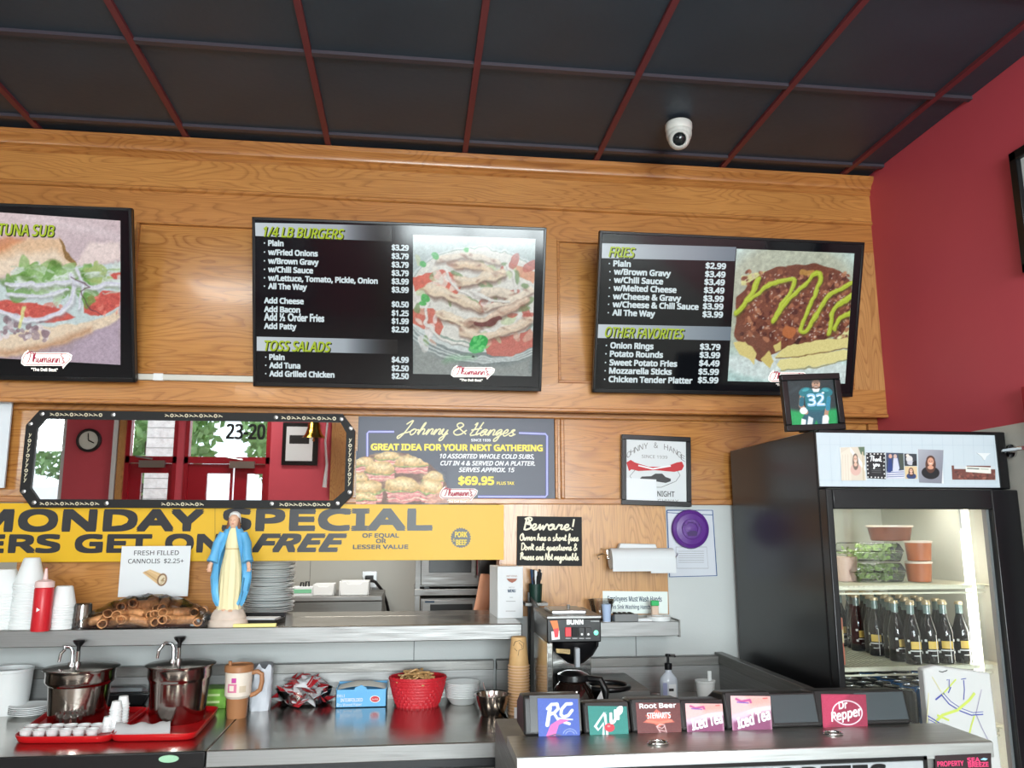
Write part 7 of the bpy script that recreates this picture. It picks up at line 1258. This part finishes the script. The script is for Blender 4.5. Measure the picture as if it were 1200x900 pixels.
# shelves
shz = [onY(1060, 686, YF+.03).z, onY(1060, 781, YF+.03).z, onY(1060, 856, YF+.03).z]
for k_, z in enumerate(shz):
    m = MB(); m.box(-FWd+.045, gr+.0, .03, .036, z-.014, z).box(-FWd+.045, gr, .03, .033, z-.03, z-.024)
    for i in range(34): x = -FWd+.05+i*(2*FWd-.1)/33; m.tube([(x, .03, z-.003), (x, YFB-YF-.06, z-.003)], .0025, 5)
    for y in (.2, .4, .6): m.tube([(-FWd+.045, y, z-.006), (FWd-.045, y, z-.006)], .003, 5)
    m.build('wire_shelf', mat('shelf_cream', (232, 230, 206), .4), fb, kind=None)
def inz(px, py, k_, Y): p = onY(px, py, Y); return p
# clamshells of salad and orange tubs on the top shelf
SZ = shz[0]+.001; LET = mat('lettuce_green', (140, 170, 90), .5, noise=.5, nscale=70, bump=.6, bscale=120); ORG = mat('orange_soup', (172, 96, 54), .4, noise=.1, nscale=20)
Yc = 2.92; sc = scl(onY(1032, 670, Yc)); a = onY(1032, 684, Yc); cm0 = None
for k_ in range(2):
    zz = SZ+k_*(23/sc+.001)
    if cm0 is None:
        cm0 = thing('salad_clamshell', 'lower clear clamshell of green salad on the top fridge shelf', 'salad box', (a.x, Yc+.06, zz)); w = 32/sc; hh = 22/sc
        MB().prism([(-w*.85, 0), (w*.85, 0), (w, hh*.5), (-w, hh*.5)], -.07, .08, 'y').build('base', CLEAR, cm0, bevel=.006); MB().prism([(-w*1.02, hh*.5), (w*1.02, hh*.5), (w*.8, hh), (-w*.8, hh)], -.075, .085, 'y').build('lid', CLEAR, cm0, bevel=.006)
        m = MB(); vs = []; fs = []
        for i in range(170):
            c_ = Vector((rng.uniform(-w*.85, w*.85), rng.uniform(-.062, .07), rng.uniform(.006, hh*.86))); c_.x *= 1-.2*abs(c_.z/hh-.5)*2; u = Vector(rng.normal(0, 1, 3)).normalized()*.014; v_ = u.orthogonal().normalized()*.009; k2 = len(vs); vs += [tuple(c_-u), tuple(c_-v_), tuple(c_+u), tuple(c_+v_)]; fs.append((k2, k2+1, k2+2, k2+3))
        m.add(vs, fs).build('salad_leaves', LET, cm0, smooth=False, kind='stuff')
    else: dup(cm0, (a.x-.003, Yc+.06, zz), label='upper clear clamshell of green salad on the top fridge shelf')
tb0 = None
for (x, y, Y_, w_, lab) in ((1078, 684.5, 2.93, 15, 'lowest orange tub standing beside the salad boxes'), (1078, 664, 2.93, 15, 'second orange tub stacked beside the salad boxes'), (1044, 640.5, 3.02, 25, 'wide red brown tub lying on top of the salad boxes')):
    p = onY(x, y, Y_); sc = scl(p); z = {0: SZ, 1: SZ+.0775, 2: SZ+2*(23/scl(onY(1032, 670, Yc))+.001)+.001}[(lab[0] == 's')+2*(lab[0] == 'w')]; h_ = .071 if w_ < 20 else .055; r = w_/sc
    t = thing('soup_tub', lab, 'tub', (p.x, Y_, z)); MB().lathe([(r*.8, 0), (r*.84, .002), (r*.97, h_)], 28).build('tub_body', ORG if w_ < 20 else mat('red_sauce', (120, 66, 44), .4), t); MB().lathe([(r*1.0, h_-.003), (r*1.03, h_), (r*1.03, h_+.005), (r*.95, h_+.004), (.0001, h_+.003)], 28).build('lid', mat('tub_lid', (222, 206, 190), .3), t)
p = onY(990, 684, 2.98); t = thing('pink_tub', 'pale pink tub at the hinge end of the top fridge shelf', 'tub', (p.x+.015, 3.0, SZ)); MB().lathe([(.04, 0), (.048, .09), (.05, .092), (.0001, .094)], 24).build('tub_body', mat('pale_pink_tub', (206, 176, 160), .4), t)
# soda bottles
DG = mat('dark_cola_glass', (16, 13, 15), .08, coat=.6); CGL = mat('neck_glass', (120, 140, 136), .08, coat=.5); CAPM = mat('bottle_cap', (206, 186, 150), .3, .6); LBY = mat('label_yellow', (226, 190, 90), .5); DOT = mat('label_white', (226, 226, 222), .5)
SB = shz[1]+.001; bt0 = None; Hb = .222; RBt = .0295; bi = 0
rows = [(r_, c_) for r_ in range(7) for c_ in range(6)]
def bottle(x, y, front):
    global bt0
    lab = 'dark soda bottle in the front row of the middle fridge shelf' if front else 'dark soda bottle behind the front row in the fridge'; g_ = 'soda bottles in the front row' if front else 'soda bottles behind the front row'
    if bt0 is None:
        bt0 = thing('soda_bottle', lab, 'bottle', (x, y, SB), group=g_); R_ = RBt
        MB().lathe([(R_*.92, 0), (R_, .006), (R_, .03), (R_*.96, .06), (R_, .095), (R_*.97, .112), (R_*.7, .14), (R_*.46, .165), (R_*.43, .172)], 20).build('bottle_body', DG, bt0); MB().lathe([(R_*.43, .172), (R_*.4, .205)], 16).build('neck', CGL, bt0); MB().lathe([(.0145, .203), (.0155, .206), (.013, .214), (.0001, .215)], 16).build('cap', CAPM, bt0)
        m = MB(); wrap_patch(m, R_*.985, -pi/2-.75, -pi/2+.55, .052, .078); m.build('flower_label', LBY, bt0); m = MB(); wrap_patch(m, R_*.99, -pi/2-.9, -pi/2+.6, .044, .048); wrap_patch(m, R_, -pi/2-.5, -pi/2+.3, .028, .031)
        for a_ in (-1.0, .75):
            for z_ in (.036, .076): wrap_patch(m, R_, -pi/2+a_-.14, -pi/2+a_+.14, z_, z_+.008, .001, 2)
        wrap_patch(m, R_, -pi/2+.16, -pi/2+.26, .004, .1, .0014, 2); m.build('white_print', DOT, bt0); return
    dup(bt0, (x, y, SB), rng.uniform(-.5, .5), lab, g_)
def px_of(x, Y): v = Vector((x, Y, 1.2))-CAM; return 600+FPX*v.dot(RT)/v.dot(FW)
xR_ = onY(1129, 770, 2.80).x
for r_ in range(9):
    Y_ = 2.80+r_*.066
    for c_ in range(9):
        x_ = xR_-c_*.0635-(.02 if r_ % 2 else 0)
        if x_ < fx0+.085 or px_of(x_, Y_) < 1058-r_*12: continue
        bottle(x_, Y_, r_ == 0)
# copper bottle at the hinge side
p = onY(988, 772, 2.80); t = thing('pink_bottle', 'slim pink bottle with pale label at the hinge side of the fridge', 'bottle', (max(p.x, fx0+.08), 2.81, SB)); MB().lathe([(.012, 0), (.013, .05), (.011, .06), (.009, .11), (.012, .12), (.012, .16), (.0001, .165)], 16).build('bottle_body', mat('copper_pink', (196, 120, 100), .3), t); MB().lathe([(.0125, .075), (.0125, .12)], 16).build('label', mat('label_sand', (220, 204, 160), .5), t)
# cans on the lower shelf
SCz = shz[2]+.001; CB = mat('can_blue', (40, 120, 196), .3, .3); CT = mat('can_top', (200, 204, 206), .25, 1); CD = mat('can_dark', (30, 30, 34), .3, .3); cp_ = {}
def can(x, y, kd, lab, g_, z=SCz):
    if kd not in cp_:
        t = thing('soda_can', lab, 'can', (x, y, z), group=g_); R_ = .033; MB().lathe([(R_*.75, 0), (R_*.98, .008), (R_, .012), (R_, .108), (R_*.8, .12)], 24).build('can_wall', CB if kd == 'blue' else CD, t); MB().lathe([(R_*.8, .12), (R_*.82, .1225), (R_*.76, .1215), (R_*.74, .118), (.0001, .1178)], 24).build('can_end', CT, t)
        MB().box(-.006, .006, -.012, .004, .118, .1195).build('pull_tab', CT, t); m = MB()
        if kd == 'blue': wrap_patch(m, R_, -pi/2-.5, -pi/2+.5, .035, .075); m.build('emblem', mat('emblem_orange', (226, 96, 60), .4), t); m = MB(); wrap_patch(m, R_, -pi/2-.6, -pi/2+.6, .052, .058, .001); wrap_patch(m, R_, -pi/2-.9, -pi/2+.9, .085, .1); m.build('white_band', DOT, t)
        cp_[kd] = t; return
    dup(cp_[kd], (x, y, z), rng.uniform(-1, 1), lab, g_)
for r_ in range(8):
    Y_ = 2.81+r_*.072
    for c_ in range(8):
        x = fx0+.095+c_*.0745+(.0 if r_ % 2 else .01)
        if x > fx1-.1: continue
        kd = 'blue' if (c_ in (4, 7) and r_ < 6) or (c_ in (4, 5, 6, 7) and r_ < 1) else 'dark'
        can(x, Y_, kd, 'blue soda can standing on the lower fridge shelf' if kd == 'blue' else 'dark soda can with silver top on the lower fridge shelf', ('blue' if kd == 'blue' else 'dark')+' cans on the lower shelf')
# framed photograph of a football player on top of the fridge
YPf = 2.80; mw, w, h = frame_mw([(917.5, 439), (987, 437.5), (985, 503.5), (916.5, 506.5)], YPf); cz = mw.translation.z-h/2; mw.translation.z += max(0, ftz+.002-cz)
pf = thing('framed_player_photo', 'black framed photo of a kneeling football player on top of the fridge', 'picture', mw=mw); m = MB(); w2, h2, q = w/2, h/2, .024
for b_ in ((-w2, w2, h2-q, h2), (-w2, w2, -h2, -h2+q), (-w2, -w2+q, -h2+q, h2-q), (w2-q, w2, -h2+q, h2-q)): m.box(b_[0], b_[1], b_[2], b_[3], -.012, .012)
m.build('frame', BLACK, pf, bevel=.003); MB().box(-w2+.005, w2-.005, -h2+.005, h2-.005, -.012, -.004).build('backing', BLACKM, pf); MB().prism([(-h2+.003, -.012), (h2*.3, -.012), (-h2+.003, -.09)], -.02, .02).build('easel_back', BLACKM, pf)
cv = Canvas(280, 635, 492, 850, 96, 98, (34, 46, 50)); cv.poly([(280, 760), (340, 770), (492, 760), (492, 850), (280, 850)], (26, 150, 84), 1, 8); cv.line([(284, 840), (340, 834)], 4, (190, 226, 200)); cv.ell(420, 842, 90, 12, (20, 110, 64), 0, .8, 6); cv.line([(284, 700), (330, 670)], 12, (52, 66, 70), .7, 4)
TE = (30, 112, 124); TED = (22, 74, 88); WH = (230, 234, 236); SKc = (176, 136, 112)
cv.poly([(372, 760), (440, 760), (456, 800), (452, 848), (420, 848), (404, 806), (390, 850), (342, 850), (346, 800)], (34, 84, 100)); cv.poly([(344, 800), (362, 806), (360, 848), (340, 848)], WH); cv.poly([(372, 790), (392, 800), (386, 846), (366, 836)], (214, 218, 222)); cv.poly([(430, 790), (452, 786), (456, 840), (426, 846)], (214, 218, 222)); cv.ell(440, 838, 22, 8, (24, 24, 28)); cv.ell(376, 848, 12, 5, (24, 24, 28))
cv.line([(345, 700), (340, 745), (362, 775)], 18, SKc); cv.line([(344, 720), (342, 742)], 19, (26, 96, 116)); cv.line([(452, 700), (452, 740), (444, 786)], 17, SKc); cv.line([(453, 716), (451, 760)], 18, (40, 130, 160)); cv.ell(352, 768, 16, 14, WH); cv.ell(443, 802, 13, 16, WH)
cv.poly([(352, 690), (380, 682), (424, 682), (450, 690), (440, 760), (418, 772), (376, 772), (362, 760)], TE); cv.ell(358, 690, 27, 19, TE, -14); cv.ell(444, 690, 26, 18, TE, 14); cv.ell(358, 682, 14, 6, (60, 150, 160), -14); cv.ell(440, 682, 14, 6, (60, 150, 160), 14); cv.poly([(384, 676), (418, 676), (412, 690), (392, 690)], (226, 226, 226)); cv.line([(372, 768), (420, 768)], 4, TED); cv.ell(430, 694, 6, 4, WH)
cv.ell(401, 658, 17, 20, (190, 150, 126)); cv.ell(401, 645, 17, 10, (90, 76, 70), 0, .7, 3); cv.ell(401, 670, 12, 8, (96, 74, 62), 0, .8); cv.line([(394, 668), (408, 668)], 2.4, (226, 206, 196)); cv.ell(395, 656, 2.4, 1.6, (50, 36, 32)); cv.ell(407, 656, 2.4, 1.6, (50, 36, 32)); cv.noise(5)
sg = Sign(pf, mw); sg.z = .001; cv.put('picture', sg, [(921.5, 444), (982, 444), (981.5, 504), (920.5, 505)], PRINT, 0); sg.z = .0024; sg.text('32', 946.3, 475.6, 967, 13, ink('number_blue', (140, 190, 226)), .03); sg.z = .0027; sg.text('32', 947.3, 474.8, 966, 11.4, ink('number_white', (226, 236, 240)), .0); sg.finish({'ink_number_blue': 'lettering', 'ink_number_white': 'lettering'})
# ================================================================ CEILING CAMERA, RIGHT WALL PIECES
p = onZ(796, 143, ZC); cmr = thing('dome_camera', 'white dome security camera under the black ceiling', 'camera', (p.x, p.y+.01, ZC-.002)); CW = mat('camera_white', (214, 214, 208), .4)
MB().lathe([(.052, 0), (.056, -.006), (.056, -.028), (.054, -.034), (.05, -.04)], 36).build('mount', CW, cmr); m = MB(); m.lathe([(.0515, -.036), (.054, -.04), (.053, -.055), (.05, -.068), (.044, -.072), (.0001, -.07)], 36); m.build('housing', CW, cmr); d = (CAM+Vector((.12, 0, -.15))-Vector((p.x, p.y, ZC-.07))).normalized()
m = MB(); m.M = Vector((0, 0, 1)).rotation_difference(d).to_matrix().to_4x4(); m.lathe([(.0001, -.046), (.03, -.035), (.045, -.01), (.046, .008), (.041, .025), (.032, .036), (.0295, .037), (.028, .031)], 32); bl_ = m.build('lens_ball', CW, cmr, loc=(-.004, -.01, -.074)); m2 = MB(); m2.M = m.M; m2.lathe([(.0285, .030), (.02, .037), (.0001, .04)], 28); m2.build('lens', mat('lens_black', (22, 28, 30), .08), cmr, loc=(-.004, -.01, -.074))
def onwall(px, py): return onX(px, py, XR-.02)
a, b, c_ = onwall(1184, 181), onwall(1197, 322), onwall(1200, 170); t = thing('wall_frame', 'black framed picture on the crimson wall cut by the photo edge', 'picture', (XR, a.y-.3, (a.z+b.z)/2)); hh = (a.z-b.z)/2; m = MB()
for q in ((-.3, .3, hh-.035, hh), (-.3, .3, -hh, -hh+.035), (-.3, -.265, -hh, hh), (.265, .3, -hh, hh)): m.box(-.03, 0, q[0], q[1], q[2], q[3])
m.build('frame', BLACK, t, bevel=.003); MB().box(-.012, -.002, -.28, .28, -hh+.02, hh-.02).build('sheet', PAPER, t)
p = onwall(1196, 527); t = thing('door_lever', 'chrome door lever on the pale side wall beyond the fridge', 'handle', (XR-.012, p.y+.05, p.z)); m = MB(); m.tube([(0, 0, 0), (-.04, 0, 0), (-.045, -.02, 0), (-.045, -.11, 0)], .008, 10); m.tube([(0, 0, 0), (-.008, 0, 0)], .025, 18); m.build('lever', CHROME, t)
bpy.data.objects.remove(_fo)
for o in bpy.data.objects:
    if o.type == 'MESH' and o.parent is None and 'category' not in o and 'kind' not in o: print('UNTAGGED', o.name)
